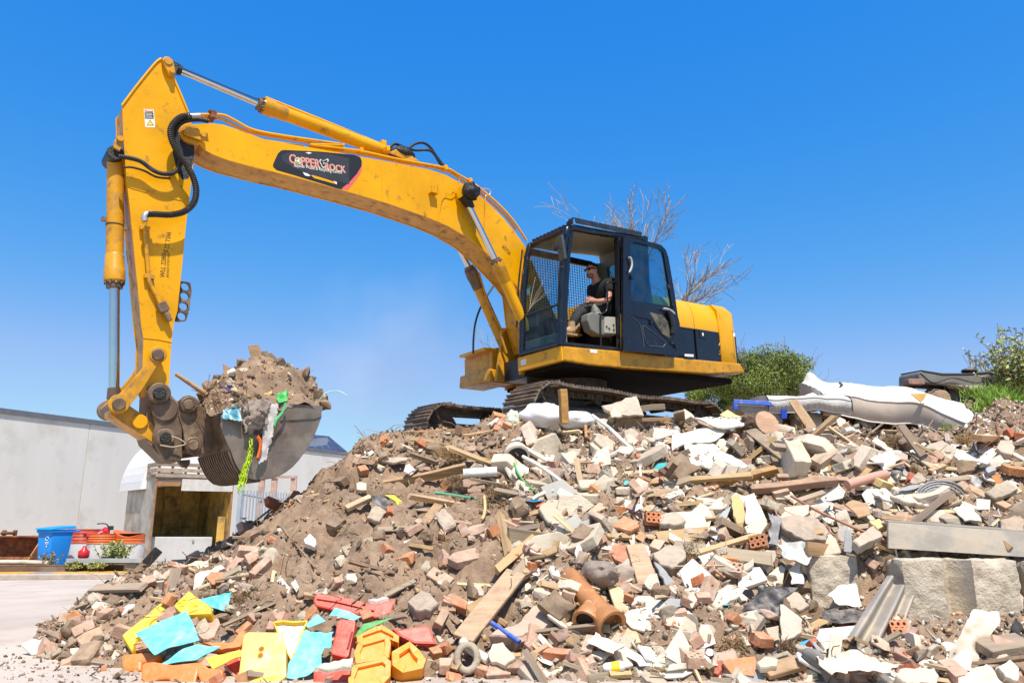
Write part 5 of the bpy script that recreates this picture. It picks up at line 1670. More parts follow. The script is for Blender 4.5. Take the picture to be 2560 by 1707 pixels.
PL_WHITE = mat('plastic_white', (.74, .73, .69), var=.05, vs=3, dirt=(.5, .43, .34), dirt_amt=.25, ds=6, **pl_)
PL_BLACK = mat('plastic_black', (.02, .02, .022), var=.3, vs=6, dirt=(.16, .14, .12), dirt_amt=.35, ds=7, **pl_)
PL_GREY = mat('plastic_grey', (.24, .235, .23), var=.15, vs=6, dirt=(.4, .33, .26), dirt_amt=.3, ds=6, **pl_)
PL_BLUE = mat('plastic_blue', (.025, .09, .42), var=.1, vs=4, dirt=(.3, .3, .35), dirt_amt=.25, ds=7, **pl_)
CLOTH_B = mat('cloth_brown_grey', (.26, .205, .165), var=.2, vs=6, rough=.95, bump=.3, bs=40, dirt=(.38, .31, .24), dirt_amt=.35, ds=7)
CLOTH_W = mat('cloth_pale', (.52, .48, .45), var=.12, vs=7, rough=.95, bump=.2, bs=40, dirt=(.36, .30, .25), dirt_amt=.3, ds=5)
SACK_W = mat('sack_white', (.74, .74, .75), var=.05, vs=5, rough=.6, bump=.15, bs=60, dirt=(.55, .47, .38), dirt_amt=.25, ds=6)
TERRA = mat('glazed_terracotta', (.46, .205, .075), var=.16, vs=6, rough=.35, bump=.08, bs=20, dirt=(.55, .40, .25), dirt_amt=.28, ds=6, spec=.5)
STEELP = mat('dusty_steel', (.36, .315, .255), var=.15, vs=3, rough=.55, metal=.2, bump=.1, bs=20, dirt=(.44, .35, .25), dirt_amt=.4, ds=3)
FOIL = mat('foil', (.75, .75, .77), var=.05, rough=.18, metal=1.0, bump=.9, bs=16, rough_var=.05)
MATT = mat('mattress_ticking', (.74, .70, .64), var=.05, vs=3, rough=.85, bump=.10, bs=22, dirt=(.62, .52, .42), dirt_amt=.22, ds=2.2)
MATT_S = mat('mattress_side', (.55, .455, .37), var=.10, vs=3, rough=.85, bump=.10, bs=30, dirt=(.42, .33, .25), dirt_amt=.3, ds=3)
HERO = []        # (px, py, radius in px) kept free of scattered pieces
def reserve(pts, k=.8):
 cx = sum(p[0] for p in pts) / len(pts)
 cy = sum(p[1] for p in pts) / len(pts)
 HERO.append((cx, cy, max(12, k * .5 * (max(p[0] for p in pts) - min(p[0] for p in pts))), max(12, k * .5 * (max(p[1] for p in pts) - min(p[1] for p in pts)))))
UP = Vector((0, -.28, .96)).normalized()
SL = Vector((0, -.57, .82)).normalized()
FA = Vector((0, -.9, .43)).normalized()
LE = Vector((-.45, -.55, .70)).normalized()
RI = Vector((.45, -.55, .70)).normalized()
def slab(pts, n, thick, name, m, lab, cat, lift=.035, p0=None, bevel=.004, group=None, anchor=None, jag=0, res=True):
 cx = sum(p[0] for p in pts) / len(pts)
 cy = sum(p[1] for p in pts) / len(pts)
 if p0 is None:
  p0 = on_mound(*(anchor or (cx, cy))) + n * lift
 if jag:
  rgj = random.Random(int(cx * 7 + cy))
  q = []
  for i in range(len(pts)):
   (x0, y0), (x1, y1) = pts[i], pts[(i + 1) % len(pts)]
   L = math.hypot(x1 - x0, y1 - y0)
   q.append((x0, y0))
   for k in range(1, int(L / 14) + 1):
    t = k / (int(L / 14) + 1)
    e = rgj.gauss(0, jag)
    q.append((x0 + (x1 - x0) * t - (y1 - y0) / L * e, y0 + (y1 - y0) * t + (x1 - x0) / L * e))
  pts = q
 P_ = [on_plane(x, y, p0, n) for x, y in pts]
 mb = MB()
 if jag:
  cc = sum(P_, Vector()) / len(P_)
  top = [v.lerp(cc, .05) + n * .0 for v in P_]
  low = [v.lerp(cc, random.uniform(-.02, .10)) - n * thick for v in P_]
  mid = [v - n * min(.012, thick * .3) for v in P_]
  k = len(P_)
  mb.add(top, [tuple(range(k))])
  mb.add(low, [tuple(range(k))])
  mb.loft(top, mid, caps=False)
  mb.loft(mid, low, caps=False)
  bevel = 0
 else:
  mb.prism(P_, -n * thick)
 o = mb.build(name, m, bevel=bevel)
 if lab:
  tag(o, lab, cat, group)
 if res:
  reserve(pts)
 return o
def plank(a, b, w, h, m, lab, name='plank', cat='plank', la=.03, lb=.03, n=None, roll=0, Ya=None, Yb=None, taper=1.0, bevel=.005, group=None):
 A = at(*a, Ya) if Ya else on_mound(*a)
 B = at(*b, Yb) if Yb else on_mound(*b)
 n = n or mnormal((A.x + B.x) / 2, (A.y + B.y) / 2)
 A = A + n * la
 B = B + n * lb
 Fm = frame_from(B - A, n) @ Matrix.Rotation(roll, 3, 'X')
 L = (B - A).length
 mb = MB()
 ns = max(2, int(L / .12))
 sd_ = random.random() * 50
 rows = []
 for i in range(ns + 1):
  t = i / ns
  c = A.lerp(B, t)
  ww, hh = w / 2 * (1 + (taper - 1) * t), h / 2
  j = .05 * w
  end = (.012 * (random.random() - .5) if i in (0, ns) else 0)
  c = c + Fm @ Vector((end, 0, .25 * h * mnoise.noise(Vector((t * 2, sd_, 0)))))
  rows.append([c + Fm @ Vector((random.uniform(-.3, .3) * j if i in (0, ns) else 0, y * ww + j * .4 * mnoise.noise(Vector((t * 9, y, sd_))), z * hh)) for y, z in ((-1, -1), (1, -1), (1, 1), (-1, 1))])
 for p, q in zip(rows, rows[1:]):
  mb.loft(p, q, caps=False)
 mb.add(rows[0], [(0, 1, 2, 3)])
 mb.add(rows[-1], [(3, 2, 1, 0)])
 o = mb.build(name, m, bevel=bevel if bevel < min(w, h) * .3 else min(w, h) * .2, seg=1)
 if lab:
  tag(o, lab, cat, group)
 k = 3
 for i in range(k):
  t = (i + .5) / k
  x, y = a[0] + (b[0] - a[0]) * t, a[1] + (b[1] - a[1]) * t
  HERO.append((x, y, max(20, abs(b[0] - a[0]) / k * .6), max(15, abs(b[1] - a[1]) / k * .6)))
 return o
def rod(pts, r, m, lab, name, cat, lift=.03, n=8, k=6, lifts=None, Ys=None, group=None):
 P_ = []
 for i, p in enumerate(pts):
  q = at(*p, Ys[i]) if Ys else on_mound(*p)
  q = q + SL * (lifts[i] if lifts else lift)
  P_.append(q)
 o = MB().tube(spline(P_, k) if len(P_) > 2 else P_, r, n).build(name, m, smooth=50)
 if lab:
  tag(o, lab, cat, group)
 return o
def hull_chunk(pts, m, name='rubble_chunk', bevel=.0):
 bm = bmesh.new()
 for p in pts:
  bm.verts.new(p)
 r = bmesh.ops.convex_hull(bm, input=bm.verts)
 bmesh.ops.delete(bm, geom=[g_ for g_ in r['geom_interior'] if isinstance(g_, bmesh.types.BMVert)], context='VERTS')
 bmesh.ops.dissolve_limit(bm, angle_limit=R(9), verts=bm.verts, edges=bm.edges)
 if bevel:
  bmesh.ops.bevel(bm, geom=bm.edges[:], offset=bevel, segments=1, affect='EDGES', clamp_overlap=True)
 bmesh.ops.recalc_face_normals(bm, faces=bm.faces)
 me = bpy.data.meshes.new(name)
 bm.to_mesh(me)
 bm.free()
 me.materials.append(m)
 return me
def rock_pts(sx, sy, sz, n, rg, boxy=.5):
 out = []
 for i in range(n):
  v = Vector((rg.gauss(0, 1), rg.gauss(0, 1), rg.gauss(0, 1))).normalized()
  k = max(abs(v.x), abs(v.y), abs(v.z))
  v = v.lerp(v / k * .85, boxy)
  v *= rg.uniform(.86, 1.0)
  out.append(Vector((v.x * sx, v.y * sy, v.z * sz)))
 return out
def rough_rock(name, m, s, rg, det=3, amp=.12, boxy=.5):
 bm = bmesh.new()
 bmesh.ops.create_cube(bm, size=2)
 bmesh.ops.subdivide_edges(bm, edges=bm.edges[:], cuts=det + 2, use_grid_fill=True)
 sd_ = rg.random() * 90
 for v in bm.verts:
  c = v.co.copy()
  sp_ = c.normalized()
  c = sp_.lerp(c * .82, boxy)
  d = 1 + amp * (mnoise.noise(c * 1.3 + Vector((sd_, 0, 0))) * 1.4 + mnoise.noise(c * 3.1 + Vector((0, sd_, 0))) * .8 + mnoise.noise(c * 7 + Vector((0, 0, sd_))) * .35)
  c *= d
  v.co = Vector((c.x * s[0], c.y * s[1], c.z * s[2]))
 me = bpy.data.meshes.new(name)
 bm.to_mesh(me)
 bm.free()
 me.materials.append(m)
 for p in me.polygons:
  p.use_smooth = True
 me.set_sharp_from_angle(angle=R(32))
 return me
BRK = (.235, .112, .078)
def brick_mesh(rg, m, l=1.0, holes=False, chips=True, name='brick'):
 sx, sy, sz = BRK[0] * l / 2, BRK[1] / 2, BRK[2] / 2
 if holes:
  mb = MB()
  nxh = max(2, int(5 * l + .2))
  for i in range(nxh):
   for j in range(2):
    x0, x1 = -sx + 2 * sx * i / nxh, -sx + 2 * sx * (i + 1) / nxh
    y0, y1 = -sy + sy * j, sy * j
    c = Vector(((x0 + x1) / 2, (y0 + y1) / 2, 0))
    rim, hol = [], []
    for t in range(12):
     a = 2 * math.pi * t / 12 + math.pi / 12
     d = Vector((math.cos(a), math.sin(a), 0))
     u = min((x1 - x0) / 2 / max(1e-6, abs(d.x)), (y1 - y0) / 2 / max(1e-6, abs(d.y)))
     rim.append(c + d * u)
     hol.append(c + d * .0135)
    for z, dp_ in ((sz, -.05), (-sz, .03)):
     for t in range(12):
      s_ = (t + 1) % 12
      o = Vector((0, 0, z))
      q = Vector((0, 0, dp_))
      mb.add([rim[t] + o, rim[s_] + o, hol[s_] + o, hol[t] + o], [(0, 1, 2, 3)])
      mb.add([hol[t] + o, hol[s_] + o, hol[s_] + o + q, hol[t] + o + q], [(0, 1, 2, 3)])
     mb.add([h_ + o + q for h_ in hol], [tuple(range(12))])
  for sgn in (-1, 1):
   mb.add([Vector((-sx, sgn * sy, -sz)), Vector((sx, sgn * sy, -sz)), Vector((sx, sgn * sy, sz)), Vector((-sx, sgn * sy, sz))], [(0, 1, 2, 3)])
   mb.add([Vector((sgn * sx, -sy, -sz)), Vector((sgn * sx, sy, -sz)), Vector((sgn * sx, sy, sz)), Vector((sgn * sx, -sy, sz))], [(0, 1, 2, 3)])
  return mb.mesh(name, m)
 pts = []
 for x in (-1, 1):
  for y in (-1, 1):
   for z in (-1, 1):
    p = Vector((x * sx, y * sy, z * sz))
    broken = l < .95 and x > 0
    if broken:
     p.x -= rg.uniform(0, .05)
    if chips and rg.random() < .28:
     e = rg.uniform(.008, .03)
     pts += [p - Vector((x * e, 0, 0)), p - Vector((0, y * e, 0)), p - Vector((0, 0, z * e * .8))]
    else:
     pts.append(p)
 return hull_chunk(pts, m, name, bevel=.004)
def put(me, name, px, py, rot, lab, cat, lift=.0, sink=.25, group=None, res=True, Y=None, sc=1.0):
 p = at(px, py, Y) if Y else on_mound(px, py)
 n = mnormal(p.x, p.y)
 o = bpy.data.objects.new(name, me)
 COL.objects.link(o)
 zs = [v.co.z for v in me.vertices]
 base = (frame_from(n.cross(Vector((0, 1, 0))) if abs(n.y) < .9 else Vector((1, 0, 0)), n)).to_4x4()
 o.matrix_world = Matrix.Translation(p + n * lift) @ Euler(rot).to_matrix().to_4x4() @ Matrix.Scale(sc, 4)
 WORLD[o.name] = o.matrix_world.copy()
 if lab:
  tag(o, lab, cat, group)
 if res:
  d = to_px(p)[2]
  r = max((v.co.length for v in me.vertices)) * sc * FPX / d * .75
  HERO.append((px, py, r, r * .7))
 return o
def sheet(pts4, nu, nv, fold, name, m, lab, cat, lift=.05, n=None, seed=0, p0=None, thick=.003, fr=3.0, group=None, ps=None, torn=.0):
 cx = sum(p[0] for p in pts4) / 4
 cy = sum(p[1] for p in pts4) / 4
 n = n or SL
 if ps is None:
  p0 = p0 or (on_mound(cx, cy) + n * lift)
  P_ = [on_plane(x, y, p0, n) for x, y in pts4]
 else:
  P_ = ps
 mb = MB()
 def f(u, v):
  p = P_[0].lerp(P_[1], u).lerp(P_[3].lerp(P_[2], u), v)
  q = p * fr
  w = mnoise.noise(q + Vector((seed, 0, 0))) + .55 * mnoise.noise(q * 2.2 + Vector((0, seed, 0))) + .3 * mnoise.noise(q * 5 + Vector((0, 0, seed)))
  ed = min(u, 1 - u, v, 1 - v)
  t = torn * (1 if ed < .01 else 0) * mnoise.noise(q * 4 + Vector((seed, seed, 0)))
  return p + n * (fold * w) + (P_[1] - P_[0]).normalized() * (fold * .5 * mnoise.noise(q * 1.7 + Vector((seed, 9, 0))) + t) + (P_[3] - P_[0]).normalized() * t
 mb.grid(f, nu, nv)
 if thick:
  k = len(mb.v)
  top = list(mb.f)
  mb.v += [v - n * thick for v in mb.v]
  mb.f += [tuple(reversed([i + k for i in f_])) for f_ in top]
  w_ = nu + 1
  bord = [i for i in range(w_)] + [j * w_ + nu for j in range(1, nv + 1)] + [nv * w_ + i for i in range(nu - 1, -1, -1)] + [j * w_ for j in range(nv - 1, 0, -1)]
  for i in range(len(bord)):
   a, b = bord[i], bord[(i + 1) % len(bord)]
   mb.f.append((a, b, b + k, a + k))
  mb.m = [0] * len(mb.f)
 o = mb.build(name, m, smooth=70)
 if lab:
  tag(o, lab, cat, group)
 reserve(pts4)
 return o
def blob(c, r, amp, fr, name, m, lab, cat, rot=None, seed=0, nu=28, nv=18, flat=None, group=None):
 mb = MB().ball((0, 0, 0), r, nu, nv)
 for v in mb.v:
  q = Vector((v.x / r[0], v.y / r[1], v.z / r[2]))
  d = 1 + amp * (mnoise.noise(q * fr + Vector((seed, 0, 0))) + .5 * mnoise.noise(q * fr * 2.3 + Vector((0, seed, 0))) - .5 * abs(mnoise.noise(q * fr * 1.5 + Vector((0, 0, seed)))))
  v *= d
 M3 = rot or Matrix.Identity(3)
 mb.v = [c + M3 @ v for v in mb.v]
 o = mb.build(name, m, smooth=60)
 if lab:
  tag(o, lab, cat, group)
 x, y, dep = to_px(c)
 HERO.append((x, y, max(r[0], r[1]) * FPX / dep * .85, r[2] * FPX / dep))
 return o
def fibres(px, py, wpx, hpx, n, L, name, m, lab, cat, seed=1, r=.0035, lift=.02, up=.5, base=None, group=None, depth=.8):
 rg = random.Random(seed)
 c = on_mound(px, py)
 dep = to_px(c)[2]
 w, h = wpx / FPX * dep / 2, hpx / FPX * dep / 2
 mb = MB()
 for i in range(n):
  a = rg.uniform(0, 2 * math.pi)
  q = math.sqrt(rg.random())
  x = c.x + math.cos(a) * q * w
  yy = c.y + math.sin(a) * q * h * 1.1
  z = float(mound_base(x, yy)) + lift + (1 - q) * h * depth
  p = Vector((x, yy, z))
  d = Vector((rg.gauss(0, 1), rg.gauss(0, 1), rg.gauss(up, .8))).normalized()
  l = L * rg.uniform(.5, 1.3)
  bend = Vector((rg.gauss(0, 1), rg.gauss(0, 1), rg.gauss(-.3, .8))) * l * .45
  rr_ = r * rg.uniform(.5, 1.2)
  mb.tube([p - d * l * .3, p + d * l * .3 + bend * .25, p + d * l * .7 + bend], [rr_, rr_, rr_ * .4], 3, caps=False)
 o = mb.build(name, m, fix=False)
 tag(o, lab, cat, group)
 HERO.append((px, py, wpx * .4, hpx * .4))
 return o
# ================================================================== load of the bucket
wm = lambda q, y: EXM @ ml(cr('c2', q), y)
random.seed(21)
ridge = [(840, 870), (900, 770), (960, 700), (1030, 650), (1110, 605), (1230, 548), (1300, 538), (1400, 572), (1500, 632), (1600, 685), (1670, 752), (1692, 835), (1690, 890)]
near = [(880, 905), (930, 895), (1000, 890), (1060, 885), (1120, 880), (1230, 878), (1300, 875), (1400, 870), (1500, 868), (1590, 872), (1650, 876), (1680, 880), (1688, 888)]
rp_ = spline([ml(cr('c2', q), .05) for q in ridge], 4)
np_ = spline([ml(cr('c2', q), .60) for q in near], 4)
mb = MB()
def heap(u, v):
 i = min(len(rp_) - 1, int(round(u * (len(rp_) - 1))))
 a, b = np_[i], rp_[i]
 w = abs(2 * v - 1)
 y = .62 - 1.2 * v
 k = 1 - w ** 1.7
 x = a.x + (b.x - a.x) * k
 z = a.z - .04 + (b.z - a.z + .04) * k
 q = Vector((x, y, z))
 d = .11 * mnoise.noise(q * 3) + .06 * mnoise.noise(q * 7) + .035 * mnoise.noise(q * 17) + .016 * mnoise.noise(q * 40)
 return q + Vector((d * .3, d * .4, d * (1 if 0.02 < u < .98 else .3)))
mb.grid(heap, 96, 60)
hp = thing('soil_heap', 'heap of brown soil and rubbish filling the raised excavator bucket', 'soil heap', EXM)
xb(mb, 'soil', soil, hp, smooth=80)
rg = random.Random(4)
for k in range(230):
 u, v = rg.uniform(.05, .97), rg.uniform(.05, .55)
 p = heap(u, v)
 s = rg.choice((.012, .015, .02, .03, .045, .07)) * rg.uniform(.7, 1.4)
 me = hull_chunk(rock_pts(s * rg.uniform(.8, 1.6), s, s * rg.uniform(.5, 1), 12, rg), rg.choice((CLOD, CLOD, CLOD, CLOD, CLOD_D, CLOD_D, P_CREAM, T_TAN)), 'clod')
 o = bpy.data.objects.new('clod', me)
 COL.objects.link(o)
 o.parent = hp
 o.location = p
 o.rotation_euler = (rg.random() * 3, rg.random() * 3, rg.random() * 3)
def hang(q4, y, nu, nv, fold, name, m, lab, cat, seed, fr=9.0, th=.004, torn=.02):
 ps = [wm(q, yy) for q, yy in zip(q4, y)]
 n = (ps[1] - ps[0]).cross(ps[3] - ps[0]).normalized()
 if n.y > 0:
  n = -n
 return sheet([(-500, -500)] * 4, nu, nv, fold, name, m, lab, cat, n=n, ps=ps, seed=seed, fr=fr, thick=th, torn=torn)
hang(((1125, 830), (1335, 840), (1320, 1000), (1150, 1070)), (.60, .62, .68, .68), 22, 22, .05, 'rag', CLOTH_B, 'bundle of dirty brown cloth hanging over the bucket side', 'rag', 3)
hang(((1150, 900), (1300, 930), (1280, 1060), (1175, 1085)), (.64, .66, .72, .72), 18, 16, .045, 'rag', mat('cloth_dark', (.07, .055, .045), rough=.95, bump=.3), 'dark brown cloth bunched lowest under the rags on the bucket', 'rag', 8)
hang(((1315, 862), (1388, 866), (1312, 1262), (1248, 1285)), (.62, .62, .66, .67), 8, 34, .02, 'cloth_strip', CLOTH_W, 'long grey fleecy strip hanging down the middle of the bucket side', 'cloth strip', 5)
hang(((1040, 868), (1122, 880), (1134, 988), (985, 965)), (.60, .61, .68, .68), 12, 12, .02, 'plastic_bag', mat('bag_blue_white', (.10, .36, .46), rough=.5, var=.5, vs=9, bump=.1, dirt=(.7, .7, .68), dirt_amt=.45, ds=9), 'torn blue and white plastic bag hanging at the left of the bucket load', 'bag', 2)
hang(((1010, 900), (1045, 895), (1040, 940), (1000, 935)), (.62, .62, .66, .66), 6, 6, .02, 'rag', CLOTH_W, 'small pale rag scrap beside the blue white bag on the bucket', 'rag', 12)
hang(((1380, 795), (1455, 775), (1450, 850), (1385, 862)), (.56, .52, .60, .62), 10, 10, .03, 'plastic_strap', PL_GREEN, 'knotted dark green plastic on the soil in the bucket', 'plastic strap', 9)
for nm, pts, r_, m_, lab in (('plastic_strap', ((1440, 858), (1420, 920), (1375, 975), (1358, 1022)), .014, mat('strap_green', (.08, .50, .20), rough=.5, bump=.05), 'bright green strap dangling from the bucket rim beside the grey strip'),
        ('plastic_strap', ((1240, 1092), (1262, 1130), (1260, 1180), (1244, 1245)), .018, mat('strap_orange', (.80, .15, .02), rough=.5, bump=.05), 'orange strip dangling below the dark cloth on the bucket'),
        ('plastic_strap', ((990, 740), (1030, 762), (1080, 800), (1130, 835)), .012, mat('strap_purple', (.17, .13, .40), rough=.5, bump=.05), 'purple strap lying across the soil in the bucket')):
 P_ = [EXM @ ml(cr('c2', q), .69 if 'dang' in lab else .45) for q in pts]
 tag(MB().tube(spline(P_, 5), r_, 5).build(nm, m_, smooth=60), lab, 'strap')
rg = random.Random(8)
mb = MB()
net = spline([wm(q, .72) for q in ((1205, 1088), (1195, 1140), (1190, 1200), (1165, 1300), (1140, 1380), (1125, 1450), (1120, 1500))], 6)
lime = mat('net_lime', (.52, .72, .02), rough=.6, bump=.05)
for k in range(46):
 off = Vector((rg.gauss(0, .018), rg.gauss(0, .012), 0))
 i0 = rg.randint(0, len(net) - 9)
 P_ = []
 for i in range(i0, min(len(net), i0 + 9)):
  w = .3 + 1.5 * (i / len(net))
  P_.append(net[i] + off * w + Vector((rg.gauss(0, .006), rg.gauss(0, .006), rg.gauss(0, .004))))
 mb.tube(P_, .0042, 3, caps=False)
tag(mb.build('net_strand', lime, fix=False), 'tangled lime green netting hanging below the bucket', 'net')
a, b = wm((668, 655), .2), wm((885, 800), .15)
tag(MB().tube([a, a.lerp(b, .5), b], [.022, .026, .03], 8).build('stick_of_wood', T_TAN, smooth=50), 'thin round wooden pole sticking out left of the bucket load', 'pole')
a, b = wm((1218, 468), .0), wm((1250, 580), .0)
tag(MB().prism([a + Vector((-.06, -.05, 0)), a + Vector((.05, -.05, .02)), a + Vector((.05, .05, .02)), a + Vector((-.06, .05, 0))], b - a).build('post_stub', T_PINK, bevel=.006), 'brown timber post stub standing on top of the soil in the bucket', 'post')
for q, s, m_, lab in (((1055, 640), .06, P_WHITE, 'white board scrap on the upper left of the bucket soil'), ((1145, 625), .05, C_PALE, 'pale grey shard on top of the bucket soil'), ((1090, 765), .05, T_PINE, 'round pale wood chip on the soil in the bucket'), ((1650, 868), .10, SACK_W, 'white crumpled plastic at the right rim of the bucket'), ((1300, 800), .07, P_YEL, 'pale yellow rag on the soil above the hanging strip'), ((1500, 790), .03, CLOD_D, 'dark splinter stuck upright in the bucket soil')):
 me = hull_chunk(rock_pts(s * 1.4, s * .8, s * .4, 14, rg), m_, 'scrap')
 o = bpy.data.objects.new('scrap', me)
 COL.objects.link(o)
 o.matrix_world = Matrix.Translation(wm(q, .48)) @ Euler((rg.uniform(.6, 1.2), rg.uniform(-.4, .4), rg.uniform(-.5, .5))).to_matrix().to_4x4()
 tag(o, lab, 'scrap')
mb = MB()
for k in range(70):
 q = (rg.uniform(850, 1180), rg.uniform(720, 930))
 p = wm(q, rg.uniform(.45, .66))
 d = Vector((rg.gauss(0, 1), rg.gauss(0, .6), rg.gauss(-.4, 1))).normalized() * rg.uniform(.05, .2)
 mb.tube([p, p + d * .5 + Vector((0, 0, .02)), p + d], .004, 3, caps=False)
kind(tag(mb.build('roots', FIBRE_D, fix=False), 'matted roots hanging at the left of the bucket load', 'roots'), 'stuff')
# ================================================================== single things on the mound
random.seed(31)
W = lambda c, *p: cr(c, *p)
for row in (
 ('g', (440, 418), (1465, 215), .05, .10, T_TAN, 'long tan timber lying slantwise across the left slope, longest of all', .06, .07),
 ('j', (250, 432), (1075, 392), .06, .10, T_TAN, 'straight tan timber lying level along the crest below the far track', .05, .06),
 ('j', (1085, 420), (1345, 305), .16, .055, T_PINK, 'thick grey tan slab of timber leaning below the white sack', .08, .12),
 ('b', (1450, 590), (2140, 555), .10, .045, T_TAN, 'lower of two stacked old beams under the grey leaning slab', .06, .06),
 ('b', (1450, 530), (2135, 470), .11, .075, T_GREY, 'upper weathered beam of the pair under the grey leaning slab', .13, .13),
 ('c', (580, 1350), (1375, 1150), .075, .085, T_ORG, 'orange brown squared timber at the middle right of the slope', .09, .09),
 ('c', (1030, 1400), (2190, 1285), .09, .075, T_PINK, 'long pinkish timber lying in front of the wide grey board', .08, .08),
 ('c', (1400, 1250), (2352, 1270), .07, .045, T_PINK, 'brown timber lying behind the long pinkish timber', .10, .08),
 ('c', (1040, 650), (1775, 1205), .15, .03, T_GREY, 'wide weathered grey board leaning down from the sawn log', .13, .10),
 ('k', (1265, 405), (1565, 235), .09, .085, T_PINK, 'stout pinkish brown post propped against the long white mattress', .12, .12),
 ('m', (382, 838), (655, 1065), .035, .03, T_DARK, 'thin reddish brown stick leaning on the mattress edge', .14, .10),
 ('h', (475, 665), (30, 1215), .185, .035, T_PINK, 'wide brown plank lying diagonally at the foot of the slope', .07, .06),
 ('h', (1290, 800), (1460, 1270), .11, .03, T_PINE, 'pale straight board beside the terracotta pipe', .10, .06),
 ('h', (1362, 1012), (1745, 1260), .03, .025, T_TAN, 'thin splintered stick crossing the foot of the pale straight board', .10, .06),
 ('h', (760, 745), (955, 985), .045, .04, T_GREY, 'short grey batten lying against the terracotta pipe', .09, .05),
 ('h', (1470, 480), (1580, 800), .17, .06, T_PINK, 'thick broken plank end with orange split edge above the slate', .11, .08),
 ('g', (675, 775), (880, 700), .15, .05, T_GREY, 'short grey brown board half sunk in the middle of the slope', .07, .07),
 ('g', (520, 300), (700, 298), .09, .09, T_DARK, 'short dark sleeper stub at the left end of the long tan timber', .06, .06),
 ('g', (270, 580), (490, 850), .02, .02, T_DARK, 'thin dark stick lying on bare soil of the left slope', .03, .03),
 ('g', (1165, 620), (1290, 490), .10, .035, T_TAN, 'tan board end pointing up below the yellow plastic scrap', .06, .12),
 ('g', (690, 475), (850, 405), .07, .05, T_PINE, 'pale short batten below the long tan timber', .06, .06),
 ('i', (465, 1290), (745, 1215), .12, .045, T_TAN, 'tan plank lying at the bottom edge by the orange brick', .05, .05),
 ('i', (2040, 1140), (2352, 1090), .18, .07, T_GREY, 'weathered thick plank at the bottom by the crumpled beige plastic', .06, .06),
 ('d', (460, 455), (1000, 465), .06, .03, T_TAN, 'tan board lying in the shade below the long mattress', .06, .05),
 ('d', (330, 255), (1060, 200), .07, .04, T_DARK, 'dark board deep in the hollow under the mattress', .02, .02),
 ('d', (890, 755), (1170, 930), .06, .03, T_PINE, 'pale board with flaking paint right of the black plastic', .07, .06),
 ('d', (590, 430), (680, 285), .035, .03, T_TAN, 'upright splinter standing in the hollow below the mattress', .06, .16),
 ('d', (1600, 1190), (2140, 1450), .10, .05, T_PINK, 'broad brown timber at the far right below the grey plate', .07, .06),
 ('d', (1130, 985), (1330, 905), .05, .04, T_TAN, 'short tan batten beside the pale flaking board', .06, .06),
 ('d', (680, 1280), (920, 1530), .035, .03, T_GREY, 'narrow grey batten lying above the steel plate', .07, .05),
 ('b', (1250, 1180), (1500, 1130), .05, .03, T_PINK, 'short pinkish batten below the long white rail', .07, .07),
 ('b', (1030, 690), (1040, 840), .035, .03, T_ORG, 'small orange offcut standing below the cracked tile', .10, .08),
 ('c', (1680, 1530), (2030, 1410), .06, .03, T_GREY, 'wormy grey batten below the long pinkish timber', .06, .06),
 ('l', (640 * 2.6, 640), (640 * 2.78, 600), .05, .04, T_PINE, 'small pale batten behind the yellow barrier block', .06, .06),
 ('g', (980, 520), (1130, 460), .12, .02, T_DARK, 'dark thin board leaning beside the red brick below the yellow scrap', .08, .12),
 ('g', (320, 1040), (480, 985), .05, .03, T_GREY, 'grey batten left of the dusty red barrier', .04, .04),
 ('l', (1150, 570), (1190, 470), .07, .05, T_PINE, 'pale timber stub standing at the left edge of the pile', .05, .12),
 ('j', (800, 455), (1062, 408), .03, .025, T_TAN, 'thin tan strip below the crest timber', .09, .09),
 ('d', (860, 430), (1210, 380), .10, .02, T_TAN, 'curled brown veneer board in the hollow under the mattress', .10, .14),
):
 c, a, b, w, h, m_, lab, la, lb = row
 pa, pb = W(c, a, b)
 plank(pa, pb, w, h, m_, lab, la=la, lb=lb)
plank(W('b', (735, 560)), W('b', (706, 75)), .088, .088, T_ORG, 'orange brown timber stake standing upright in front of the near track', 'stake', 'stake', Ya=8.7, Yb=8.7, n=Vector((.3, -.95, 0)), la=0, lb=0)
plank(W('k', (770, 1150)), W('k', (790, 815)), .035, .03, T_ORG, 'slim orange batten standing upright before the broken pale board', 'stake', 'stake', Ya=8.0, Yb=8.0, n=Vector((0, -1, 0)), la=0, lb=0)
plank(W('l', (1062, 545)), W('l', (1335, 245)), .10, .04, T_DARK, 'dark weathered plank leaning up at the left edge of the pile', 'plank', 'plank', Ya=8.5, Yb=8.8, n=Vector((.5, -.8, .3)), la=0, lb=0)
rod(W('b', (1120, 615), (1350, 790), (1560, 960), (1790, 1120)), .022, PL_WHITE, 'long bent white rail sloping down the upper right slope', 'white_rail', 'rail', lifts=(.17, .16, .13, .10))
rod(W('b', (150, 1150), (430, 1290), (745, 1500)), .020, PL_WHITE, 'white plastic conduit lying below the round white pot', 'conduit', 'conduit', lifts=(.12, .10, .08))
rod(W('d', (70, 1200), (330, 1120), (575, 1060)), .05, mat('clay_pink', (.50, .27, .20), rough=.7, var=.12, bump=.1, dust=DU, dust_amt=.4), 'pinkish clay pipe lying right of the long pinkish timber', 'clay_pipe', 'pipe', lift=.10)
rod(W('i', (650, 48), (830, 170), (1100, 310), (1300, 390), (1475, 425)), .014, mat('copper_rod', (.40, .20, .12), rough=.6, metal=.3, var=.2, bump=.1), 'long bent copper brown rod above the concrete blocks', 'metal_rod', 'rod', lifts=(.12, .14, .14, .14, .12))
rod(W('i', (1360, 350), (1700, 375), (2352, 440)), .018, T_GREY, 'thin straight rod lying below the steel plate on the blocks', 'metal_rod', 'rod', lift=.06)
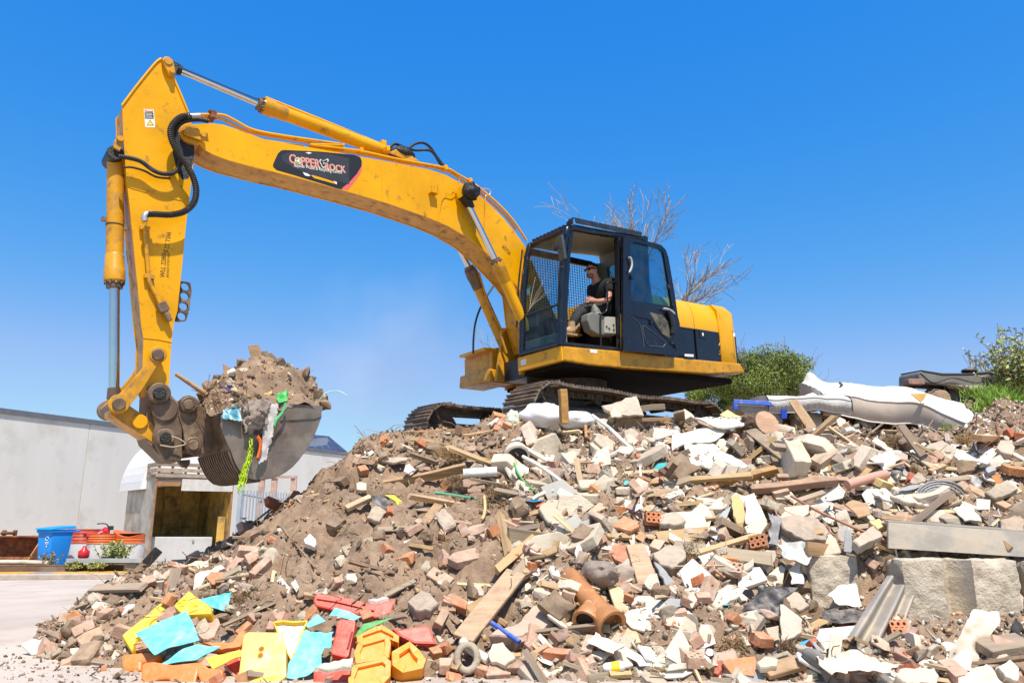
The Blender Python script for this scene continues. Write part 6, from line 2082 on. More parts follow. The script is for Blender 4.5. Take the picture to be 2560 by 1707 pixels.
rod(W('j', (1165, 650), (1190, 720), (1250, 800), (1320, 862)), .012, PL_GREEN, 'bright green strap curving down from the round white pot', 'green_strap', 'strap', lift=.09)
rod(W('j', (570, 838), (700, 855), (895, 887)), .016, mat('hose_green', (.10, .34, .20), rough=.5, bump=.05), 'green hose piece lying above the middle of the left slope', 'hose', 'hose', lift=.05)
rod(W('j', (2060, 690), (2065, 850), (2067, 1020)), .012, PL_WHITE, 'white cable hanging straight down the right slope', 'cable', 'cable', lift=.14)
rod(W('j', (950, 885), (955, 960), (945, 1030), (930, 1055)), .016, P_YEL, 'pale yellow hose end hanging beside the big root clump', 'hose', 'hose', lift=.08)
rod(W('h', (265, 1108), (380, 1190), (500, 1278)), .020, PL_BLUE, 'blue plastic tube at the bottom beside the round concrete drum', 'blue_tube', 'tube', lift=.09)
rod(W('d', (1720, 730), (1690, 600), (1740, 480), (1850, 460), (1760, 395)), .007, PL_WHITE, 'pale curly wire below the grass tuft', 'wire', 'wire', lift=.10)
rod(W('d', (1990, 350), (1970, 450), (2000, 560), (1900, 650), (1790, 730)), .010, rust, 'rusty bent strip right of the grass tuft', 'rusty_strip', 'strip', lift=.10)
rod(W('i', (1540, 560), (1500, 640), (1420, 560), (1390, 450)), .008, PL_WHITE, 'white looped cord hanging between the concrete blocks', 'cord', 'cord', lift=.16)
rod(W('d', (1545, 1190), (1640, 1320), (1880, 1510)), .008, mat('cord_yellow', (.7, .55, .05), rough=.6, bump=0), 'yellow cord lying on the rubble at the far right', 'cord', 'cord', lift=.08)
rod(W('a', (2290, 1000), (2250, 1130), (2330, 1250)), .004, FIBRE_D, 'thin wire curving over the round white pot', 'wire', 'wire', lift=.16)
rod(W('j', (-235, 165), (-190, 110), (-100, 95), (-30, 130)), .006, mat('strap_mint', (.35, .62, .5), rough=.6, bump=0), 'thin mint green strap standing on the left shoulder of the mound', 'strap', 'strap', Ys=(8.7, 8.7, 8.8, 8.8))
pa, pb = on_mound(*W('h', (905, 745))) + SL * .12, on_mound(*W('h', (1215, 1115))) + SL * .14
tp = thing('drain_pipe', 'glazed orange terracotta drain pipe with side socket lying at the foot of the slope', 'drain pipe', pa)
ax = (pb - pa).normalized()
def socket(p, d, r, L, name):
 mb = MB().tube([p, p + d * L, p + d * L, p + d * (L - .01), p + d * .02], [r * .86, r, r * .86, r * .72, r * .72], 28, caps=False)
 mb.tube([p + d * .03, p + d * .035], r * .72, 24)
 o = mb.build(name, TERRA, tp, smooth=40)
 return o
MB().tube([pa, pa + ax * .02, pb], [.082, .09, .09], 28).build('barrel', TERRA, tp, smooth=40)
socket(pb - ax * .02, ax, .128, .12, 'end_socket')
jb = pa + ax * (pb - pa).length * .70
jd = (at(*W('h', (1035, 1060)), jb.y - .2) - jb).normalized()
MB().tube([jb, jb + jd * .13], .08, 24).build('branch', TERRA, tp, smooth=40)
socket(jb + jd * .11, jd, .108, .11, 'branch_socket')
MB().tube([jb + jd * .20, jb + jd * .201], .068, 24).build('bore_shade_disc', mat('bore_shade', (.03, .018, .012), rough=.9, bump=0), tp)  # flat dark disc paints the shade inside the pipe
reserve(W('h', (850, 720), (1330, 720), (1330, 1170), (850, 1170)), .75)
c_ = on_mound(*W('h', (1150, 740)))
blob(c_ + SL * .10, (.17, .11, .24), .22, 1.9, 'cushion', CLOTH_B, 'shaggy brown grey cushion lying above the terracotta pipe', 'cushion', frame_from((1, .1, -.25), FA), 3)
c_ = on_mound(*W('b', (420, 440)))
blob(Vector((c_.x, 9.1, 2.36)), (.27, .16, .15), .20, 1.8, 'white_sack', SACK_W, 'bulging white woven sack left of the upright stake', 'sack', None, 5)
c_ = on_mound(*W('b', (880, 450)))
blob(Vector((c_.x, 9.1, 2.30)), (.22, .14, .11), .22, 2.0, 'white_sack', SACK_W, 'flatter white sack right of the upright stake', 'sack', None, 9)
blob(Vector((on_mound(*W('a', (2250, 560))).x, 9.1, 2.30)), (.09, .08, .12), .25, 2.2, 'plastic_bag', mat('bag_green_white', (.62, .66, .56), rough=.5, var=.25, vs=9, bump=.1, dirt=(.25, .4, .12), dirt_amt=.3, ds=9), 'white plastic bag with green print left of the bulging sack', 'bag', None, 6)
c_ = on_mound(*W('c', (1680, 470)))
blob(c_ + SL * .12, (.13, .11, .15), .35, 2.4, 'cloth_bundle', CLOTH_W, 'knotted pale cloth bundle in front of the tilted white board', 'cloth', None, 2)
c_ = on_mound(*W('j', (900, 715)))
rod(W('j', (800, 722), (1040, 702)), .052, PL_WHITE, 'white paper roll lying under the long tan timber', 'paper_roll', 'roll', lift=.08, n=18)
p_ = on_mound(*W('b', (60, 1090))) + SL * .10
pt = thing('round_pot', 'cream round ribbed pot with dark mouth at the head of the green strap', 'pot', p_)
d_ = Vector((.15, -.75, -.55)).normalized()
MB().tube([p_ - d_ * .10, p_ - d_ * .04, p_, p_ + d_ * .02, p_ + d_ * .05, p_ + d_ * .06], [.09, .13, .135, .142, .142, .12], 24).build('shell', P_CREAM, pt, smooth=30)
MB().tube([p_ + d_ * .062, p_ + d_ * .066], .115, 22).build('mouth', mat('pot_shade', (.03, .03, .03), rough=.8, bump=.3), pt)  # shade of the opening painted as a dark disc on the pot's end
mb = MB().ball((0, 0, 0), (.135, .135, .155), 24, 16)
keep = [f_ for f_ in mb.f if (sum((mb.v[i] for i in f_), Vector()) / 4).dot(Vector((-.75, -.2, -.55))) < .045]
mb.f, mb.m = keep, [0] * len(keep)
for v in mb.v:
 v *= 1 + .05 * mnoise.noise(v * 14)
p_ = on_mound(*W('d', (300, 450))) + SL * .12
mb.v = [p_ + v for v in mb.v]
tag(mb.build('foil_bowl', FOIL, smooth=25, fix=False), 'crumpled silver foil bowl below the stout post', 'bowl')
HERO.append((*W('d', (290, 450)), 28, 30))
c0 = on_mound(*W('d', (1190, 1330))) + SL * .03
cl = thing('conduit_coil', 'coil of grey ribbed conduit half buried at the far right', 'coil', c0)
for k in range(5):
 rr_ = .10 + .028 * k
 P_ = [c0 + Vector((math.cos(t) * rr_ * 1.25 + .02 * k, -.10 + .02 * k, math.sin(t) * rr_ * .9)) for t in [math.pi * (.02 + .9 * i / 24) for i in range(25)]]
 MB().tube(P_, [.0125 if i % 2 else .010 for i in range(25)], 7).build('turn', PL_GREY, cl, smooth=60)
HERO.append((*W('d', (1200, 1280)), 38, 20))
YM = 10.2
def pad(front_px, Ys_, back, thick, name, lab, cat, mt, ms, quilt=.010, nu=60, nv=18, hump=0):
 A = spline([at(*q, y) for q, y in zip(front_px, Ys_)], 10)
 t = thing(name, lab, cat, A[0])
 m = len(A) - 1
 def top(u, v):
  i = min(m, int(u * m))
  p = A[i]
  b = back[0].lerp(back[1], u) if isinstance(back, tuple) else back
  q = p + b * v
  w = mnoise.noise(Vector((q.x * 1.7, q.y * 1.7, 3))) * .09 + mnoise.noise(Vector((q.x * 6, q.y * 6, 8))) * .012
  w -= quilt * (max(0, 1 - abs(math.sin(q.x * 12 + q.y * 8)) * 4) + max(0, 1 - abs(math.sin(q.x * 12 - q.y * 8)) * 4)) * min(1, v * 8)
  if hump:
   w += hump * math.exp(-((u - .10) / .065) ** 2) * v * v
  e = min(v, 1 - v, 1) * 14
  return q + Vector((0, 0, w - (.03 * (1 - e) if e < 1 else 0)))
 MB().grid(top, nu, nv).build('quilted_top', mt, t, smooth=60, fix=False)
 def side(u, v):
  p = top(u, 0)
  bulge = math.sin(v * math.pi) * .03
  return p + Vector((0, -bulge + .05 * v, -thick * v)) + Vector((0, 0, .02 * mnoise.noise(p * 5 + Vector((0, 0, v)))))
 MB().grid(side, nu, 6).build('side_panel', ms, t, smooth=60, fix=False)
 MB().grid(lambda u, v: top(0, v) + Vector((-.02, 0, -thick * u)), 4, nv).build('end_panel', ms, t, smooth=60, fix=False)
 MB().grid(lambda u, v: top(1, v) + Vector((.02, 0, -thick * u)), 4, nv).build('end_panel', ms, t, smooth=60, fix=False)
 MB().grid(lambda u, v: top(u, v) + Vector((0, .05 * (1 - v), -thick)), nu, 4).build('underside', ms, t, smooth=60, fix=False)
 for dz in (0, -thick):
  pts = [side(u / nu, 0 if dz == 0 else 1) + Vector((0, -.004, 0)) for u in range(nu + 1)]
  MB().tube(pts, .010, 5).build('piping', mt, t, smooth=60)
 return t
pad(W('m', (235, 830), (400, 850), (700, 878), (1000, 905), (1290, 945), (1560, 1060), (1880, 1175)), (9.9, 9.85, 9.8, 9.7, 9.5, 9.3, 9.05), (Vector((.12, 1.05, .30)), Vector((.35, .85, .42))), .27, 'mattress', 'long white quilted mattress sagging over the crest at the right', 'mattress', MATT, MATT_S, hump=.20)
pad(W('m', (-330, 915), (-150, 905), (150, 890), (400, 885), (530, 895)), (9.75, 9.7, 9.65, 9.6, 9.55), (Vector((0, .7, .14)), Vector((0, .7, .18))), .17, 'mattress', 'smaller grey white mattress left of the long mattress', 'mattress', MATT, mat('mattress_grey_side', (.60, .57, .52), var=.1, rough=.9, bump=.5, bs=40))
slab(W('m', (1160, 855), (1340, 850), (1300, 920), (1270, 945)), FA, .012, 'mattress_tear', mat('foam_orange', (.55, .33, .09), rough=.95, bump=.5), 'torn orange brown foam flap on the long mattress', 'foam', p0=at(*W('m', (1290, 900)), 9.42), res=False)
GY_ = 10.9
grey_vinyl = mat('vinyl_grey', (.19, .175, .155), rough=.6, var=.15, bump=.25, bs=12, dirt=(.33, .28, .22), dirt_amt=.35, ds=3)
grey_dark = mat('vinyl_dark', (.06, .06, .065), rough=.6, var=.2, bump=.2)
sf = thing('sofa_cushion', 'long grey vinyl seat cushion lying behind the mattress', 'cushion', at(*W('m', (1650, 740)), GY_))
P_ = [at(*q, GY_) for q in W('m', (1250, 640), (1280, 612), (1500, 650), (1780, 650), (2000, 632), (2080, 690), (2060, 780), (1850, 790), (1500, 770), (1250, 745))]
MB().prism(P_, (0, .6, .05)).build('cushion', grey_vinyl, sf, bevel=.03, smooth=40, seg=3)
P_ = [at(*q, GY_ - .01) for q in W('m', (1275, 606), (1500, 640), (1780, 640), (2000, 622), (2090, 688), (2075, 700), (1995, 640), (1780, 658), (1500, 660), (1290, 622))]
MB().prism(P_, (0, .62, .06)).build('top_panel', grey_dark, sf, bevel=.008)
MB().tube(spline([at(*q, GY_ - .04) for q in W('m', (1260, 640), (1400, 740), (1600, 690), (1850, 740), (2060, 690))], 6), .012, 6).build('seam', grey_dark, sf, smooth=60)
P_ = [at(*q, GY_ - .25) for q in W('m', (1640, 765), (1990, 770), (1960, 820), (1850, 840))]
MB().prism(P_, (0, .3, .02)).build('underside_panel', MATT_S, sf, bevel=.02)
P_ = [at(*q, 11.3) for q in W('m', (2120, 700), (2200, 680), (2300, 640), (2290, 740), (2200, 780), (2110, 760))]
o = MB().prism(P_, (0, .4, .05)).build('loose_cushion', grey_vinyl, bevel=.03, smooth=40)
tag(o, 'smaller grey cushion half hidden in the weeds at the right', 'cushion')
o = MB().ball(at(*W('m', (1780, 618)), 11.1), (.12, .1, .045), 14, 8).build('black_rag', PL_BLACK, smooth=60)
tag(o, 'small black rag on top of the grey vinyl cushion', 'rag')
put(brick_mesh(random.Random(2), B_BRN), 'brick', *W('m', (1200, 735)), (0, 0, .1), 'lone brown brick on the skyline left of the grey cushion', 'brick', Y=10.6)
V3 = lambda *a: Vector(a).normalized()
for row in (
 ('b', ((1250, 300), (1740, 160), (1850, 440), (1420, 440)), V3(.05, -.96, .25), .07, C_PALE, 'stone_slab', 'pale grey stone slab leaning upright below the near track', 'slab', .10),
 ('b', ((1420, 305), (1550, 450), (1390, 470), (1370, 400)), V3(-.3, -.85, .4), .03, P_CREAM, 'board_scrap', 'tan board scrap leaning on the pale stone slab', 'board', .17),
 ('b', ((1125, 465), (1365, 470), (1250, 680), (1090, 760), (1060, 640)), V3(.1, -.7, .7), .018, C_PALE, 'floor_tile', 'cracked cream tile with a curved break at the top of the white rail', 'tile', .14),
 ('b', ((780, 560), (880, 500), (1000, 610), (880, 660), (850, 650)), V3(.1, -.75, .6), .05, B_PALE, 'brick_piece', 'dusty pink brick piece below the flatter sack', 'brick', .12),
 ('b', ((690, 570), (800, 560), (860, 680), (830, 720), (700, 660)), V3(.2, -.6, .7), .05, C_PALE, 'mortar_lump', 'white plastered lump below the upright stake', 'plaster', .10),
 ('b', ((1975, 600), (2340, 640), (2352, 690), (2010, 780), (1970, 760)), V3(.05, -.75, .65), .02, S_GREY, 'wall_tile', 'pale grey bent panel above the big white sheet', 'panel', .10),
 ('c', ((0, 560), (390, 480), (560, 470), (740, 480), (690, 560), (580, 640), (160, 690), (0, 775)), V3(-.05, -.55, .83), .022, P_WHITE, 'plasterboard', 'largest flat white plasterboard sheet on the upper right slope', 'plasterboard', .13),
 ('c', ((160, 700), (560, 680), (650, 770), (540, 880), (545, 1000), (380, 1000), (230, 1000), (150, 900), (190, 820)), V3(.05, -.62, .78), .03, P_WHITE, 'plasterboard', 'jagged cream plasterboard below the largest white sheet', 'plasterboard', .11),
 ('c', ((640, 770), (800, 840), (1020, 985), (960, 1015), (560, 890), (570, 830)), V3(.2, -.6, .75), .022, P_WHITE, 'plasterboard', 'pointed white plasterboard right of the jagged cream one', 'plasterboard', .15),
 ('c', ((300, 335), (440, 330), (930, 340), (1010, 375), (960, 440), (750, 465), (540, 430), (430, 375)), V3(0, -.45, .89), .03, P_WHITE, 'tiled_board', 'white tiled board with a checkered border near the skyline', 'tiled board', .15),
 ('c', ((740, 230), (1225, 440), (1140, 490), (1050, 480), (640, 295)), V3(.1, -.6, .78), .02, P_YEL, 'yellow_board', 'pale yellow board beneath the big pinkish rock slab', 'board', .15),
 ('c', ((850, 255), (1000, 200), (1255, 145), (1400, 285), (1385, 330), (1310, 480), (1230, 430)), V3(.15, -.72, .65), .14, C_ROCK, 'rock_slab', 'big pinkish brown rock slab at the skyline before the blue crate', 'rock', .20),
 ('c', ((1480, 590), (1560, 650), (1700, 605), (1790, 760), (1872, 925), (1640, 905), (1560, 740)), V3(.15, -.55, .8), .30, C_PALE, 'concrete_block', 'large squared broken concrete block beside the wide grey board', 'concrete block', .24),
 ('c', ((1590, 205), (2012, 300), (2000, 490), (1900, 440), (1790, 400), (1660, 330)), V3(.2, -.72, .65), .03, P_WHITE, 'tilted_board', 'plain white board tilted right of the blue crate', 'board', .20),
 ('c', ((2075, 180), (2130, 190), (2295, 410), (2190, 445), (2000, 260)), V3(.25, -.75, .6), .08, C_PALE, 'cement_block', 'pale stamped cement block leaning right of the tilted white board', 'block', .18),
 ('c', ((780, 1400), (860, 1340), (1010, 1390), (1020, 1490), (920, 1550), (800, 1550)), V3(.1, -.8, .6), .03, P_WHITE, 'plaster_piece', 'broken white plaster sheet above the slim upright batten', 'plaster', .12),
 ('k', ((555, 830), (610, 815), (655, 990), (600, 1020), (570, 950)), V3(-.3, -.8, .5), .03, P_YEL, 'yellow_board', 'narrow yellow board edge left of the upright batten', 'board', .15),
 ('k', ((640, 850), (700, 810), (770, 960), (690, 1020), (650, 1000)), V3(.1, -.8, .6), .02, P_CREAM, 'plaster_piece', 'grey cream broken board behind the upright batten', 'board', .17),
 ('k', ((640, 1020), (770, 960), (785, 1000), (740, 1065), (660, 1060)), V3(.1, -.75, .6), .02, P_CREAM, 'plaster_piece', 'rounded pale yellow scrap at the foot of the broken board', 'board', .13),
 ('h', ((1430, 830), (1500, 800), (1640, 800), (1810, 905), (1770, 1005), (1650, 985), (1470, 1000)), V3(0, -.6, .8), .02, S_GREY, 'slate_sheet', 'pale blue grey slate sheet near the foot of the slope', 'slate', .12),
 ('h', ((1290, 560), (1440, 475), (1480, 560), (1400, 620), (1310, 600)), V3(-.1, -.7, .7), .05, S_GREY, 'slate_piece', 'grey block left of the thick broken plank end', 'slate', .10),
 ('h', ((1630, 510), (1700, 560), (1820, 700), (1770, 740), (1720, 700)), V3(.3, -.7, .6), .02, S_BLUE, 'slate_piece', 'narrow blue grey slate right of the thick broken plank', 'slate', .10),
 ('h', ((2000, 470), (2090, 340), (2140, 470), (2205, 480), (2110, 600), (2050, 560)), V3(.1, -.7, .7), .012, P_WHITE, 'paper_sheet', 'torn white sheet standing near the perforated bricks', 'sheet', .10),
 ('h', ((2060, 840), (2250, 705), (2352, 720), (2352, 800), (2160, 905)), V3(.1, -.6, .8), .03, P_CREAM, 'plaster_slab', 'cream plaster slab with broken corner below the perforated bricks', 'plaster slab', .10),
 ('h', ((2065, 930), (2190, 920), (2270, 910), (2190, 1140), (2090, 1150)), V3(.05, -.7, .7), .03, P_CREAM, 'plaster_slab', 'upright cream plaster slab below the other plaster slab', 'plaster slab', .08),
 ('h', ((1925, 830), (1990, 950), (2080, 1160), (2040, 1130), (1940, 980)), V3(.4, -.7, .6), .03, P_WHITE, 'plaster_slab', 'narrow white plaster strip left of the upright plaster slab', 'plaster', .08),
 ('h', ((1270, 215), (1380, 130), (1500, 170), (1510, 220), (1430, 260), (1330, 230)), V3(0, -.6, .8), .04, B_ORG, 'terracotta_slab', 'orange terracotta slab with pale centre left of the lone holed brick', 'slab', .10),
 ('h', ((1650, 120), (1820, 95), (1900, 170), (1830, 200), (1680, 190)), V3(0, -.5, .85), .05, C_PALE, 'mortar_slab', 'broad pale mortar slab above the lone holed brick', 'mortar', .09),
 ('h', ((945, 120), (1040, 5), (1105, 10), (1030, 110)), V3(-.1, -.7, .7), .02, S_GREY, 'slate_piece', 'pale grey tile left of the flat paver in mid slope', 'tile', .10),
 ('h', ((1065, 105), (1180, 0), (1255, 40), (1150, 125)), V3(.1, -.6, .8), .05, B_PALE, 'paver', 'flat pinkish paver right of the pale grey tile', 'paver', .09),
 ('h', ((2130, 200), (2210, 90), (2280, 45), (2230, 170)), V3(.2, -.7, .6), .02, S_BLUE, 'slate_piece', 'blue grey slate leaning left of the broken board', 'slate', .10),
 ('i', ((925, 690), (1000, 620), (1130, 600), (1175, 770), (1010, 760)), V3(0, -.8, .6), .006, PL_WHITE, 'magazine_page', 'glossy pale printed page propped before the concrete block', 'page', .12),
 ('i', ((830, 1030), (870, 930), (1140, 905), (1060, 1000), (910, 1085)), V3(0, -.55, .83), .02, P_WHITE, 'mosaic_sheet', 'sheet of small white mosaic tiles beside the corrugated metal', 'mosaic', .10),
 ('i', ((410, 400), (480, 355), (550, 360), (545, 440), (480, 510), (430, 470)), V3(0, -.7, .7), .12, C_PALE, 'concrete_lump', 'rounded pale concrete lump beside the torn printed bag', 'concrete', .12),
 ('i', ((460, 560), (590, 465), (620, 490), (600, 610), (500, 600)), V3(-.1, -.75, .6), .07, P_CREAM, 'brick_piece', 'cream brick below the rounded concrete lump', 'brick', .12),
 ('i', ((570, 680), (680, 630), (800, 760), (720, 800), (640, 760)), V3(.1, -.6, .8), .05, C_PALE, 'cement_sheet', 'bent grey cement sheet above the black bag', 'cement sheet', .13),
 ('i', ((580, 750), (620, 760), (745, 860), (740, 960), (590, 1045)), V3(-.1, -.8, .6), .05, C_PALE, 'cement_sheet', 'upright broken cement sheet left of the mosaic tiles', 'cement sheet', .12),
 ('i', ((475, 925), (570, 905), (580, 1010), (520, 1030)), V3(.1, -.8, .6), .06, C_GREY, 'cement_block', 'grey block left of the upright cement sheet', 'block', .10),
 ('i', ((580, 130), (680, 95), (860, 130), (940, 230), (920, 290), (760, 290), (600, 200)), V3(0, -.8, .6), .14, C_GREY, 'concrete_slab', 'big dark concrete slab above the concrete blocks', 'concrete slab', .14),
 ('i', ((1110, 290), (1260, 180), (1330, 260), (1160, 335)), V3(.1, -.6, .8), .09, C_PALE, 'cement_block', 'pale slab block left of the steel plate', 'block', .14),
 ('i', ((1225, 150), (1300, 130), (1365, 180), (1290, 210)), V3(0, -.6, .8), .07, P_YEL, 'brick_piece', 'yellowish brick above the pale slab block', 'brick', .12),
 ('i', ((2175, 140), (2290, 105), (2352, 130), (2352, 220), (2180, 210)), V3(0, -.6, .8), .10, C_ROCK, 'cement_block', 'pinkish block at the right edge above the steel plate', 'block', .12),
 ('i', ((1055, 215), (1100, 215), (1105, 380), (1045, 370)), V3(0, -.9, .4), .01, S_BLUE, 'metal_strip', 'short blue grey metal strip under the copper rod', 'metal strip', .16),
 ('i', ((230, 1260), (165, 1180), (190, 1150), (400, 1130), (410, 1170), (395, 1275)), V3(0, -.9, .4), .10, B_ORG, 'brick', 'whole clean orange brick at the bottom edge', 'brick', .13),
 ('i', ((410, 1175), (470, 1130), (570, 1150), (560, 1200), (440, 1210)), V3(0, -.5, .86), .05, C_PALE, 'concrete_lump', 'flat grey stone right of the clean orange brick', 'stone', .10),
 ('i', ((1420, 1270), (1450, 1220), (1700, 1205), (1740, 1270), (1720, 1327), (1500, 1327)), V3(0, -.7, .7), .12, C_PALE, 'concrete_slab', 'grey concrete slab at the bottom below the beige sheeting', 'concrete slab', .12),
 ('i', ((2165, 1210), (2250, 1150), (2320, 1220), (2310, 1310), (2220, 1280)), V3(0, -.8, .6), .12, C_PALE, 'concrete_lump', 'round edged stone at the lower right corner', 'stone', .14),
 ('i', ((2230, 700), (2352, 670), (2352, 790), (2260, 780)), V3(0, -.7, .7), .06, C_PALE, 'cement_block', 'pale block right of the concrete blocks at the edge', 'block', .16),
 ('i', ((1840, 70), (1960, 20), (2050, 150), (2000, 165)), V3(0, -.7, .7), .02, P_CREAM, 'board_scrap', 'cream board above the middle of the steel plate', 'board', .10),
 ('d', ((890, 1040), (1000, 910), (1115, 1000), (1090, 1040), (930, 1070)), V3(0, -.55, .83), .05, C_GREY, 'paver', 'grey brown paver right of the black plastic film', 'paver', .10),
 ('d', ((640, 1210), (870, 1120), (960, 1130), (1060, 1330), (900, 1310)), V3(.05, -.6, .8), .05, C_PALE, 'concrete_slab', 'broad flat concrete slab left of the conduit coil', 'concrete slab', .10),
 ('d', ((1110, 1130), (1180, 1065), (1410, 1075), (1430, 1140), (1380, 1180)), V3(0, -.55, .83), .06, C_PALE, 'concrete_slab', 'thick pale slab above the conduit coil', 'concrete slab', .10),
 ('d', ((1745, 1255), (1925, 1272), (1915, 1432), (1745, 1350)), V3(0, -.9, .4), .012, S_GREY, 'metal_plate', 'clean pale grey plate standing at the far right', 'plate', .16),
 ('d', ((1740, 775), (1900, 680), (2005, 665), (1890, 812)), V3(0, -.55, .83), .015, P_WHITE, 'perforated_sheet', 'white panel with holes below the rusty bent strip', 'panel', .11),
 ('d', ((1850, 1170), (1990, 1060), (2150, 1010), (2280, 1130), (2080, 1230), (1990, 1250)), V3(.05, -.6, .8), .05, C_GREY, 'concrete_slab', 'dusty dark slab right of the grey hat', 'concrete slab', .12),
 ('d', ((2000, 610), (2050, 510), (2200, 500), (2240, 600), (2200, 700), (2060, 660)), V3(0, -.7, .7), .14, C_PALE, 'concrete_lump', 'round pale boulder right of the rusty bent strip', 'boulder', .14),
 ('d', ((2095, 370), (2200, 330), (2310, 350), (2300, 440), (2110, 450)), V3(0, -.75, .6), .08, C_GREY, 'cement_block', 'squared brown block below the weeds at the right', 'block', .12),
 ('d', ((1120, 560), (1180, 500), (1300, 530), (1440, 610), (1420, 660), (1240, 640)), V3(0, -.6, .8), .08, C_PALE, 'concrete_lump', 'long pale lump right of the blue plastic scraps', 'concrete', .12),
 ('d', ((400, 520), (460, 470), (680, 620), (640, 670)), V3(-.2, -.6, .75), .03, P_CREAM, 'board_scrap', 'pale board right of the silver foil bowl', 'board', .10),
 ('d', ((410, 1180), (490, 1165), (700, 1310), (540, 1260)), V3(.1, -.6, .8), .02, S_GREY, 'slate_piece', 'long grey slate below the pinkish clay pipe', 'slate', .09),
 ('d', ((1860, 870), (1950, 830), (2005, 890), (1900, 930)), V3(0, -.6, .8), .04, S_BLUE, 'paver', 'small dark grey paver below the white panel with holes', 'paver', .10),
 ('d', ((1440, 1390), (1560, 1310), (1640, 1330), (1810, 1510), (1800, 1534), (1600, 1534)), V3(0, -.55, .83), .02, P_CREAM, 'plywood_sheet', 'pale flat sheet right of the conduit coil above the steel plate', 'sheet', .10),
 ('d', ((60, 1330), (170, 1270), (370, 1330), (390, 1460), (240, 1500)), V3(-.1, -.75, .6), .02, T_TAN, 'cardboard', 'folded brown cardboard below the pinkish clay pipe', 'cardboard', .12),
 ('d', ((1270, 1060), (1280, 955), (1325, 965), (1345, 1050)), V3(0, -.9, .4), .06, B_BRN, 'brick_piece', 'small brown block standing right of the grey brown paver', 'brick', .12),
 ('g', ((1060, 200), (1070, 160), (1095, 150), (1135, 190), (1100, 222)), V3(.1, -.6, .8), .02, P_WHITE, 'plaster_piece', 'small white shard above the long tan timber', 'shard', .06),
 ('g', ((685, 190), (715, 110), (765, 115), (740, 215), (690, 225)), V3(-.2, -.8, .55), .03, C_PALE, 'cement_sheet', 'pale upright fragment on the left shoulder of the mound', 'cement sheet', .10),
 ('g', ((1055, 650), (1120, 630), (1145, 730), (1085, 755)), V3(.1, -.75, .6), .04, P_CREAM, 'brick_piece', 'pale mortar covered brick in the middle of the slope', 'brick', .08),
 ('g', ((1340, 760), (1375, 725), (1520, 690), (1555, 755), (1400, 790)), V3(0, -.5, .86), .075, B_PALE, 'brick', 'whole dusty pink brick right of the pale mortar covered brick', 'brick', .08),
 ('g', ((815, 500), (870, 420), (950, 460), (900, 525)), V3(.1, -.6, .8), .05, C_GREY, 'paver', 'brown grey paver below the yellow plastic scrap', 'paver', .08),
 ('g', ((1080, 1040), (1170, 965), (1230, 985), (1285, 1050), (1230, 1100), (1130, 1095)), V3(0, -.55, .83), .10, C_GREY, 'rock', 'angular dark grey rock right of the dusty red barrier', 'rock', .12),
 ('g', ((540, 865), (560, 860), (600, 910), (555, 925)), V3(-.2, -.8, .5), .012, P_WHITE, 'plaster_piece', 'clean white triangular shard above the dusty red barrier', 'shard', .07),
 ('g', ((1310, 1010), (1370, 985), (1470, 1035), (1460, 1090), (1370, 1055)), V3(.1, -.6, .8), .075, B_ORG, 'brick', 'orange brick right of the angular dark rock', 'brick', .10),
 ('g', ((410, 640), (450, 600), (490, 640), (480, 690), (420, 665)), V3(0, -.7, .7), .06, P_WHITE, 'rock', 'white stone in bare soil beside the thin dark stick', 'stone', .07),
 ('l', ((880, 640), (920, 590), (1300, 575), (1310, 630), (1290, 690), (1070, 670)), V3(-.05, -.7, .7), .08, C_PALE, 'concrete_slab', 'long pale concrete slab at the left foot of the pile', 'concrete slab', .14),
 ('l', ((810, 690), (870, 640), (1000, 660), (1050, 700), (930, 760), (830, 770)), V3(-.2, -.7, .65), .12, C_ROCK, 'rock', 'pinkish brown rock at the left toe below the concrete slab', 'rock', .14),
 ('l', ((1730, 480), (1770, 430), (1890, 435), (1880, 530), (1780, 540)), V3(0, -.75, .6), .08, B_ORG, 'brick', 'reddish brown brick behind the yellow barrier', 'brick', .10),
 ('l', ((1890, 420), (1980, 300), (2040, 255), (2060, 310), (1930, 430)), V3(-.2, -.6, .75), .09, B_PALE, 'brick', 'dusty pink brick pointing up the left slope', 'brick', .10),
 ('l', ((2050, 290), (2170, 230), (2200, 300), (2090, 370)), V3(.1, -.6, .8), .08, B_PALE, 'brick', 'dusty pink brick right of the one pointing up', 'brick', .10),
 ('l', ((1425, 370), (1440, 330), (1640, 320), (1660, 360), (1530, 395)), V3(0, -.6, .8), .08, B_PALE, 'brick', 'pale brick lying left of the white timber piece', 'brick', .08),
 ('l', ((1540, 390), (1640, 340), (1750, 340), (1750, 400), (1620, 425)), V3(0, -.55, .83), .09, C_PALE, 'cement_block', 'rounded pale block beside the pale brick on the left flank', 'block', .09),
 ('l', ((1620, 600), (1640, 450), (1860, 370), (1890, 400), (1720, 480), (1680, 610)), V3(-.1, -.7, .7), .03, P_CREAM, 'timber_cladding', 'cream flaking board bent over bricks on the left flank', 'board', .12),
 ('l', ((1660, 960), (1700, 880), (1830, 810), (1850, 870), (1800, 980), (1720, 1010)), V3(0, -.6, .8), .06, B_PALE, 'paver', 'pink paver under the cyan sheet corner', 'paver', .08),
 ('l', ((2080, 910), (2100, 850), (2220, 800), (2250, 880), (2140, 930)), V3(0, -.7, .7), .06, C_PALE, 'cement_block', 'pale stone right of the cyan sheet', 'block', .07),
 ('l', ((2140, 680), (2180, 660), (2330, 760), (2350, 810), (2260, 840), (2180, 730)), V3(.1, -.65, .7), .05, B_PALE, 'brick_piece', 'pink broken brick left of the dusty red barrier', 'brick', .08),
 ('a', (((60, 1440), (110, 1420), (200, 1440), (200, 1540), (70, 1530))), V3(0, -.8, .6), .05, C_PALE, 'stone_cube', 'pale square stone at the left end of the long tan timber', 'stone', .08),
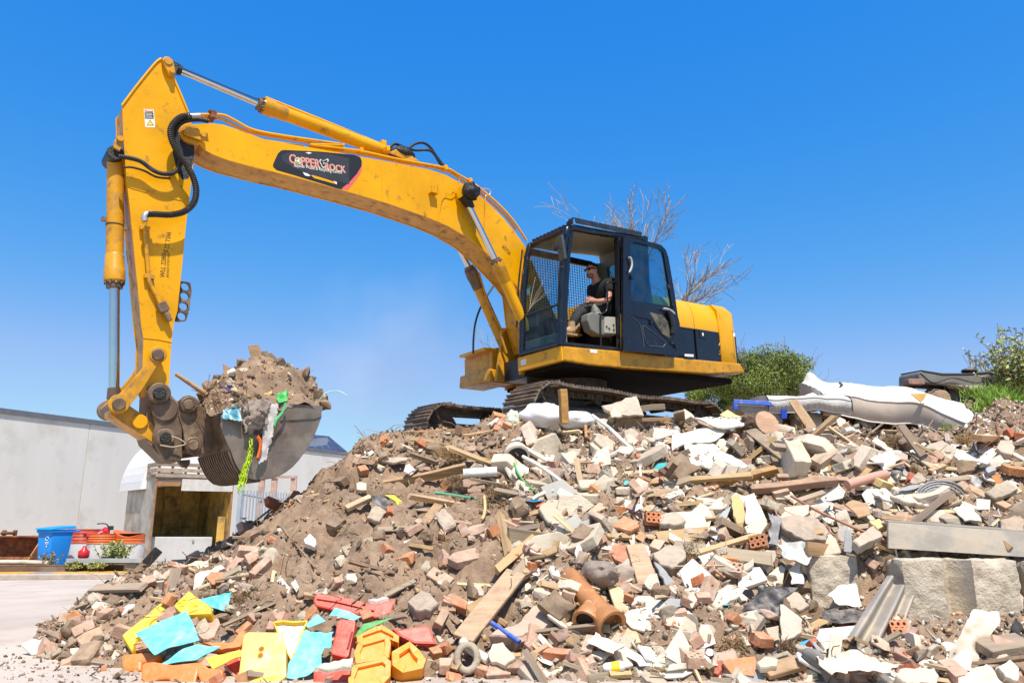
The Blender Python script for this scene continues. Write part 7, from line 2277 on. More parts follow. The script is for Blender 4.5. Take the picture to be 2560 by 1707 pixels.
 ('a', ((720, 1270), (760, 1180), (830, 1200), (890, 1250), (790, 1300)), V3(0, -.5, .85), .02, P_WHITE, 'plaster_piece', 'white broken dish shape above the long tan timber', 'shard', .06),
 ('a', ((1610, 890), (2030, 860), (1780, 985)), V3(0, -.5, .85), .02, T_DARK, 'floor_tile', 'dark triangular tile below the crest timber', 'tile', .08),
 ('a', ((410, 1120), (500, 1080), (790, 1080), (760, 1120), (560, 1150)), V3(0, -.45, .89), .03, C_GREY, 'slate_piece', 'brown grey flat stone on the upper left slope', 'stone', .06),
 ('a', ((1845, 1170), (1880, 1190), (2010, 1310), (1860, 1310)), V3(-.2, -.85, .45), .02, C_GREY, 'floor_tile', 'dark grey triangular tile above the white paper roll', 'tile', .10),
 ('a', ((1600, 1450), (1650, 1440), (1800, 1500), (1810, 1568), (1620, 1568)), V3(-.1, -.85, .5), .09, B_BRN, 'brick', 'dark brown brick in front of the white paper roll', 'brick', .12),
 ('a', ((1970, 690), (2050, 530), (2170, 510), (2200, 560), (2130, 680), (2030, 700)), V3(.1, -.75, .6), .10, B_ORG, 'rock', 'orange lump on the crest left of the thick leaning slab', 'rock', .14),
 ('h', ((1240, 180 + 250), (1300, 350), (1520, 400), (1460, 560), (1300, 500)), V3(-.25, -.6, .75), .05, B_ORG, 'terracotta_slab', 'dusty orange slab leaning above the shaggy cushion', 'slab', .10),
 ('h', ((660, 60), (740, -10), (900, 0), (940, 110), (870, 190), (740, 180)), V3(0, -.55, .83), .06, C_PALE, 'concrete_slab', 'broad irregular pale slab in mid slope right of the root clump', 'concrete slab', .10),
 ('h', ((230, 1280), (270, 1200), (360, 1185), (470, 1320), (380, 1390), (260, 1360)), V3(-.1, -.75, .65), .12, C_PALE, 'concrete_drum', 'greenish round concrete piece beside the blue tube', 'concrete', .14),
 ('h', ((690, 1270), (740, 1230), (990, 1250), (960, 1290), (850, 1290)), V3(0, -.5, .86), .08, B_ORG, 'brick', 'orange brick lying in front of the terracotta pipe', 'brick', .08),
 ('h', ((1500, 1030), (1570, 950), (1780, 1050), (1740, 1160), (1520, 1070)), V3(0, -.65, .75), .10, C_PALE, 'cement_block', 'rough cream block below the slate sheet', 'block', .10),
 ('h', ((1715, 830), (1760, 760), (1925, 800), (1920, 850), (1850, 900)), V3(0, -.6, .8), .08, B_PALE, 'brick', 'pinkish red brick right of the slate sheet', 'brick', .10),
 ('h', ((1480, 1240), (1560, 1210), (1690, 1230), (1690, 1300), (1560, 1320)), V3(0, -.6, .8), .08, C_GREY, 'cement_block', 'brown grey block at the foot of the pale straight board', 'block', .08),
 ('h', ((480, 1040), (300, 1085), (240, 1130), (520, 1140), (760, 1060), (890, 960), (860, 860), (620, 880)), V3(0, -.62, .78), .10, C_ROCK, 'concrete_slab', 'soil covered broken concrete slab left of the terracotta pipe', 'concrete slab', .10),
 ('h', ((990, 1270), (1100, 1250), (1260, 1290), (1180, 1330)), V3(0, -.45, .89), .02, P_CREAM, 'board_scrap', 'flat cream board below the terracotta pipe', 'board', .05),
 ('h', ((1620, 440), (1760, 370), (1870, 370), (1900, 480), (1780, 570), (1680, 540)), V3(0, -.65, .75), .14, C_GREY, 'concrete_lump', 'big rough grey concrete lump left of the torn white sheet', 'concrete', .14),
):
 c, pts, n, th, m_, nm, lab, cat, lf = row
 slab(W(c, *pts), n, th, nm, m_, lab, cat, lift=lf, bevel=min(.006, th * .2), jag=0 if nm in ('brick', 'metal_plate', 'slate_sheet', 'mosaic_sheet', 'metal_strip', 'perforated_sheet') else 1.6)
tb_ = bpy.data.objects.get('tiled_board')
pb0 = on_mound(*[sum(v) / 8 for v in zip(*W('c', (300, 335), (440, 330), (930, 340), (1010, 375), (960, 440), (750, 465), (540, 430), (430, 375)))]) + V3(0, -.45, .89) * .153
gcheck = mat('check_green', (.05, .12, .11), rough=.4, bump=0)
for k in range(9):
 x0 = 470 + k * 52
 q = [on_plane(*p, pb0, V3(0, -.45, .89)) for p in W('c', (x0, 338 + (k % 2) * 7), (x0 + 26, 332 + (k % 2) * 7), (x0 + 52, 338 + (k % 2) * 7), (x0 + 26, 345 + (k % 2) * 7))]
 MB().prism(q, V3(0, -.45, .89) * .001).build('check_tile', gcheck, tb_)
ms_ = bpy.data.objects.get('mosaic_sheet')
nS = V3(0, -.55, .83)
c_m = [sum(v) / 5 for v in zip(*W('i', (830, 1030), (870, 930), (1140, 905), (1060, 1000), (910, 1085)))]
pm0 = on_mound(*c_m) + nS * .102
grout = MATS['tile_grey']
ms_.data.materials[0] = grout
qa, qb, qd = [on_plane(*p, pm0, nS) for p in W('i', (868, 938), (1125, 912), (838, 1035))]
e1, e2 = (qb - qa), (qd - qa)
na_, nb2 = int(e1.length / .036), int(e2.length / .036)
for i in range(na_):
 for j in range(nb2):
  o_ = qa + e1 * (i / na_) + e2 * (j / nb2)
  if i > na_ * .8 and j > nb2 * .6:
   continue
  a_, b_ = e1 / na_ * .86, e2 / nb2 * .86
  MB().prism([o_, o_ + a_, o_ + a_ + b_, o_ + b_], nS * .004).build('mosaic_tile', PL_WHITE, ms_)
for k, (c, q, rot, m_, lab) in enumerate((('h', (1615, 225), (1.15, .1, .1), B_RED, 'dark red brick with round holes alone in mid slope'), ('i', (400, 365), (1.25, -.2, -.5), B_ORG, 'orange brick with six holes beside the torn printed bag'), ('i', (105, 575), (1.0, .5, .6), B_PALE, 'brown holed brick left one of the pair above the plaster slab'), ('i', (240, 575), (.75, .1, -.5), B_PALE, 'brown holed brick right one of the pair above the plaster slab'), ('h', (1965, 1430), (.25, .05, .1), B_PALE, 'tan holed brick standing at the very bottom edge'), ('i', (1435, 1020), (1.2, 0, .1), B_ORG, 'orange holed brick under the corrugated metal end'))):
 put(brick_mesh(random.Random(k), m_, .62 if k != 4 else .55, True), 'holed_brick', *W(c, q), rot, lab, 'brick', lift=.09)
for k, (c, q, rot, l, m_, lab) in enumerate((
 ('g', (975, 750), (.5, .3, .7), .7, B_ORG, 'orange half brick in the middle of the slope'), ('g', (1070, 800), (.4, -.2, -.4), .9, B_ORG, 'orange brick leaning below the middle half brick'), ('g', (1295, 930), (.7, .4, -.5), 1, B_PALE, 'pale brick standing above the orange brick by the dark rock'),
 ('g', (410, 1090), (.5, .2, .6), .7, B_PALE, 'pink half brick left of the dusty red barrier'), ('g', (390, 455), (.6, .2, .3), .9, B_ORG, 'orange brick below the left end of the long tan timber'), ('g', (235, 440), (.9, .3, .9), 1, B_RED, 'red brick standing on the left shoulder'),
 ('g', (60, 600), (1.0, .2, 1.2), 1, B_PALE, 'orange pink brick low on the left shoulder'), ('g', (80, 750), (.4, .1, .3), .9, B_PALE, 'pale pink brick on bare soil at the left'), ('g', (1010, 495), (.6, .1, .2), .8, B_RED, 'red brick beside the dark thin board'),
 ('b', (1850, 1255), (.5, .2, -.3), 1.0, B_RED, 'bright red brick with cloth at the foot of the white rail'), ('b', (1930, 640 + 600), (.3, .4, .5), .8, P_WHITE, 'white block beside the bright red brick'), ('b', (340, 1480), (.4, .1, .5), 1, C_GREY, 'grey brick under the white conduit'),
 ('h', (1030, 560), (.5, .3, .2), .6, B_ORG, 'small orange half brick above the shaggy cushion'), ('h', (925, 520), (.4, .2, .7), .8, B_PALE, 'dusty pink half brick left of the small orange one'), ('h', (2260, 530), (.5, .1, -.4), .9, B_ORG, 'orange brick above the right holed brick of the pair'),
 ('h', (1760, 30), (.5, .0, .1), .9, B_BRN, 'brown brick on the middle right slope'), ('g', (1335, 1500), (.3, .0, .1), .45, B_PALE, 'pinkish brick end at the bottom edge'), ('i', (455, 1050), (.4, .1, .5), .8, B_ORG, 'orange brick left of the upright cement sheet'),
 ('i', (205, 450), (.5, .2, -.5), .9, B_ORG, 'orange brick left of the rounded concrete lump'), ('k', (40, 700), (.5, .3, .3), 1, B_RED, 'red brick right of the white sheets low in mid slope'), ('j', (870, 790), (.9, .1, .3), 1, B_BRN, 'brown brick below the white paper roll'),
 ('j', (1070, 300), (.6, .2, .4), .9, B_ORG, 'orange brick on the crest before the track'), ('d', (2240, 960), (.4, .1, .2), 1.2, B_ORG, 'orange block right of the dusty dark slab'), ('d', (545, 1130), (.5, .2, .5), .8, P_YEL, 'yellowish brick under the pinkish clay pipe'), ('h', (1380, 100 + 30), (.2, .1, .8), 1, B_ORG, 'orange brick resting on the terracotta slab'))):
 put(brick_mesh(random.Random(50 + k), m_, l), 'brick', *W(c, q), rot, lab, 'brick', lift=.05)
# ================================================================== broken plastic barriers, blocks, plastics
def tray(pts, n, dep, name, m, lab, cat, lift, fill=None, wall=.02):
 o = slab(pts, n, .02, name, m, lab, cat, lift=lift - dep, bevel=.004)
 c0 = on_mound(sum(p[0] for p in pts) / len(pts), sum(p[1] for p in pts) / len(pts)) + n * lift
 P_ = [on_plane(*p, c0, n) for p in pts]
 cc = sum(P_, Vector()) / len(P_)
 for i in range(len(P_)):
  a, b = P_[i], P_[(i + 1) % len(P_)]
  ia, ib = a.lerp(cc, wall / max(.05, (a - cc).length)), b.lerp(cc, wall / max(.05, (b - cc).length))
  MB().prism([a, b, ib, ia], -n * dep).build('wall', m, o, bevel=.004)
 if fill:
  MB().prism([v.lerp(cc, .1) - n * dep * .35 for v in P_], -n * dep * .4).build('dust_fill', fill, o)
 return o
N1 = V3(-.1, -.62, .78)
yb = slab(W('e', (880, 575), (1085, 370), (1190, 470), (1370, 590), (1365, 680), (1145, 690), (1010, 700)), N1, .15, 'barrier', PL_YEL, 'bright yellow barrier block with black scuffs right of the cyan sheet', 'barrier', lift=.20, bevel=.02)
yb2 = slab(W('e', (220, 950), (480, 740), (730, 525), (830, 600), (980, 690), (500, 880), (420, 1000), (350, 1160)), N1, .14, 'barrier', PL_YEL, 'yellow barrier half under the large cyan sheet', 'barrier', lift=.13, bevel=.02)
for q in ((800, 715), (660, 795)):
 c0 = on_plane(*W('e', q), on_mound(*W('e', (620, 800))) + N1 * .13, N1)
 MB().tube([c0 - N1 * .03, c0 + N1 * .008, c0 + N1 * .008, c0 - N1 * .02], [.05, .05, .036, .03], 16).build('socket', PL_ORG2, yb2, smooth=30)
rg = random.Random(4)
for o, ps in ((yb, ((930, 560), (1000, 520), (1060, 520), (1150, 600), (900, 680), (1080, 680), (960, 600))), (yb2, ((400, 1000), (370, 1080), (440, 1130), (500, 740), (560, 690)))):
 for q in ps:
  c0 = on_mound(*W('e', q)) + N1 * (.202 if o is yb else .132)
  a = on_plane(*W('e', q), on_mound(*W('e', (1090, 600) if o is yb else (520, 810))) + N1 * (.2008 if o is yb else .1308), N1)
  d = Vector((rg.uniform(.5, 1), 0, rg.uniform(.2, .8))) * rg.uniform(.03, .08)
  d = d - N1 * d.dot(N1)
  MB().tube([a, a + d * .5 + Vector((0, 0, .003)), a + d], .003, 4).build('scuff', mat('scuff_black', (.05, .04, .03), rough=.8, bump=0), o)
sheet(W('e', (405, 935), (1050, 650), (1215, 1000), (650, 1190)), 26, 18, .035, 'plastic_sheet', PL_CYAN, 'large pale cyan plastic sheet lying across the yellow barrier', 'plastic sheet', lift=.25, n=V3(-.1, -.6, .8), seed=2, fr=2.2, thick=.006)
sheet(W('e', (640, 1330), (1180, 1068), (1480, 1105), (1180, 1255)), 22, 12, .03, 'plastic_sheet', PL_CYAN, 'cyan plastic strip resting on the front orange barrier', 'plastic sheet', lift=.24, n=V3(0, -.5, .86), seed=6, fr=2.5, thick=.006)
sheet(W('e', (1200, 500), (1640, 395), (1560, 640), (1370, 600)), 18, 12, .05, 'plastic_sheet', PL_TEAL, 'crumpled teal plastic right of the bright yellow block', 'plastic sheet', lift=.16, n=V3(0, -.75, .65), seed=8, fr=3, thick=.006)
slab(W('e', (215, 1215), (260, 1195), (560, 1165), (730, 1200), (640, 1290), (480, 1310), (470, 1410), (235, 1415)), V3(-.05, -.8, .6), .16, 'barrier', PL_ORG, 'orange barrier block at the left under the cyan sheets', 'barrier', lift=.16, bevel=.025)
ob = slab(W('e', (460, 1560), (480, 1330), (530, 1300), (640, 1290), (880, 1330), (1250, 1290), (1330, 1370), (1510, 1385), (1525, 1568), (1240, 1568), (1190, 1450), (1160, 1568), (850, 1568), (830, 1510), (680, 1520), (600, 1568)), V3(0, -.82, .57), .2, 'barrier', PL_ORG, 'large orange barrier in front with an arched foot and torn slit', 'barrier', lift=.24, bevel=.025)
slab(W('e', (1250, 1050), (1640, 1040), (1700, 960), (1790, 880), (1830, 960), (1740, 1100), (1500, 1140)), V3(0, -.7, .7), .08, 'barrier_fragment', PL_ORG, 'twisted orange barrier fragment left of the pale yellow block', 'barrier piece', lift=.12, bevel=.015, jag=2)
slab(W('e', (1500, 1250), (1740, 1200), (1730, 1480), (1620, 1440)), V3(0, -.85, .5), .06, 'barrier_fragment', PL_RED, 'deep red barrier fragment beside the pale yellow block', 'barrier piece', lift=.10, bevel=.012)
sheet(W('e', (1290, 1250), (1745, 1120), (1760, 1210), (1380, 1360)), 16, 6, .025, 'plastic_strip', PL_YEL, 'bent yellow plastic strip left of the pale yellow block', 'plastic strip', lift=.20, n=V3(0, -.6, .8), seed=3, fr=3, thick=.008)
NP = V3(.02, -.80, .60)
pp_ = W('e', (1700, 1568), (1775, 950), (1830, 905), (2260, 910), (2320, 1100), (2330, 1480), (2210, 1568))
py_ = slab(pp_, NP, .16, 'barrier', PL_YEL2, 'pale yellow upright barrier block with two round holes', 'barrier', lift=.26, bevel=.025)
c0 = on_mound(sum(p[0] for p in pp_) / 7, sum(p[1] for p in pp_) / 7) + NP * .26
for q in ((2010, 1132), (1998, 1215)):
 a = on_plane(*W('e', q), c0, NP)
 MB().tube([a - NP * .002, a + NP * .003, a + NP * .003, a - NP * .001], [.024, .024, .019, .015], 18).build('hole_rim', PL_ORG2, py_, smooth=30)
 MB().tube([a + NP * .0005, a + NP * .0012], .019, 18).build('painted_hole', mat('hole_shade', (.30, .14, .01), rough=.8, bump=0), py_)  # depth of the hole is a flat disc in a shaded colour
MB().prism([on_plane(*q, c0 + NP * .004, NP) for q in W('e', (1725, 1568), (1740, 1500), (2195, 1475), (2215, 1568))], -NP * .02).build('lower_band', PL_YEL, py_, bevel=.004)
tray(W('f', (10, 710), (140, 690), (300, 700), (480, 690), (400, 900), (330, 1080), (250, 1220), (110, 960)), V3(0, -.6, .8), .10, 'barrier_tray', PL_YEL, 'open yellow barrier tray filled with white dust', 'barrier', .16, P_WHITE)
sheet(W('f', (440, 790), (835, 855), (560, 1400), (180, 1440)), 14, 24, .025, 'plastic_sheet', PL_CYAN, 'long cyan plastic sheet sloping down by the red block', 'plastic sheet', lift=.22, n=V3(0, -.72, .68), seed=12, fr=2.4, thick=.006, torn=.05)
slab(W('f', (440, 755), (520, 680), (610, 602), (725, 705), (560, 770), (480, 800)), V3(.2, -.8, .5), .008, 'plastic_scrap', PL_TEAL, 'dark teal plastic corner standing behind the long cyan sheet', 'plastic', lift=.22)
sheet(W('f', (770, 640), (850, 535), (1200, 635), (1090, 690)), 12, 6, .02, 'plastic_sheet', PL_CYAN, 'pale cyan scrap wedged under the dusty red barrier', 'plastic sheet', lift=.18, n=V3(0, -.6, .8), seed=5, fr=4)
NR = V3(.05, -.86, .5)
rb3 = slab(W('f', (548, 430), (590, 325), (850, 350), (1370, 480), (1640, 400), (1655, 440), (1590, 600), (1400, 668), (820, 560), (580, 505)), NR, .24, 'barrier', PL_RED, 'long dusty red barrier lying above the other barriers', 'barrier', lift=.16, bevel=.02)
MB().prism([on_plane(*q, on_mound(*W('f', (1100, 470))) + NR * .10, V3(0, -.25, .97)) for q in W('f', (600, 318), (660, 270), (1040, 300), (1560, 390), (1390, 440), (860, 335))], (0, 0, -.03)).build('dust_cover', mat('white_dust', (.66, .57, .49), rough=.95, var=.12, bump=.6), rb3)
MB().tube([on_plane(*q, on_mound(*W('f', (1100, 480))) + NR * .165, NR) for q in W('f', (600, 400), (860, 440), (1370, 560))], .012, 6).build('moulded_rib', PL_RED, rb3)
rk_ = slab(W('f', (870, 720), (910, 685), (1080, 675), (1118, 700), (1100, 820), (1020, 1170), (990, 1195), (800, 1150), (785, 1110), (840, 900)), V3(0, -.78, .62), .18, 'barrier', PL_RED, 'glossy red barrier block with slot handle beside the cyan sheet', 'barrier', lift=.22, bevel=.03)
a = [on_plane(*q, on_mound(*W('f', (950, 930))) + V3(0, -.78, .62) * .205, V3(0, -.78, .62)) for q in W('f', (1060, 860), (1090, 850), (1030, 1090), (995, 1100))]
MB().prism(a, V3(0, -.78, .62) * .018).build('slot_handle', mat('slot_shade', (.25, .02, .012), rough=.6, bump=0), rk_, bevel=.006)  # darker red strip, shade of the handle recess put into its colour
sheet(W('f', (1100, 930), (1240, 740), (1620, 650), (1240, 850)), 16, 8, .03, 'plastic_sheet', PL_GREEN, 'bright green plastic behind the amber barrier modules', 'plastic sheet', lift=.15, n=V3(0, -.7, .7), seed=15, fr=3)
slab(W('f', (1600, 800), (1750, 800), (2080, 745), (2130, 800), (2195, 1010), (1900, 1000), (1700, 900)), V3(.1, -.75, .65), .16, 'barrier', PL_RED, 'flat red barrier at the right behind the amber modules', 'barrier', lift=.14, bevel=.02)
NA = V3(.05, -.66, .75)
tray(W('f', (1130, 900), (1390, 770), (1480, 755), (1700, 900), (1690, 990), (1560, 900), (1350, 960), (1140, 985)), NA, .07, 'barrier_module', PL_ORG2, 'amber ribbed barrier module topmost of the three', 'barrier', .22, PL_ORG2, .045)
tray(W('f', (1095, 1130), (1150, 990), (1560, 890), (1590, 1000), (1560, 1190), (1120, 1270)), NA, .07, 'barrier_module', PL_ORG2, 'amber ribbed barrier module in the middle of the three', 'barrier', .24, PL_ORG2, .045)
tray(W('f', (1015, 1480), (1080, 1290), (1530, 1190), (1590, 1240), (1580, 1440), (1480, 1540), (1030, 1560)), NA, .08, 'barrier_module', PL_ORG2, 'amber ribbed barrier module lowest at the bottom edge', 'barrier', .26, PL_ORG2, .045)
tray(W('f', (1600, 1110), (1840, 970), (1960, 1080), (2060, 1210), (2020, 1330), (1750, 1390), (1610, 1290)), V3(.15, -.62, .77), .12, 'barrier_module', PL_ORG2, 'rounded amber barrier module right of the other three', 'barrier', .22, PL_ORG2, .06)
slab(W('f', (1600, 1300), (1750, 1390), (2030, 1330), (2050, 1400), (1880, 1480), (1740, 1510), (1610, 1440)), V3(.1, -.9, .4), .12, 'barrier_skirt', PL_ORG, 'orange moulded skirt under the rounded amber module', 'barrier piece', lift=.14, bevel=.03)
slab(W('f', (548, 1340), (720, 1310), (900, 1320), (1050, 1300), (1050, 1570), (548, 1570)), V3(0, -.88, .47), .2, 'barrier', PL_RED, 'red barrier with dusty top at the very bottom', 'barrier', lift=.22, bevel=.02)
slab(W('f', (560, 1330), (700, 1260), (1090, 1190), (1060, 1310), (880, 1320)), V3(0, -.3, .95), .03, 'dust_slab', P_CREAM, 'pale gritty slab on the red barrier at the bottom', 'slab', lift=.20, jag=2)
slab(W('f', (0, 860), (140, 850), (150, 1470), (0, 1534)), V3(0, -.85, .5), .02, 'barrier_skirt', PL_YEL2, 'narrow pale yellow flange right of the pale yellow block', 'barrier piece', lift=.20)
slab(W('g', (155, 1030), (190, 930), (270, 885), (320, 950), (290, 1050), (210, 1065)), V3(-.2, -.75, .6), .02, 'white_casing', PL_WHITE, 'white bent plastic casing left of the thin dark stick end', 'casing', lift=.13, jag=1)
CB = mat('block_concrete', (.56, .475, .36), rough=.95, var=.16, vs=5, bump=1.0, bs=40, dirt=(.36, .28, .19), dirt_amt=.35, ds=6)
def big_block(x0p, x1p, ytp, ybp, Y, lab, groove):
 a, b, c = at(x0p, ytp, Y), at(x1p, ytp, Y), at(x0p, ybp, Y)
 w, h, d = b.x - a.x, a.z - c.z + .1, .75
 bm = bmesh.new()
 bmesh.ops.create_cube(bm, size=1)
 bmesh.ops.subdivide_edges(bm, edges=bm.edges[:], cuts=34, use_grid_fill=True)
 for v in bm.verts:
  p = v.co
  e = [abs(p.x) * 2, abs(p.y) * 2, abs(p.z) * 2]
  k = sorted(e)[1]
  rd = max(0, k - .82) / .18
  q = Vector((p.x * w, p.y * d, p.z * h))
  q *= 1 - .022 * rd * rd - .05 * rd * max(0, mnoise.noise(q * 6 + Vector((3, 1, 2))))
  if p.y < -.2:
   g_ = abs(p.x - groove) * w
   q.y += .20 * max(0, 1 - g_ / .11) ** .5
  nn = mnoise.noise(q * 5) * .018 + mnoise.noise(q * 16) * .016
  q += p.normalized() * nn
  v.co = q + Vector(((a.x + b.x) / 2, Y + d / 2, c.z - .1 + h / 2))
 me = bpy.data.meshes.new('concrete_block')
 bm.to_mesh(me)
 bm.free()
 me.materials.append(CB)
 for p in me.polygons:
  p.use_smooth = True
 me.set_sharp_from_angle(angle=R(40))
 o = bpy.data.objects.new('retaining_block', me)
 COL.objects.link(o)
 tag(o, lab, 'concrete block')
 HERO.append(((x0p + x1p) / 2, (ytp + ybp) / 2, (x1p - x0p) * .48, (ybp - ytp) * .46))
big_block(2020, 2208, 1388, 1560, 7.0, 'weathered concrete retaining block left of the grooved one', .32)
big_block(2252, 2545, 1398, 1640, 6.7, 'tall concrete retaining block with a deep vertical groove', -.02)
big_block(2562, 2800, 1402, 1640, 6.75, 'concrete retaining block cut off at the right edge', .3)
p_ = [at(*q, y) for q, y in zip(W('i', (1368, 160), (2560, 245), (2560, 425), (1368, 348)), (7.0, 6.86, 6.8, 6.95))]
o = MB().prism(p_, (0, .03, .01)).build('steel_plate', STEELP, bevel=.003)
tag(o, 'long scuffed grey steel plate standing on the concrete blocks', 'steel plate')
MB().prism([p_[0], p_[1], p_[1] + Vector((0, .12, .02)), p_[0] + Vector((0, .12, .02))], (0, 0, .008)).build('flange', STEELP, o)
HERO.append((2400, 1350, 180, 32))
A, B = at(*W('i', (1425, 590)), 6.55), at(*W('i', (1165, 1060)), 6.1)
Fm = frame_from(B - A, V3(.3, -.8, .5))
mb = MB()
Lc_ = (B - A).length
mb.grid(lambda u, v: A + Fm @ Vector((u * Lc_, (v - .3) * .34 * (.75 + .25 * u), .035 * math.sin(v * 15) + .02 * mnoise.noise(Vector((u * 3, v * 3, 1))) - .10 * (v - .4) ** 2)), 10, 44)
k = len(mb.v)
tag(mb.build('corrugated_metal', STEELP, smooth=50, fix=False), 'bent grey corrugated metal sheet leaning on the grooved concrete block', 'metal sheet')
HERO.append((*W('i', (1290, 830)), 55, 80))
FILM = mat('film_beige', (.64, .54, .42), rough=.45, var=.12, vs=5, bump=.25, bs=14, dirt=(.55, .40, .24), dirt_amt=.25, ds=4)
FILM2 = mat('film_clear', (.56, .50, .42), rough=.4, var=.1, bump=.2, bs=14)
for q4, nu, nv, fo, m_, nm, lab, lf, n, sd_ in (
 (W('i', (1990, 790), (2200, 800), (2010, 1240), (1745, 1230)), 20, 26, .09, FILM, 'plastic_film', 'tall crumpled beige plastic before the grooved concrete block', .30, V3(.1, -.85, .5), 3),
 (W('i', (830, 1090), (1200, 1110), (1500, 1200), (930, 1270)), 24, 14, .08, FILM, 'plastic_film', 'cream plastic sheeting in folds at the bottom below the mosaic', .16, V3(0, -.6, .8), 7),
 (W('i', (1860, 1280), (2080, 1150), (2250, 1330), (1900, 1340)), 16, 12, .07, FILM, 'plastic_film', 'tattered cream film at the lower right bottom edge', .16, V3(0, -.7, .7), 17),
 (W('d', (300, 660), (450, 610), (800, 720), (560, 900)), 22, 14, .08, FILM2, 'plastic_film', 'translucent beige film draped below the silver foil bowl', .16, V3(0, -.6, .8), 9),
 (W('d', (650, 920), (740, 780), (825, 850), (740, 1020)), 12, 12, .06, PL_BLACK, 'plastic_film', 'creased black plastic film right of the beige film', .13, V3(.1, -.8, .6), 11),
 (W('i', (330, 780), (440, 620), (700, 640), (560, 830)), 16, 12, .07, PL_BLACK, 'bin_bag', 'black bag heap beside the upright cement sheet', .14, V3(0, -.7, .7), 13),
 (W('i', (840, 860), (960, 780), (1210, 790), (1130, 900)), 18, 8, .06, PL_BLACK, 'bin_bag', 'flat black bag in front of the printed page', .18, V3(0, -.5, .86), 19),
 (W('i', (500, 90), (600, 120), (570, 330), (500, 330)), 8, 16, .05, PL_GREY, 'plastic_film', 'dark grey film hanging behind the slim upright batten', .14, V3(.2, -.9, .4), 21),
 (W('i', (555, 320), (800, 310), (810, 470), (610, 440)), 16, 12, .06, mat('bag_print', (.52, .47, .40), rough=.5, var=.2, bump=.2, dirt=(.10, .33, .42), dirt_amt=.3, ds=7), 'printed_bag', 'torn printed cement bag with teal corners by the concrete block', .16, V3(0, -.75, .65), 23),
 (W('g', (950, 360), (1010, 360), (1165, 480), (1140, 515)), 14, 5, .03, mat('scrap_yellow', (.62, .50, .04), rough=.5, bump=.1), 'plastic_scrap', 'crumpled yellow plastic scrap on the left slope', .10, V3(0, -.7, .7), 25),
 (W('g', (860, 370), (950, 350), (970, 460), (880, 430)), 10, 8, .05, PL_BLACK, 'plastic_scrap', 'black plastic tangle left of the yellow scrap', .08, V3(0, -.7, .7), 27),
 (W('b', (1610, 1290), (1740, 1260), (1720, 1500), (1640, 1480)), 8, 12, .03, CLOTH_W, 'cloth_scrap', 'white rag with orange stains below the bright red brick', .12, V3(0, -.8, .6), 29),
 (W('d', (1660, 1030), (1740, 950), (1850, 1000), (1730, 1120)), 10, 10, .05, PL_GREY, 'felt_hat', 'crumpled dark grey hat left of the dusty dark slab', .13, V3(-.3, -.7, .6), 31),
 (W('d', (680, 1180), (880, 1080), (1160, 1070), (960, 1140)), 14, 6, .03, S_BLUE, 'roofing_felt', 'blue grey roofing felt above the broad flat slab', .11, V3(0, -.5, .86), 33),
 (W('h', (1940, 1330), (2010, 1260), (2110, 1390), (2050, 1430)), 10, 8, .05, SACK_W, 'plastic_scrap', 'clear crumpled plastic left of the clean orange brick', .08, V3(0, -.7, .7), 35),
 (W('h', (1070, 1180), (1110, 1115), (1390, 1200), (1290, 1290)), 12, 6, .02, FILM2, 'plastic_tub', 'clear plastic tub below the terracotta pipe', .14, V3(0, -.6, .8), 37),
 (W('h', (1280, 1240), (1370, 1225), (1600, 1370), (1520, 1400)), 12, 5, .03, SACK_W, 'paper_bag', 'white paper bag with red print below the plastic tub', .10, V3(0, -.6, .8), 39),
 (W('i', (640, 500), (720, 440), (750, 600), (670, 610)), 8, 10, .05, CLOTH_W, 'cloth_scrap', 'white crumpled cloth beside the printed cement bag', .16, V3(0, -.8, .6), 41),
):
 sheet(q4, nu, nv, fo, nm, m_, lab, nm.split('_')[1], lift=lf, n=n, seed=sd_, fr=3.0, torn=.04)
cp0 = at(*W('c', (1180, 200)), 9.75)
crate = thing('blue_crate', 'dark blue steel crate frame packed with earth at the skyline', 'crate', cp0)
for a, b in (((820, 128), (1540, 170)), ((1510, 165), (1500, 350)), ((845, 140), (850, 240))):
 A, B = at(*W('c', a), 9.75), at(*W('c', b), 9.75)
 MB().box((A + B) / 2, ((B - A).length, .06, .035), frame_from(B - A, (0, -1, .2))).build('frame_bar', PL_BLUE, crate, bevel=.006)
MB().prism([at(*q, 9.8) for q in W('c', (840, 145), (1500, 180), (1480, 420), (1200, 420), (900, 240))], (0, .4, 0)).build('packed_earth', C_PALE, crate, bevel=.02)
MB().prism([at(*q, 9.72) for q in W('c', (1465, 235), (1532, 235), (1525, 355), (1462, 350))], (0, .03, 0)).build('corner_plate', mat('crate_blue', (.02, .06, .5), rough=.4, bump=.02), crate)
lc = on_mound(*W('c', (1245, 600))) + SL * .18
lg = thing('sawn_log', 'sawn log end with pale round face above the wide grey board', 'log', lc)
ld = V3(.25, -.85, .28)
MB().tube([lc - ld * .35, lc - ld * .02, lc], [.15, .158, .15], 22).build('trunk', mat('bark', (.16, .10, .065), rough=.95, var=.3, bump=1, bs=16), lg, smooth=30)
MB().tube([lc, lc + ld * .004], .147, 22).build('cut_face', T_PINK, lg)
blob(on_mound(*W('c', (1010, 570))) + SL * .15, (.12, .10, .11), .4, 2.5, 'root_ball', CLOD_D, 'dark earthy root ball left of the sawn log', 'root ball', None, 4)
HERO.append((*W('c', (1245, 600)), 30, 30))
sp0 = on_mound(*W('i', (830, 1240))) + SL * .05
sh_ = thing('shoe', 'grey worn running shoe at the bottom edge', 'shoe', sp0)
Fs = frame_from((.8, .2, -.45), V3(0, -.5, .85)).to_4x4()
mb = MB().ball((0, 0, .03), (.15, .05, .045), 18, 10)
for v in mb.v:
 if v.x < 0:
  v.z *= 1.5
 v.z = max(v.z, 0)
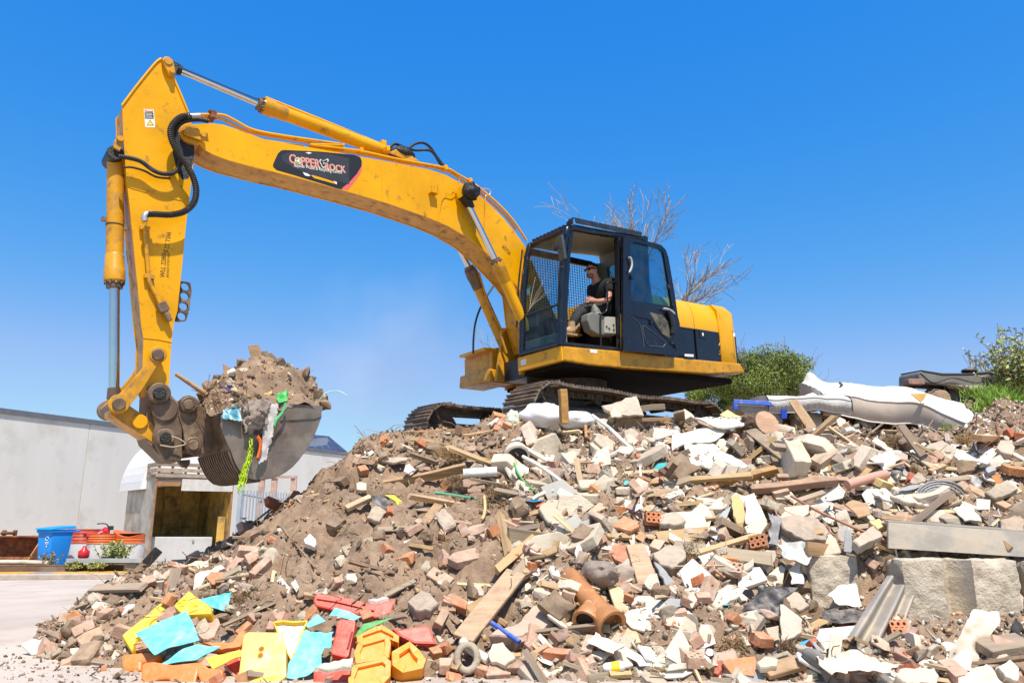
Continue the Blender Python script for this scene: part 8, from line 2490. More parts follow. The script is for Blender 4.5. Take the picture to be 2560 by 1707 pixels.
mb.v = [sp0 + Fs.to_3x3() @ v for v in mb.v]
mb.build('upper', mat('shoe_grey', (.20, .19, .18), rough=.8, var=.3, bump=.3), sh_, smooth=50)
MB().box(sp0 + Fs.to_3x3() @ Vector((0, 0, -.012)), (.29, .09, .025), Fs.to_3x3()).build('sole', PL_WHITE, sh_, bevel=.01)
for k in range(4):
 MB().tube([sp0 + Fs.to_3x3() @ Vector((.02 + k * .02, -.03, .075 - k * .006)), sp0 + Fs.to_3x3() @ Vector((.02 + k * .02, .03, .075 - k * .006))], .005, 4).build('lace', PL_WHITE, sh_)
bp0 = on_mound(*W('h', (1290, 1450)))
bt = thing('plastic_bottle', 'small white plastic bottle with yellow label lying at the bottom edge', 'bottle', bp0)
bd = Vector((.95, -.1, .12)).normalized()
b0 = bp0 + Vector((-.08, -.05, .04))
MB().tube([b0, b0 + bd * .02, b0 + bd * .14, b0 + bd * .165, b0 + bd * .17, b0 + bd * .19], [.025, .036, .036, .018, .018, .018], 16).build('body', PL_WHITE, bt, smooth=40)
MB().tube([b0 + bd * .06, b0 + bd * .12], .0375, 16).build('label', MATS['label_yellow'], bt, smooth=40)
jr = on_mound(*W('h', (60, 1430))) + Vector((0, -.02, .09))
P_ = [jr + Vector((math.cos(t) * .075, math.sin(t) * .03, math.sin(t) * .085)) for t in [2 * math.pi * k / 24 for k in range(24)]]
o = MB().tube(P_ + P_[:1], .028, 10).build('pipe_ring', C_GREY, smooth=50)
tag(o, 'brown clay pipe collar ring at the bottom left of the wide plank', 'ring')
HERO.append((*W('h', (60, 1430)), 26, 26))
rod(W('h', (20, 1240), (100, 1310), (240, 1400)), .036, P_WHITE, 'white plastered pipe stub above the clay collar ring', 'pipe_stub', 'pipe', lift=.06, n=10)
for k, (c, q, w, h, n, L, m_, lab) in enumerate((
 ('a', (1400, 1080), 95, 44, 900, .07, FIBRE, 'big tawny straw clump on the upper left slope'), ('j', (1060, 880), 90, 80, 900, .08, FIBRE_D, 'big hanging brown root clump in mid slope'), ('a', (2010, 1150), 52, 30, 380, .06, FIBRE, 'small straw clump left of the round pot'),
 ('d', (740, 600), 80, 50, 700, .07, FIBRE_D, 'brown straw mat left of the blue plastic scraps'), ('d', (930, 950), 36, 26, 260, .05, FIBRE_D, 'small straw tuft right of the black film'), ('d', (1650, 540), 60, 32, 420, .07, FIBRE, 'dry straw under the green grass tuft'),
 ('h', (1960, 470), 60, 55, 420, .07, FIBRE, 'dry straw left of the torn white sheet'), ('i', (230, 1090), 70, 40, 420, .08, FIBRE, 'yellow straw above the clean orange brick'), ('l', (1340, 350), 40, 44, 300, .08, mat('fibre_orange', (.50, .23, .06), rough=.9, bump=0), 'orange dry brush at the left edge of the pile'),
 ('l', (840, 890), 60, 30, 320, .08, FIBRE_D, 'brown roots at the left toe of the pile'), ('b', (560, 800), 80, 40, 420, .09, FIBRE_D, 'dry twigs below the white sacks'), ('l', (2050, 720), 60, 50, 260, .12, FIBRE, 'dry stalks right of the teal plastic'),
 ('j', (740, 750), 50, 36, 300, .05, FIBRE_D, 'fibrous clod below the long tan timber'), ('d', (1350, 1220), 60, 30, 300, .05, FIBRE_D, 'brown fibres behind the conduit coil'), ('i', (640, 1110), 44, 36, 300, .05, FIBRE_D, 'coir lump right of the flat grey stone'))):
 p = W(c, q)
 fibres(*p, w, h, n, L, 'straw_clump', m_, lab, 'straw', seed=k)
# ================================================================== trees and weeds
def leafy(name, c, rx, ry, rz, n, size, m, rg, parent, lobes=9):
 vs, fs = [], []
 ctr = []
 for k in range(lobes):
  v = Vector((rg.gauss(0, 1), rg.gauss(0, 1), rg.gauss(.15, .8))).normalized() * rg.uniform(.45, .9)
  ctr.append((Vector((v.x * rx, v.y * ry, v.z * rz)), rg.uniform(.25, .5)))
 for i in range(n):
  cc, rr_ = rg.choice(ctr)
  u = Vector((rg.gauss(0, 1), rg.gauss(0, 1), rg.gauss(0, 1))).normalized() * rg.random() ** .45
  p = c + cc + Vector((u.x * rx, u.y * ry, u.z * rz)) * rr_
  d = Vector((rg.gauss(0, 1), rg.gauss(0, 1), rg.gauss(-.5, .7))).normalized()
  s = Vector((rg.gauss(0, 1), rg.gauss(0, 1), rg.gauss(0, 1))).cross(d).normalized()
  l, w = size * rg.uniform(.6, 1.4), size * .22
  b = len(vs)
  vs += [p, p + d * l * .5 + s * w, p + d * l, p + d * l * .5 - s * w]
  fs.append((b, b + 1, b + 2, b + 3))
 mb = MB()
 mb.v, mb.f, mb.m = vs, fs, [0] * len(fs)
 return mb.build(name, m, parent, fix=False)
def limb(mb, p, d, l, r, depth, rg, up=.15, spread=.5, nb=3, fork=None):
 pts, rs = [p], [r]
 n = 4
 for i in range(n):
  d = (d + Vector((rg.gauss(0, .14), rg.gauss(0, .14), rg.gauss(up * .4, .10)))).normalized()
  p = p + d * l / n
  pts.append(p)
  rs.append(r * (1 - .55 * (i + 1) / n))
  if depth > 0 and i >= 1:
   for _ in range(rg.randint(1, nb - 1)):
    e = (d + Vector((rg.gauss(0, spread), rg.gauss(0, spread), rg.gauss(.1, spread)))).normalized()
    limb(mb, p, e, l * rg.uniform(.45, .72), rs[-1] * .62, depth - 1, rg, up, spread, nb)
 mb.tube(pts, [max(.006, q) for q in rs], 5 if r > .012 else 3, caps=False)
bare = mat('bare_bark', (.30, .275, .26), rough=.9, var=.25, vs=6, bump=.3)
gum_b = mat('gum_bark', (.30, .24, .19), rough=.9, var=.25, bump=.3)
leaf1 = mat('gum_leaves', (.21, .26, .05), rough=.55, var=.45, vs=1.2, bump=0)
leaf2 = mat('weed_leaves', (.36, .40, .12), rough=.6, var=.4, vs=8, bump=0)
leaf3 = mat('grass_blades', (.27, .42, .05), rough=.6, var=.35, vs=8, bump=0)
rg = random.Random(14)
TY = 17.0
base = at(1570, 1010, TY)
dt = thing('dead_tree', 'bare leafless tree standing behind the excavator cab', 'tree', (base.x, TY, 2.0))
mb = MB()
fork = at(1590, 860, TY)
mb.tube([Vector((base.x, TY, 1.2)), base, base.lerp(fork, .5) + Vector((.05, 0, 0)), fork], [.22, .19, .16, .14], 8)
mb.build('trunk', bare, dt, smooth=60)
for i, (q0, q1, r) in enumerate((((1590, 860), (1520, 470), .07), ((1560, 800), (1430, 510), .05), ((1595, 850), (1660, 490), .06), ((1600, 860), (1800, 640), .07), ((1600, 890), (1815, 720), .06), ((1595, 880), (1740, 760), .05), ((1560, 820), (1560, 470), .05), ((1300, 900), (1120, 820), .03))):
 A, B = at(*q0, TY), at(*q1, TY + rg.uniform(-.6, .6))
 d = B - A
 mb = MB()
 limb(mb, A, d.normalized(), d.length * (.66 if 2 < i < 6 else .52), r * 1.1, 3 if i < 7 else 2, rg, .02, .40, 3)
 mb.build('branch', bare, dt, fix=False)
rg = random.Random(9)
GY2 = 30
gc = at(1900, 955, GY2)
gt = thing('gum_tree', 'green leafy gum tree standing behind the excavator counterweight', 'tree', (gc.x, GY2, 0))
MB().tube([Vector((gc.x, GY2, 0)), Vector((gc.x + .1, GY2, 2.5)), gc], [.25, .2, .12], 8).build('trunk', gum_b, gt, smooth=60)
mb = MB()
for k in range(7):
 limb(mb, Vector((gc.x, GY2, gc.z - 1)), Vector((rg.gauss(0, 1), rg.gauss(0, .6), .9)).normalized(), 1.7, .06, 2, rg)
mb.build('limbs', gum_b, gt, fix=False)
leafy('crown', gc, 2.05, 1.8, 1.35, 48000, .10, leaf1, rg, gt, 44)
gc2 = at(1790, 990, GY2 + 1)
leafy('crown', gc2, 1.3, 1.2, 1.0, 16000, .10, leaf1, rg, gt, 20)
rg = random.Random(3)
def weed(px, py, Y, h, n, name, lab, m=leaf2, size=.05, spread=.3, flowers=0):
 b = at(px, py, Y)
 t = thing(name, lab, 'weed', b)
 st = MB()
 vs, fs = [], []
 fl = MB()
 for k in range(n):
  d = Vector((rg.gauss(0, spread), rg.gauss(0, spread), 1)).normalized()
  p = b + Vector((rg.gauss(0, .08), rg.gauss(0, .08), -.05))
  L = h * rg.uniform(.55, 1.1)
  pts = [p]
  for i in range(5):
   d = (d + Vector((rg.gauss(0, .12), rg.gauss(0, .12), .02))).normalized()
   p = p + d * L / 5
   pts.append(p)
   for _ in range(5):
    e = Vector((rg.gauss(0, 1), rg.gauss(0, 1), rg.gauss(.1, .6))).normalized()
    s = e.cross(Vector((rg.gauss(0, 1), rg.gauss(0, 1), 1))).normalized()
    q = p - d * rg.random() * L / 5
    l, w = size * rg.uniform(.6, 1.5), size * .28
    bb = len(vs)
    vs += [q, q + e * l * .5 + s * w, q + e * l, q + e * l * .5 - s * w]
    fs.append((bb, bb + 1, bb + 2, bb + 3))
  st.tube(pts, .004, 3, caps=False)
  if flowers and rg.random() < flowers:
   fl.ball(p, (.012, .012, .014), 6, 4)
 st.build('stems', FIBRE_D, t, fix=False)
 mb = MB()
 mb.v, mb.f, mb.m = vs, fs, [0] * len(fs)
 mb.build('leaves', m, t, fix=False)
 if fl.v:
  kind(fl.build('flower_heads', PL_WHITE, t, fix=False), 'stuff')
def grass(px, py, Y, w, h, n, lab):
 b = at(px, py, Y)
 vs, fs = [], []
 for k in range(n):
  p = b + Vector((rg.gauss(0, w), rg.gauss(0, w * .5), -.04))
  d = Vector((rg.gauss(0, .35), rg.gauss(0, .35), 1)).normalized()
  s = d.cross(Vector((rg.gauss(0, 1), rg.gauss(0, 1), 0))).normalized() * .005
  L = h * rg.uniform(.4, 1.1)
  q = p + d * L * .55
  e = q + (d + Vector((rg.gauss(0, .5), rg.gauss(0, .5), -.25))).normalized() * L * .5
  bb = len(vs)
  vs += [p - s, p + s, q + s * .8, q - s * .8, e]
  fs += [(bb, bb + 1, bb + 2, bb + 3), (bb + 3, bb + 2, bb + 4)]
 mb = MB()
 mb.v, mb.f, mb.m = vs, fs, [0] * len(fs)
 tag(mb.build('grass_tuft', leaf3, fix=False), lab, 'grass')
weed(2550, 985, 10.2, .95, 75, 'tall_weed', 'tall flowering green weed at the right edge against the sky', size=.06, flowers=.4)
weed(2500, 960, 10.9, .55, 30, 'leafy_weed', 'leafy weed between the grey cushions and the right edge', size=.05)
weed(2440, 925, 11.6, .35, 14, 'dry_weed', 'thin reddish dry weed on the skyline behind the grey cushion', FIBRE_D, .02, .2)
grass(2525, 1040, 9.7, .20, .46, 1100, 'dense bright green grass clump at the right edge')
grass(2470, 985, 10.3, .14, .22, 380, 'small green grass clump behind the dense right one')
grass(2435, 1085, 9.3, .10, .20, 330, 'green grass tuft below the end of the long mattress')
grass(2395, 1070, 9.3, .08, .14, 160, 'thin grass tuft left of the other tuft under the mattress')
grass(2500, 1055, 9.5, .08, .08, 120, 'low grass patch right of the mattress end')
weed(281, 1398, 17.0, .50, 40, 'leafy_weed', 'bushy green weed in front of the torn drum', size=.07, spread=.5)
weed(115, 1415, 16.9, .36, 22, 'dry_weed', 'yellowish dry weed at the left foot of the blue bin', mat('leaf_dry', (.30, .25, .06), rough=.7, var=.3, bump=0), .05, .5)
weed(190, 1412, 16.5, .16, 16, 'low_weed', 'low weed under the left part of the pale beam', size=.05, spread=.7)
weed(245, 1412, 16.5, .16, 16, 'low_weed', 'low weed under the middle of the pale beam', size=.05, spread=.7)
weed(20, 1440, 16.2, .10, 10, 'low_weed', 'small weed growing on the kerb at the left edge', size=.04, spread=.8)
weed(165, 1436, 16.2, .06, 10, 'low_weed', 'tiny weed growing on the kerb below the bin', size=.03, spread=.8)
# ================================================================== scattered rubble
rg = random.Random(77)
ORD = ['closest'] + [w + ' closest' for w in 'second third fourth fifth sixth seventh eighth ninth tenth eleventh twelfth thirteenth fourteenth fifteenth sixteenth seventeenth eighteenth nineteenth twentieth'.split()]
MARKS = [('terracotta drain pipe', 1475, 1540), ('shaggy brown cushion', 1490, 1465), ('wide brown plank', 1225, 1530), ('dusty red barrier', 885, 1505), ('bright yellow barrier', 470, 1520), ('large cyan sheet', 430, 1575),
   ('amber barrier modules', 960, 1640), ('dark leaning plank', 355, 1415), ('long concrete slab', 325, 1490), ('long tan timber', 970, 1222), ('crest timber', 1110, 1093), ('white paper roll', 1200, 1198), ('round cream pot', 1290, 1152), ('upright stake', 1407, 1015),
   ('bulging white sack', 1355, 1040), ('big straw clump', 1130, 1140), ('hanging root clump', 1250, 1255), ('yellow plastic scrap', 1010, 1265), ('thin dark stick', 747, 1375), ('pale grey slate sheet', 1635, 1515), ('lone holed brick', 1630, 1318), ('bright red brick', 1612, 1183),
   ('largest plasterboard sheet', 1745, 1095), ('checkered tiled board', 1805, 1050), ('sawn log', 1913, 1092), ('wide grey board', 1940, 1155), ('squared concrete block', 1990, 1130), ('orange brown timber', 1860, 1215), ('slim upright batten', 1918, 1300), ('torn printed bag', 1985, 1385), ('black bag heap', 1925, 1500),
   ('mosaic sheet', 2090, 1590), ('corrugated metal', 2180, 1540), ('grooved concrete block', 2400, 1510), ('steel plate', 2400, 1350), ('copper brown rod', 2110, 1335), ('conduit coil', 2335, 1250), ('silver foil bowl', 2157, 1090), ('long mattress', 2300, 1010), ('green grass tuft', 2450, 1080), ('dusty dark slab', 2505, 1220),
   ('clean orange brick', 1850, 1665), ('pair of holed bricks', 1810, 1450), ('green hose', 1140, 1250), ('white rail', 1540, 1115), ('angular dark rock', 1055, 1500), ('pinkish clay pipe', 2160, 1222), ('left shoulder rocks', 640, 1280), ('beige plastic film', 2420, 1600), ('flaking bent board', 520, 1440), ('large orange barrier', 450, 1680), ('left toe roots', 250, 1565), ('leftmost pile tip', 110, 1640)]
def variants(fn, n):
 return [fn() for _ in range(n)]
def shard_mesh(m, t):
 k = rg.randint(4, 7)
 p = []
 for i in range(k):
  a = 2 * math.pi * (i + rg.uniform(-.3, .3)) / k
  p.append(Vector((math.cos(a) * rg.uniform(.6, 1.1), math.sin(a) * rg.uniform(.45, .9), 0)) * .1)
 low = [v * rg.uniform(.86, 1.02) + Vector((0, 0, -t)) for v in p]
 return MB().loft(p, low).mesh('shard', m, bevel=.0025, seg=1)
def stick_mesh(m, w, h):
 mb = MB()
 L = .5
 rows = []
 for i in range(4):
  x = -L / 2 + L * i / 3
  e = .02 if i in (0, 3) else 0
  rows.append([Vector((x + rg.uniform(-e, e), y * w / 2 * rg.uniform(.9, 1.05), z * h / 2 + rg.uniform(-.003, .003))) for y, z in ((-1, -1), (1, -1), (1, 1), (-1, 1))])
 for a, b in zip(rows, rows[1:]):
  mb.loft(a, b, caps=False)
 mb.add(rows[0], [(0, 1, 2, 3)])
 mb.add(rows[-1], [(3, 2, 1, 0)])
 return mb.mesh('offcut', m)
def chunk(m, fl):
 return rough_rock('chunk', m, (.1, .08 * rg.uniform(.8, 1.1), .06 * fl), rg, 2, .2, rg.uniform(.35, .95)) if rg.random() < .2 else hull_chunk(rock_pts(.1, rg.uniform(.05, .09), .055 * fl, rg.randint(11, 18), rg, rg.uniform(.5, 1)), m, 'chunk', bevel=.002)
VAR = {}
for key, fn, n in (
 ('grey concrete chunk', lambda: chunk(C_GREY, 1), 9), ('pale concrete chunk', lambda: chunk(C_PALE, 1), 9), ('brown soil clod', lambda: chunk(CLOD, 1.1), 8), ('dark earth clod', lambda: chunk(CLOD_D, 1.1), 6), ('pinkish stone', lambda: chunk(C_ROCK, .8), 6),
 ('white plaster shard', lambda: shard_mesh(P_WHITE, rg.uniform(.012, .03)), 10), ('cream board shard', lambda: shard_mesh(P_CREAM, rg.uniform(.012, .025)), 8), ('grey slate shard', lambda: shard_mesh(rg.choice((S_BLUE, S_GREY)), .012), 6), ('tan cardboard scrap', lambda: shard_mesh(T_TAN, .006), 4),
 ('pale concrete slab piece', lambda: shard_mesh(C_PALE, rg.uniform(.03, .06)), 8), ('grey concrete slab piece', lambda: shard_mesh(C_GREY, rg.uniform(.025, .05)), 7), ('brown board shard', lambda: shard_mesh(T_DARK, rg.uniform(.012, .02)), 4),
 ('tan timber offcut', lambda: stick_mesh(T_TAN, rg.uniform(.03, .08), rg.uniform(.02, .05)), 6), ('grey timber offcut', lambda: stick_mesh(T_GREY, rg.uniform(.03, .09), rg.uniform(.015, .04)), 6), ('pale timber splinter', lambda: stick_mesh(T_PINE, rg.uniform(.015, .035), rg.uniform(.01, .025)), 5), ('dark timber offcut', lambda: stick_mesh(T_DARK, rg.uniform(.03, .08), rg.uniform(.02, .05)), 4),
 ('dusty pink brick bit', lambda: brick_mesh(rg, B_PALE, rg.uniform(.35, 1)), 8), ('orange brick bit', lambda: brick_mesh(rg, B_ORG, rg.uniform(.3, .9)), 7), ('red brick bit', lambda: brick_mesh(rg, B_RED, rg.uniform(.3, .8)), 4), ('brown brick bit', lambda: brick_mesh(rg, B_BRN, rg.uniform(.4, .9)), 4),
 ('teal plastic scrap', lambda: shard_mesh(PL_TEAL, .004), 3), ('black plastic scrap', lambda: shard_mesh(PL_BLACK, .006), 3), ('white plastic scrap', lambda: shard_mesh(PL_WHITE, .005), 4), ('blue plastic scrap', lambda: shard_mesh(mat('plastic_sky', (.03, .30, .55), rough=.5, bump=.05), .004), 3)):
 VAR[key] = variants(fn, n)
NAMES = {'piece': 'concrete_slab_piece', 'chunk': 'concrete_chunk', 'clod': 'earth_clod', 'stone': 'stone', 'shard': 'board_shard', 'scrap': 'plastic_scrap', 'offcut': 'timber_offcut', 'splinter': 'timber_splinter', 'bit': 'brick_fragment'}
RIGHT = (('white plaster shard', 36), ('cream board shard', 30), ('pale concrete slab piece', 24), ('grey concrete slab piece', 7), ('brown board shard', 4), ('pale concrete chunk', 12), ('grey concrete chunk', 4), ('tan timber offcut', 5), ('grey timber offcut', 8), ('pale timber splinter', 6), ('dusty pink brick bit', 9), ('orange brick bit', 2.5), ('brown brick bit', 4), ('grey slate shard', 5), ('pinkish stone', 4), ('brown soil clod', 6), ('white plastic scrap', 3), ('black plastic scrap', 2), ('teal plastic scrap', 1.5), ('blue plastic scrap', 1), ('red brick bit', 1.5), ('dark timber offcut', 3), ('tan cardboard scrap', 3))
LEFT = (('brown soil clod', 20), ('dark earth clod', 11), ('grey concrete slab piece', 9), ('brown board shard', 9), ('pale concrete slab piece', 4), ('grey concrete chunk', 6), ('pinkish stone', 7), ('dusty pink brick bit', 8), ('orange brick bit', 6), ('tan timber offcut', 8), ('dark timber offcut', 7), ('grey timber offcut', 7), ('cream board shard', 7), ('white plaster shard', 6), ('pale concrete chunk', 8), ('pale timber splinter', 7), ('grey slate shard', 5), ('brown brick bit', 3), ('black plastic scrap', 2), ('red brick bit', 2))
TOE = (('dusty pink brick bit', 20), ('pale concrete chunk', 20), ('grey concrete chunk', 10), ('pinkish stone', 12), ('cream board shard', 10), ('grey timber offcut', 8), ('pale timber splinter', 8), ('orange brick bit', 6), ('white plaster shard', 6), ('brown soil clod', 10))
def draw(tab):
 t = rg.random() * sum(w for _, w in tab)
 for k, w in tab:
  t -= w
  if t <= 0:
   return k
 return tab[-1][0]
def blocked(x, y, k=1.0):
 for cx, cy, rx, ry in HERO:
  if ((x - cx) / (rx * k)) ** 2 + ((y - cy) / (ry * k)) ** 2 < 1:
   return True
 return False
def sky_line(x):
 return np.interp(x, [100, 300, 432, 543, 612, 746, 861, 960, 1100, 1300, 1800, 2050, 2400, 2560], [1580, 1455, 1405, 1365, 1290, 1240, 1155, 1095, 1068, 1045, 1045, 1035, 1110, 1075])
PIECES = []
CAPS = {}
tries = 0
while len(PIECES) < 1700 and tries < 12000:
 tries += 1
 x, y = rg.uniform(60, 2555), rg.uniform(1030, 1705)
 if y < sky_line(x) or x < np.interp(y, [1440, 1510, 1600, 1645, 1665, 1707], [300, 195, 110, 75, 200, 290]):
  continue
 right = x > 1290 + 60 * math.sin(y * .02)
 toe = x < 700 and y > 1390
 soilzone = 620 < x < 1260 and 1180 < y < 1480
 if (soilzone and rg.random() < .8) or (x < 1290 and not toe and rg.random() < .35):
  continue
 if blocked(x, y, 1.0) or (270 < x < 1095 and y > 1485 and rg.random() < .5):
  continue
 key = draw(TOE if toe else RIGHT if right else LEFT)
 nm = NAMES[key.split()[-1]]
 if CAPS.get(nm, 0) >= 290:
  continue
 p = on_mound(x, y, True)
 if p.y > 10.3 and p.x < 3.4:
  continue
 dep = to_px(p)[2]
 px_size = rg.choice((12, 14, 17, 20, 24, 29, 36, 46, 62 if not 270 < x < 1095 else 20)) * (1.12 if right or toe else .92)
 if nm == 'timber_offcut':
  s = px_size * 3.4 / FPX * dep / .5
 elif nm == 'timber_splinter':
  s = px_size * 3 / FPX * dep / .5
 elif nm == 'brick_fragment':
  s = rg.uniform(.75, 1.0)
 else:
  s = px_size / FPX * dep / .1 * (.92 if right and key.split()[-1] in ('shard', 'piece') else .62)
 me = rg.choice(VAR[key])
 n = mnormal(p.x, p.y)
 flat = nm in ('board_shard', 'plastic_scrap', 'timber_offcut', 'timber_splinter')
 tilt = rg.gauss(0, .35 if flat else .8)
 axis = Vector((rg.gauss(0, 1), rg.gauss(0, 1), 0)).normalized()
 n2 = (n + Vector((rg.gauss(0, .35), rg.gauss(-.1, .35), 0))).normalized()
 t1 = (axis - n2 * axis.dot(n2)).normalized()
 if nm.startswith('timber'):
  t1 = (Vector((1, rg.gauss(0, .35), 0)) - n2 * n2.x).normalized() if rg.random() < .65 else t1
 rot = frame_from(t1, n2).to_4x4() @ Matrix.Rotation(tilt, 4, 'X') @ Matrix.Rotation(rg.gauss(0, .25), 4, 'Y')
 o = bpy.data.objects.new(nm, me)
 COL.objects.link(o)
 lift = rg.uniform(-.015, .035) * (1 if flat else s * .8)
 sx_ = (s, s * rg.uniform(.8, 1.15) if not nm.startswith('timber') else min(1.6, max(.7, s * 1.1)), s if not nm.startswith('timber') and not flat else min(1.5, max(.8, s)))
 o.matrix_world = Matrix.Translation(p + n * lift) @ rot @ Matrix.Diagonal((*sx_, 1))
 CAPS[nm] = CAPS.get(nm, 0) + 1
 PIECES.append((o, key, x, y))
cells = {}
for o, key, x, y in PIECES:
 j = min(range(len(MARKS)), key=lambda k: (MARKS[k][1] - x) ** 2 + ((MARKS[k][2] - y) * 1.2) ** 2)
 dx, dy = x - MARKS[j][1], (y - MARKS[j][2]) * 1.2
 side = ('right of' if dx > 0 else 'left of') if abs(dx) > abs(dy) else ('below' if dy > 0 else 'above')
 cells.setdefault((key, side, j), []).append((dx * dx + dy * dy, o))
for (key, side, j), lst in cells.items():
 lst.sort(key=lambda t: t[0])
 for i, (_, o) in enumerate(lst):
  if i >= len(ORD):
   bpy.data.objects.remove(o)
   continue
  tag(o, f'{key} {side} the {MARKS[j][0]}, ' + (ORD[i] + ' to it' if len(lst) > 1 else 'the only one there'), key.split()[-2] if key.split()[-1] in ('bit', 'chunk') else key.split()[-1], key.split()[-2] + ' pieces strewn over the mound')
CH = [(C_PALE, 3), (C_GREY, 2), (P_WHITE, 2.2), (P_CREAM, 2.4), (B_PALE, 1.6), (B_ORG, .8), (CLOD, 7), (CLOD_D, 3), (T_TAN, 1.5), (T_GREY, 1.2)]
cm = [m for m, _ in CH]
cw = np.array([w for _, w in CH])
cw_l = cw * np.array([.5, 1, .2, .4, .6, .6, 2.4, 2.0, .5, .5])
U8 = np.array([[x, y, z] for z in (-1, 1) for y in (-1, 1) for x in (-1, 1)], float)
Q6 = np.array([(0, 2, 3, 1), (4, 5, 7, 6), (0, 1, 5, 4), (2, 6, 7, 3), (0, 4, 6, 2), (1, 3, 7, 5)])
def grit(name, n, smin_, smax_, lab, long=.25, ground=False):
 r_ = NPR
 if ground:
  X = r_.uniform(-6.5, 4.5, n)
  Y = np.interp(X, [-6.5, -4.3, -3.2, 0, 4.5], [8.0, 6.6, 6.0, 5.75, 5.4]) + r_.normal(0, .35, n)
 else:
  X = r_.uniform(-5.6, 7.2, n * 2)
  Y = r_.uniform(5.4, 10.2, n * 2)
  z_ = mound_base(X, Y)
  sl_ = (z_ > .0) & (np.abs(X) < .74 * Y)
  X, Y = X[sl_][:n], Y[sl_][:n]
  dep = Y * CP + (mound_base(X, Y) - CAMH) * SP
  PX, PYY = 1280 + FPX * X / dep, 853.5 - FPX * (-Y * SP + (mound_base(X, Y) - CAMH) * CP) / dep
  kp = r_.random(len(X)) > np.where((PX > 620) & (PX < 1260) & (PYY > 1180) & (PYY < 1490), .7, np.where(PX < 1290, .4, 0))
  X, Y = X[kp], Y[kp]
  n = len(X)
 Z = np.maximum(mound_full(X, Y), 0)
 s = smin_ * (smax_ / smin_) ** (r_.random(n) ** 2.2)
 S = np.stack([s * r_.uniform(.6, 1.3, n), s * r_.uniform(.5, 1, n), s * r_.uniform(.15, .8, n)], 1)
 lo = r_.random(n) < long
 S[lo] *= np.array([2.6, .5, .5])
 q = r_.normal(0, 1, (n, 4))
 q /= np.linalg.norm(q, axis=1)[:, None]
 w, a, b, c = q.T
 RM = np.stack([np.stack([1 - 2 * (b * b + c * c), 2 * (a * b - c * w), 2 * (a * c + b * w)], 1), np.stack([2 * (a * b + c * w), 1 - 2 * (a * a + c * c), 2 * (b * c - a * w)], 1), np.stack([2 * (a * c - b * w), 2 * (b * c + a * w), 1 - 2 * (a * a + b * b)], 1)], 1)
 V = U8[None] * (1 + r_.uniform(-.45, .12, (n, 8, 3))) * S[:, None] * .5
 V = np.einsum('nij,nkj->nki', RM, V) + np.stack([X, Y, Z + s * .12], 1)[:, None]
 F = Q6[None] + (np.arange(n) * 8)[:, None, None]
 me = bpy.data.meshes.new(name)
 me.vertices.add(n * 8)
 me.vertices.foreach_set('co', V.ravel())
 me.loops.add(n * 24)
 me.loops.foreach_set('vertex_index', F.ravel().astype(np.int32))
 me.polygons.add(n * 6)
 me.polygons.foreach_set('loop_start', (np.arange(n * 6) * 4).astype(np.int32))
 for m in cm:
  me.materials.append(m)
 pr = np.where((X > .1)[:, None], cw / cw.sum(), cw_l / cw_l.sum())
 mi = (pr.cumsum(1) < r_.random(n)[:, None]).sum(1).clip(0, len(cm) - 1)
 me.polygons.foreach_set('material_index', np.repeat(mi, 6).astype(np.int32))
 me.update(calc_edges=True)
 me.validate()
 o = bpy.data.objects.new(name, me)
 COL.objects.link(o)
 kind(tag(o, lab, 'grit'), 'stuff')
grit('rubble_grit', 52000, .009, .07, 'small mixed rubble grit covering the whole mound')
grit('toe_gravel', 3200, .006, .04, 'fine gravel strewn along the foot of the mound', .1, True)
mb = MB()
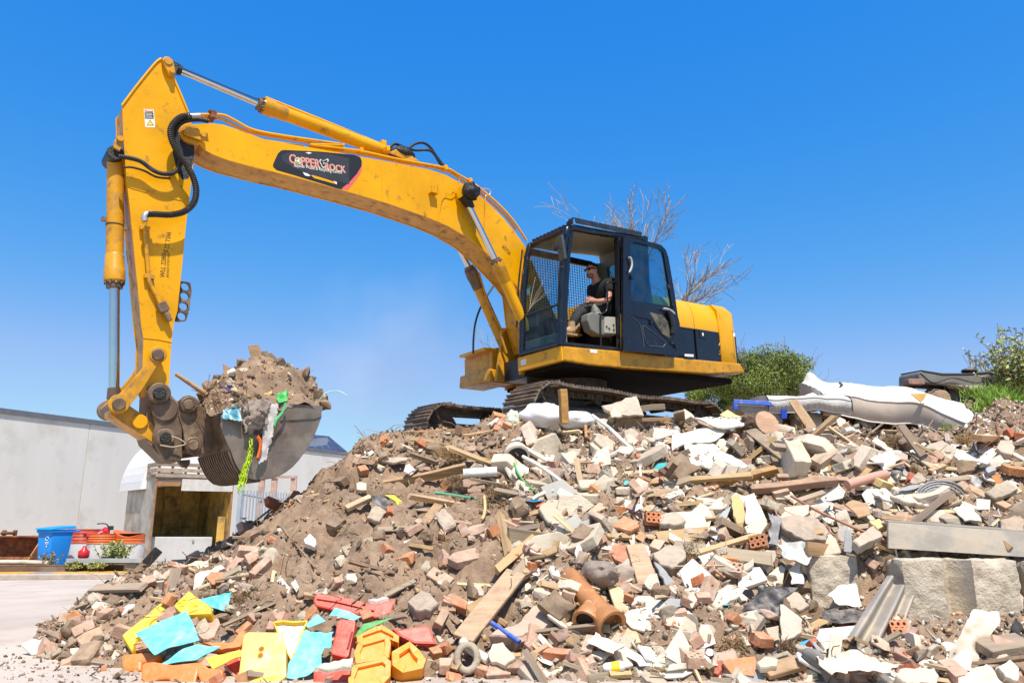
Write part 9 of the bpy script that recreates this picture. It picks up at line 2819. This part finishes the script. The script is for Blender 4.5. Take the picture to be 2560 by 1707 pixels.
for k in range(900):
 x, y = rg.uniform(-5, 6), rg.uniform(5.9, 9.8)
 z = float(mound_full(x, y))
 if z < .03:
  continue
 d = Vector((rg.gauss(0, 1), rg.gauss(0, .6), rg.gauss(.25, .5))).normalized() * rg.uniform(.05, .28)
 p = Vector((x, y, z + .015))
 mb.tube([p, p + d * .5 + Vector((rg.gauss(0, .015), 0, rg.gauss(.01, .015))), p + d], rg.uniform(.0015, .005), 3, caps=False)
kind(tag(mb.build('twigs', FIBRE, fix=False), 'thin dry twigs and roots strewn over the mound', 'twigs'), 'stuff')
# ================================================================== dust hanging between bucket and track
dm = bpy.data.materials.new('dust')
dm.use_nodes = True
N, L = dm.node_tree.nodes, dm.node_tree.links
N.clear()
out = N.new('ShaderNodeOutputMaterial')
pv = N.new('ShaderNodeVolumePrincipled')
pv.inputs['Color'].default_value = (.93, .95, .98, 1)
tc = N.new('ShaderNodeTexCoord')
nz_ = N.new('ShaderNodeTexNoise')
nz_.inputs['Scale'].default_value = 1.6
nz_.inputs['Detail'].default_value = 3
ln = N.new('ShaderNodeVectorMath')
ln.operation = 'LENGTH'
L.new(tc.outputs['Object'], ln.inputs[0])
L.new(tc.outputs['Object'], nz_.inputs['Vector'])
fo = N.new('ShaderNodeMapRange')
fo.inputs['From Min'].default_value = 1.0
fo.inputs['From Max'].default_value = .1
L.new(ln.outputs['Value'], fo.inputs['Value'])
nr = N.new('ShaderNodeMapRange')
nr.inputs['From Min'].default_value = .38
nr.inputs['From Max'].default_value = .7
nr.inputs['To Max'].default_value = .42
L.new(nz_.outputs['Fac'], nr.inputs['Value'])
ml_ = N.new('ShaderNodeMath')
ml_.operation = 'MULTIPLY'
L.new(fo.outputs[0], ml_.inputs[0])
L.new(nr.outputs[0], ml_.inputs[1])
L.new(ml_.outputs[0], pv.inputs['Density'])
L.new(pv.outputs[0], out.inputs['Volume'])
me = MB().ball((0, 0, 0), 1, 24, 16).mesh('dust_cloud', dm)
o = bpy.data.objects.new('dust_cloud', me)
COL.objects.link(o)
o.location = at(985, 890, 11.6)
o.scale = (1.75, 1.1, 1.75)
kind(tag(o, 'faint pale dust hanging between the bucket and the tracks', 'dust'), 'stuff')
SC.cycles.volume_max_steps = 64
SC.cycles.volume_bounces = 2
bpy.context.view_layer.update()
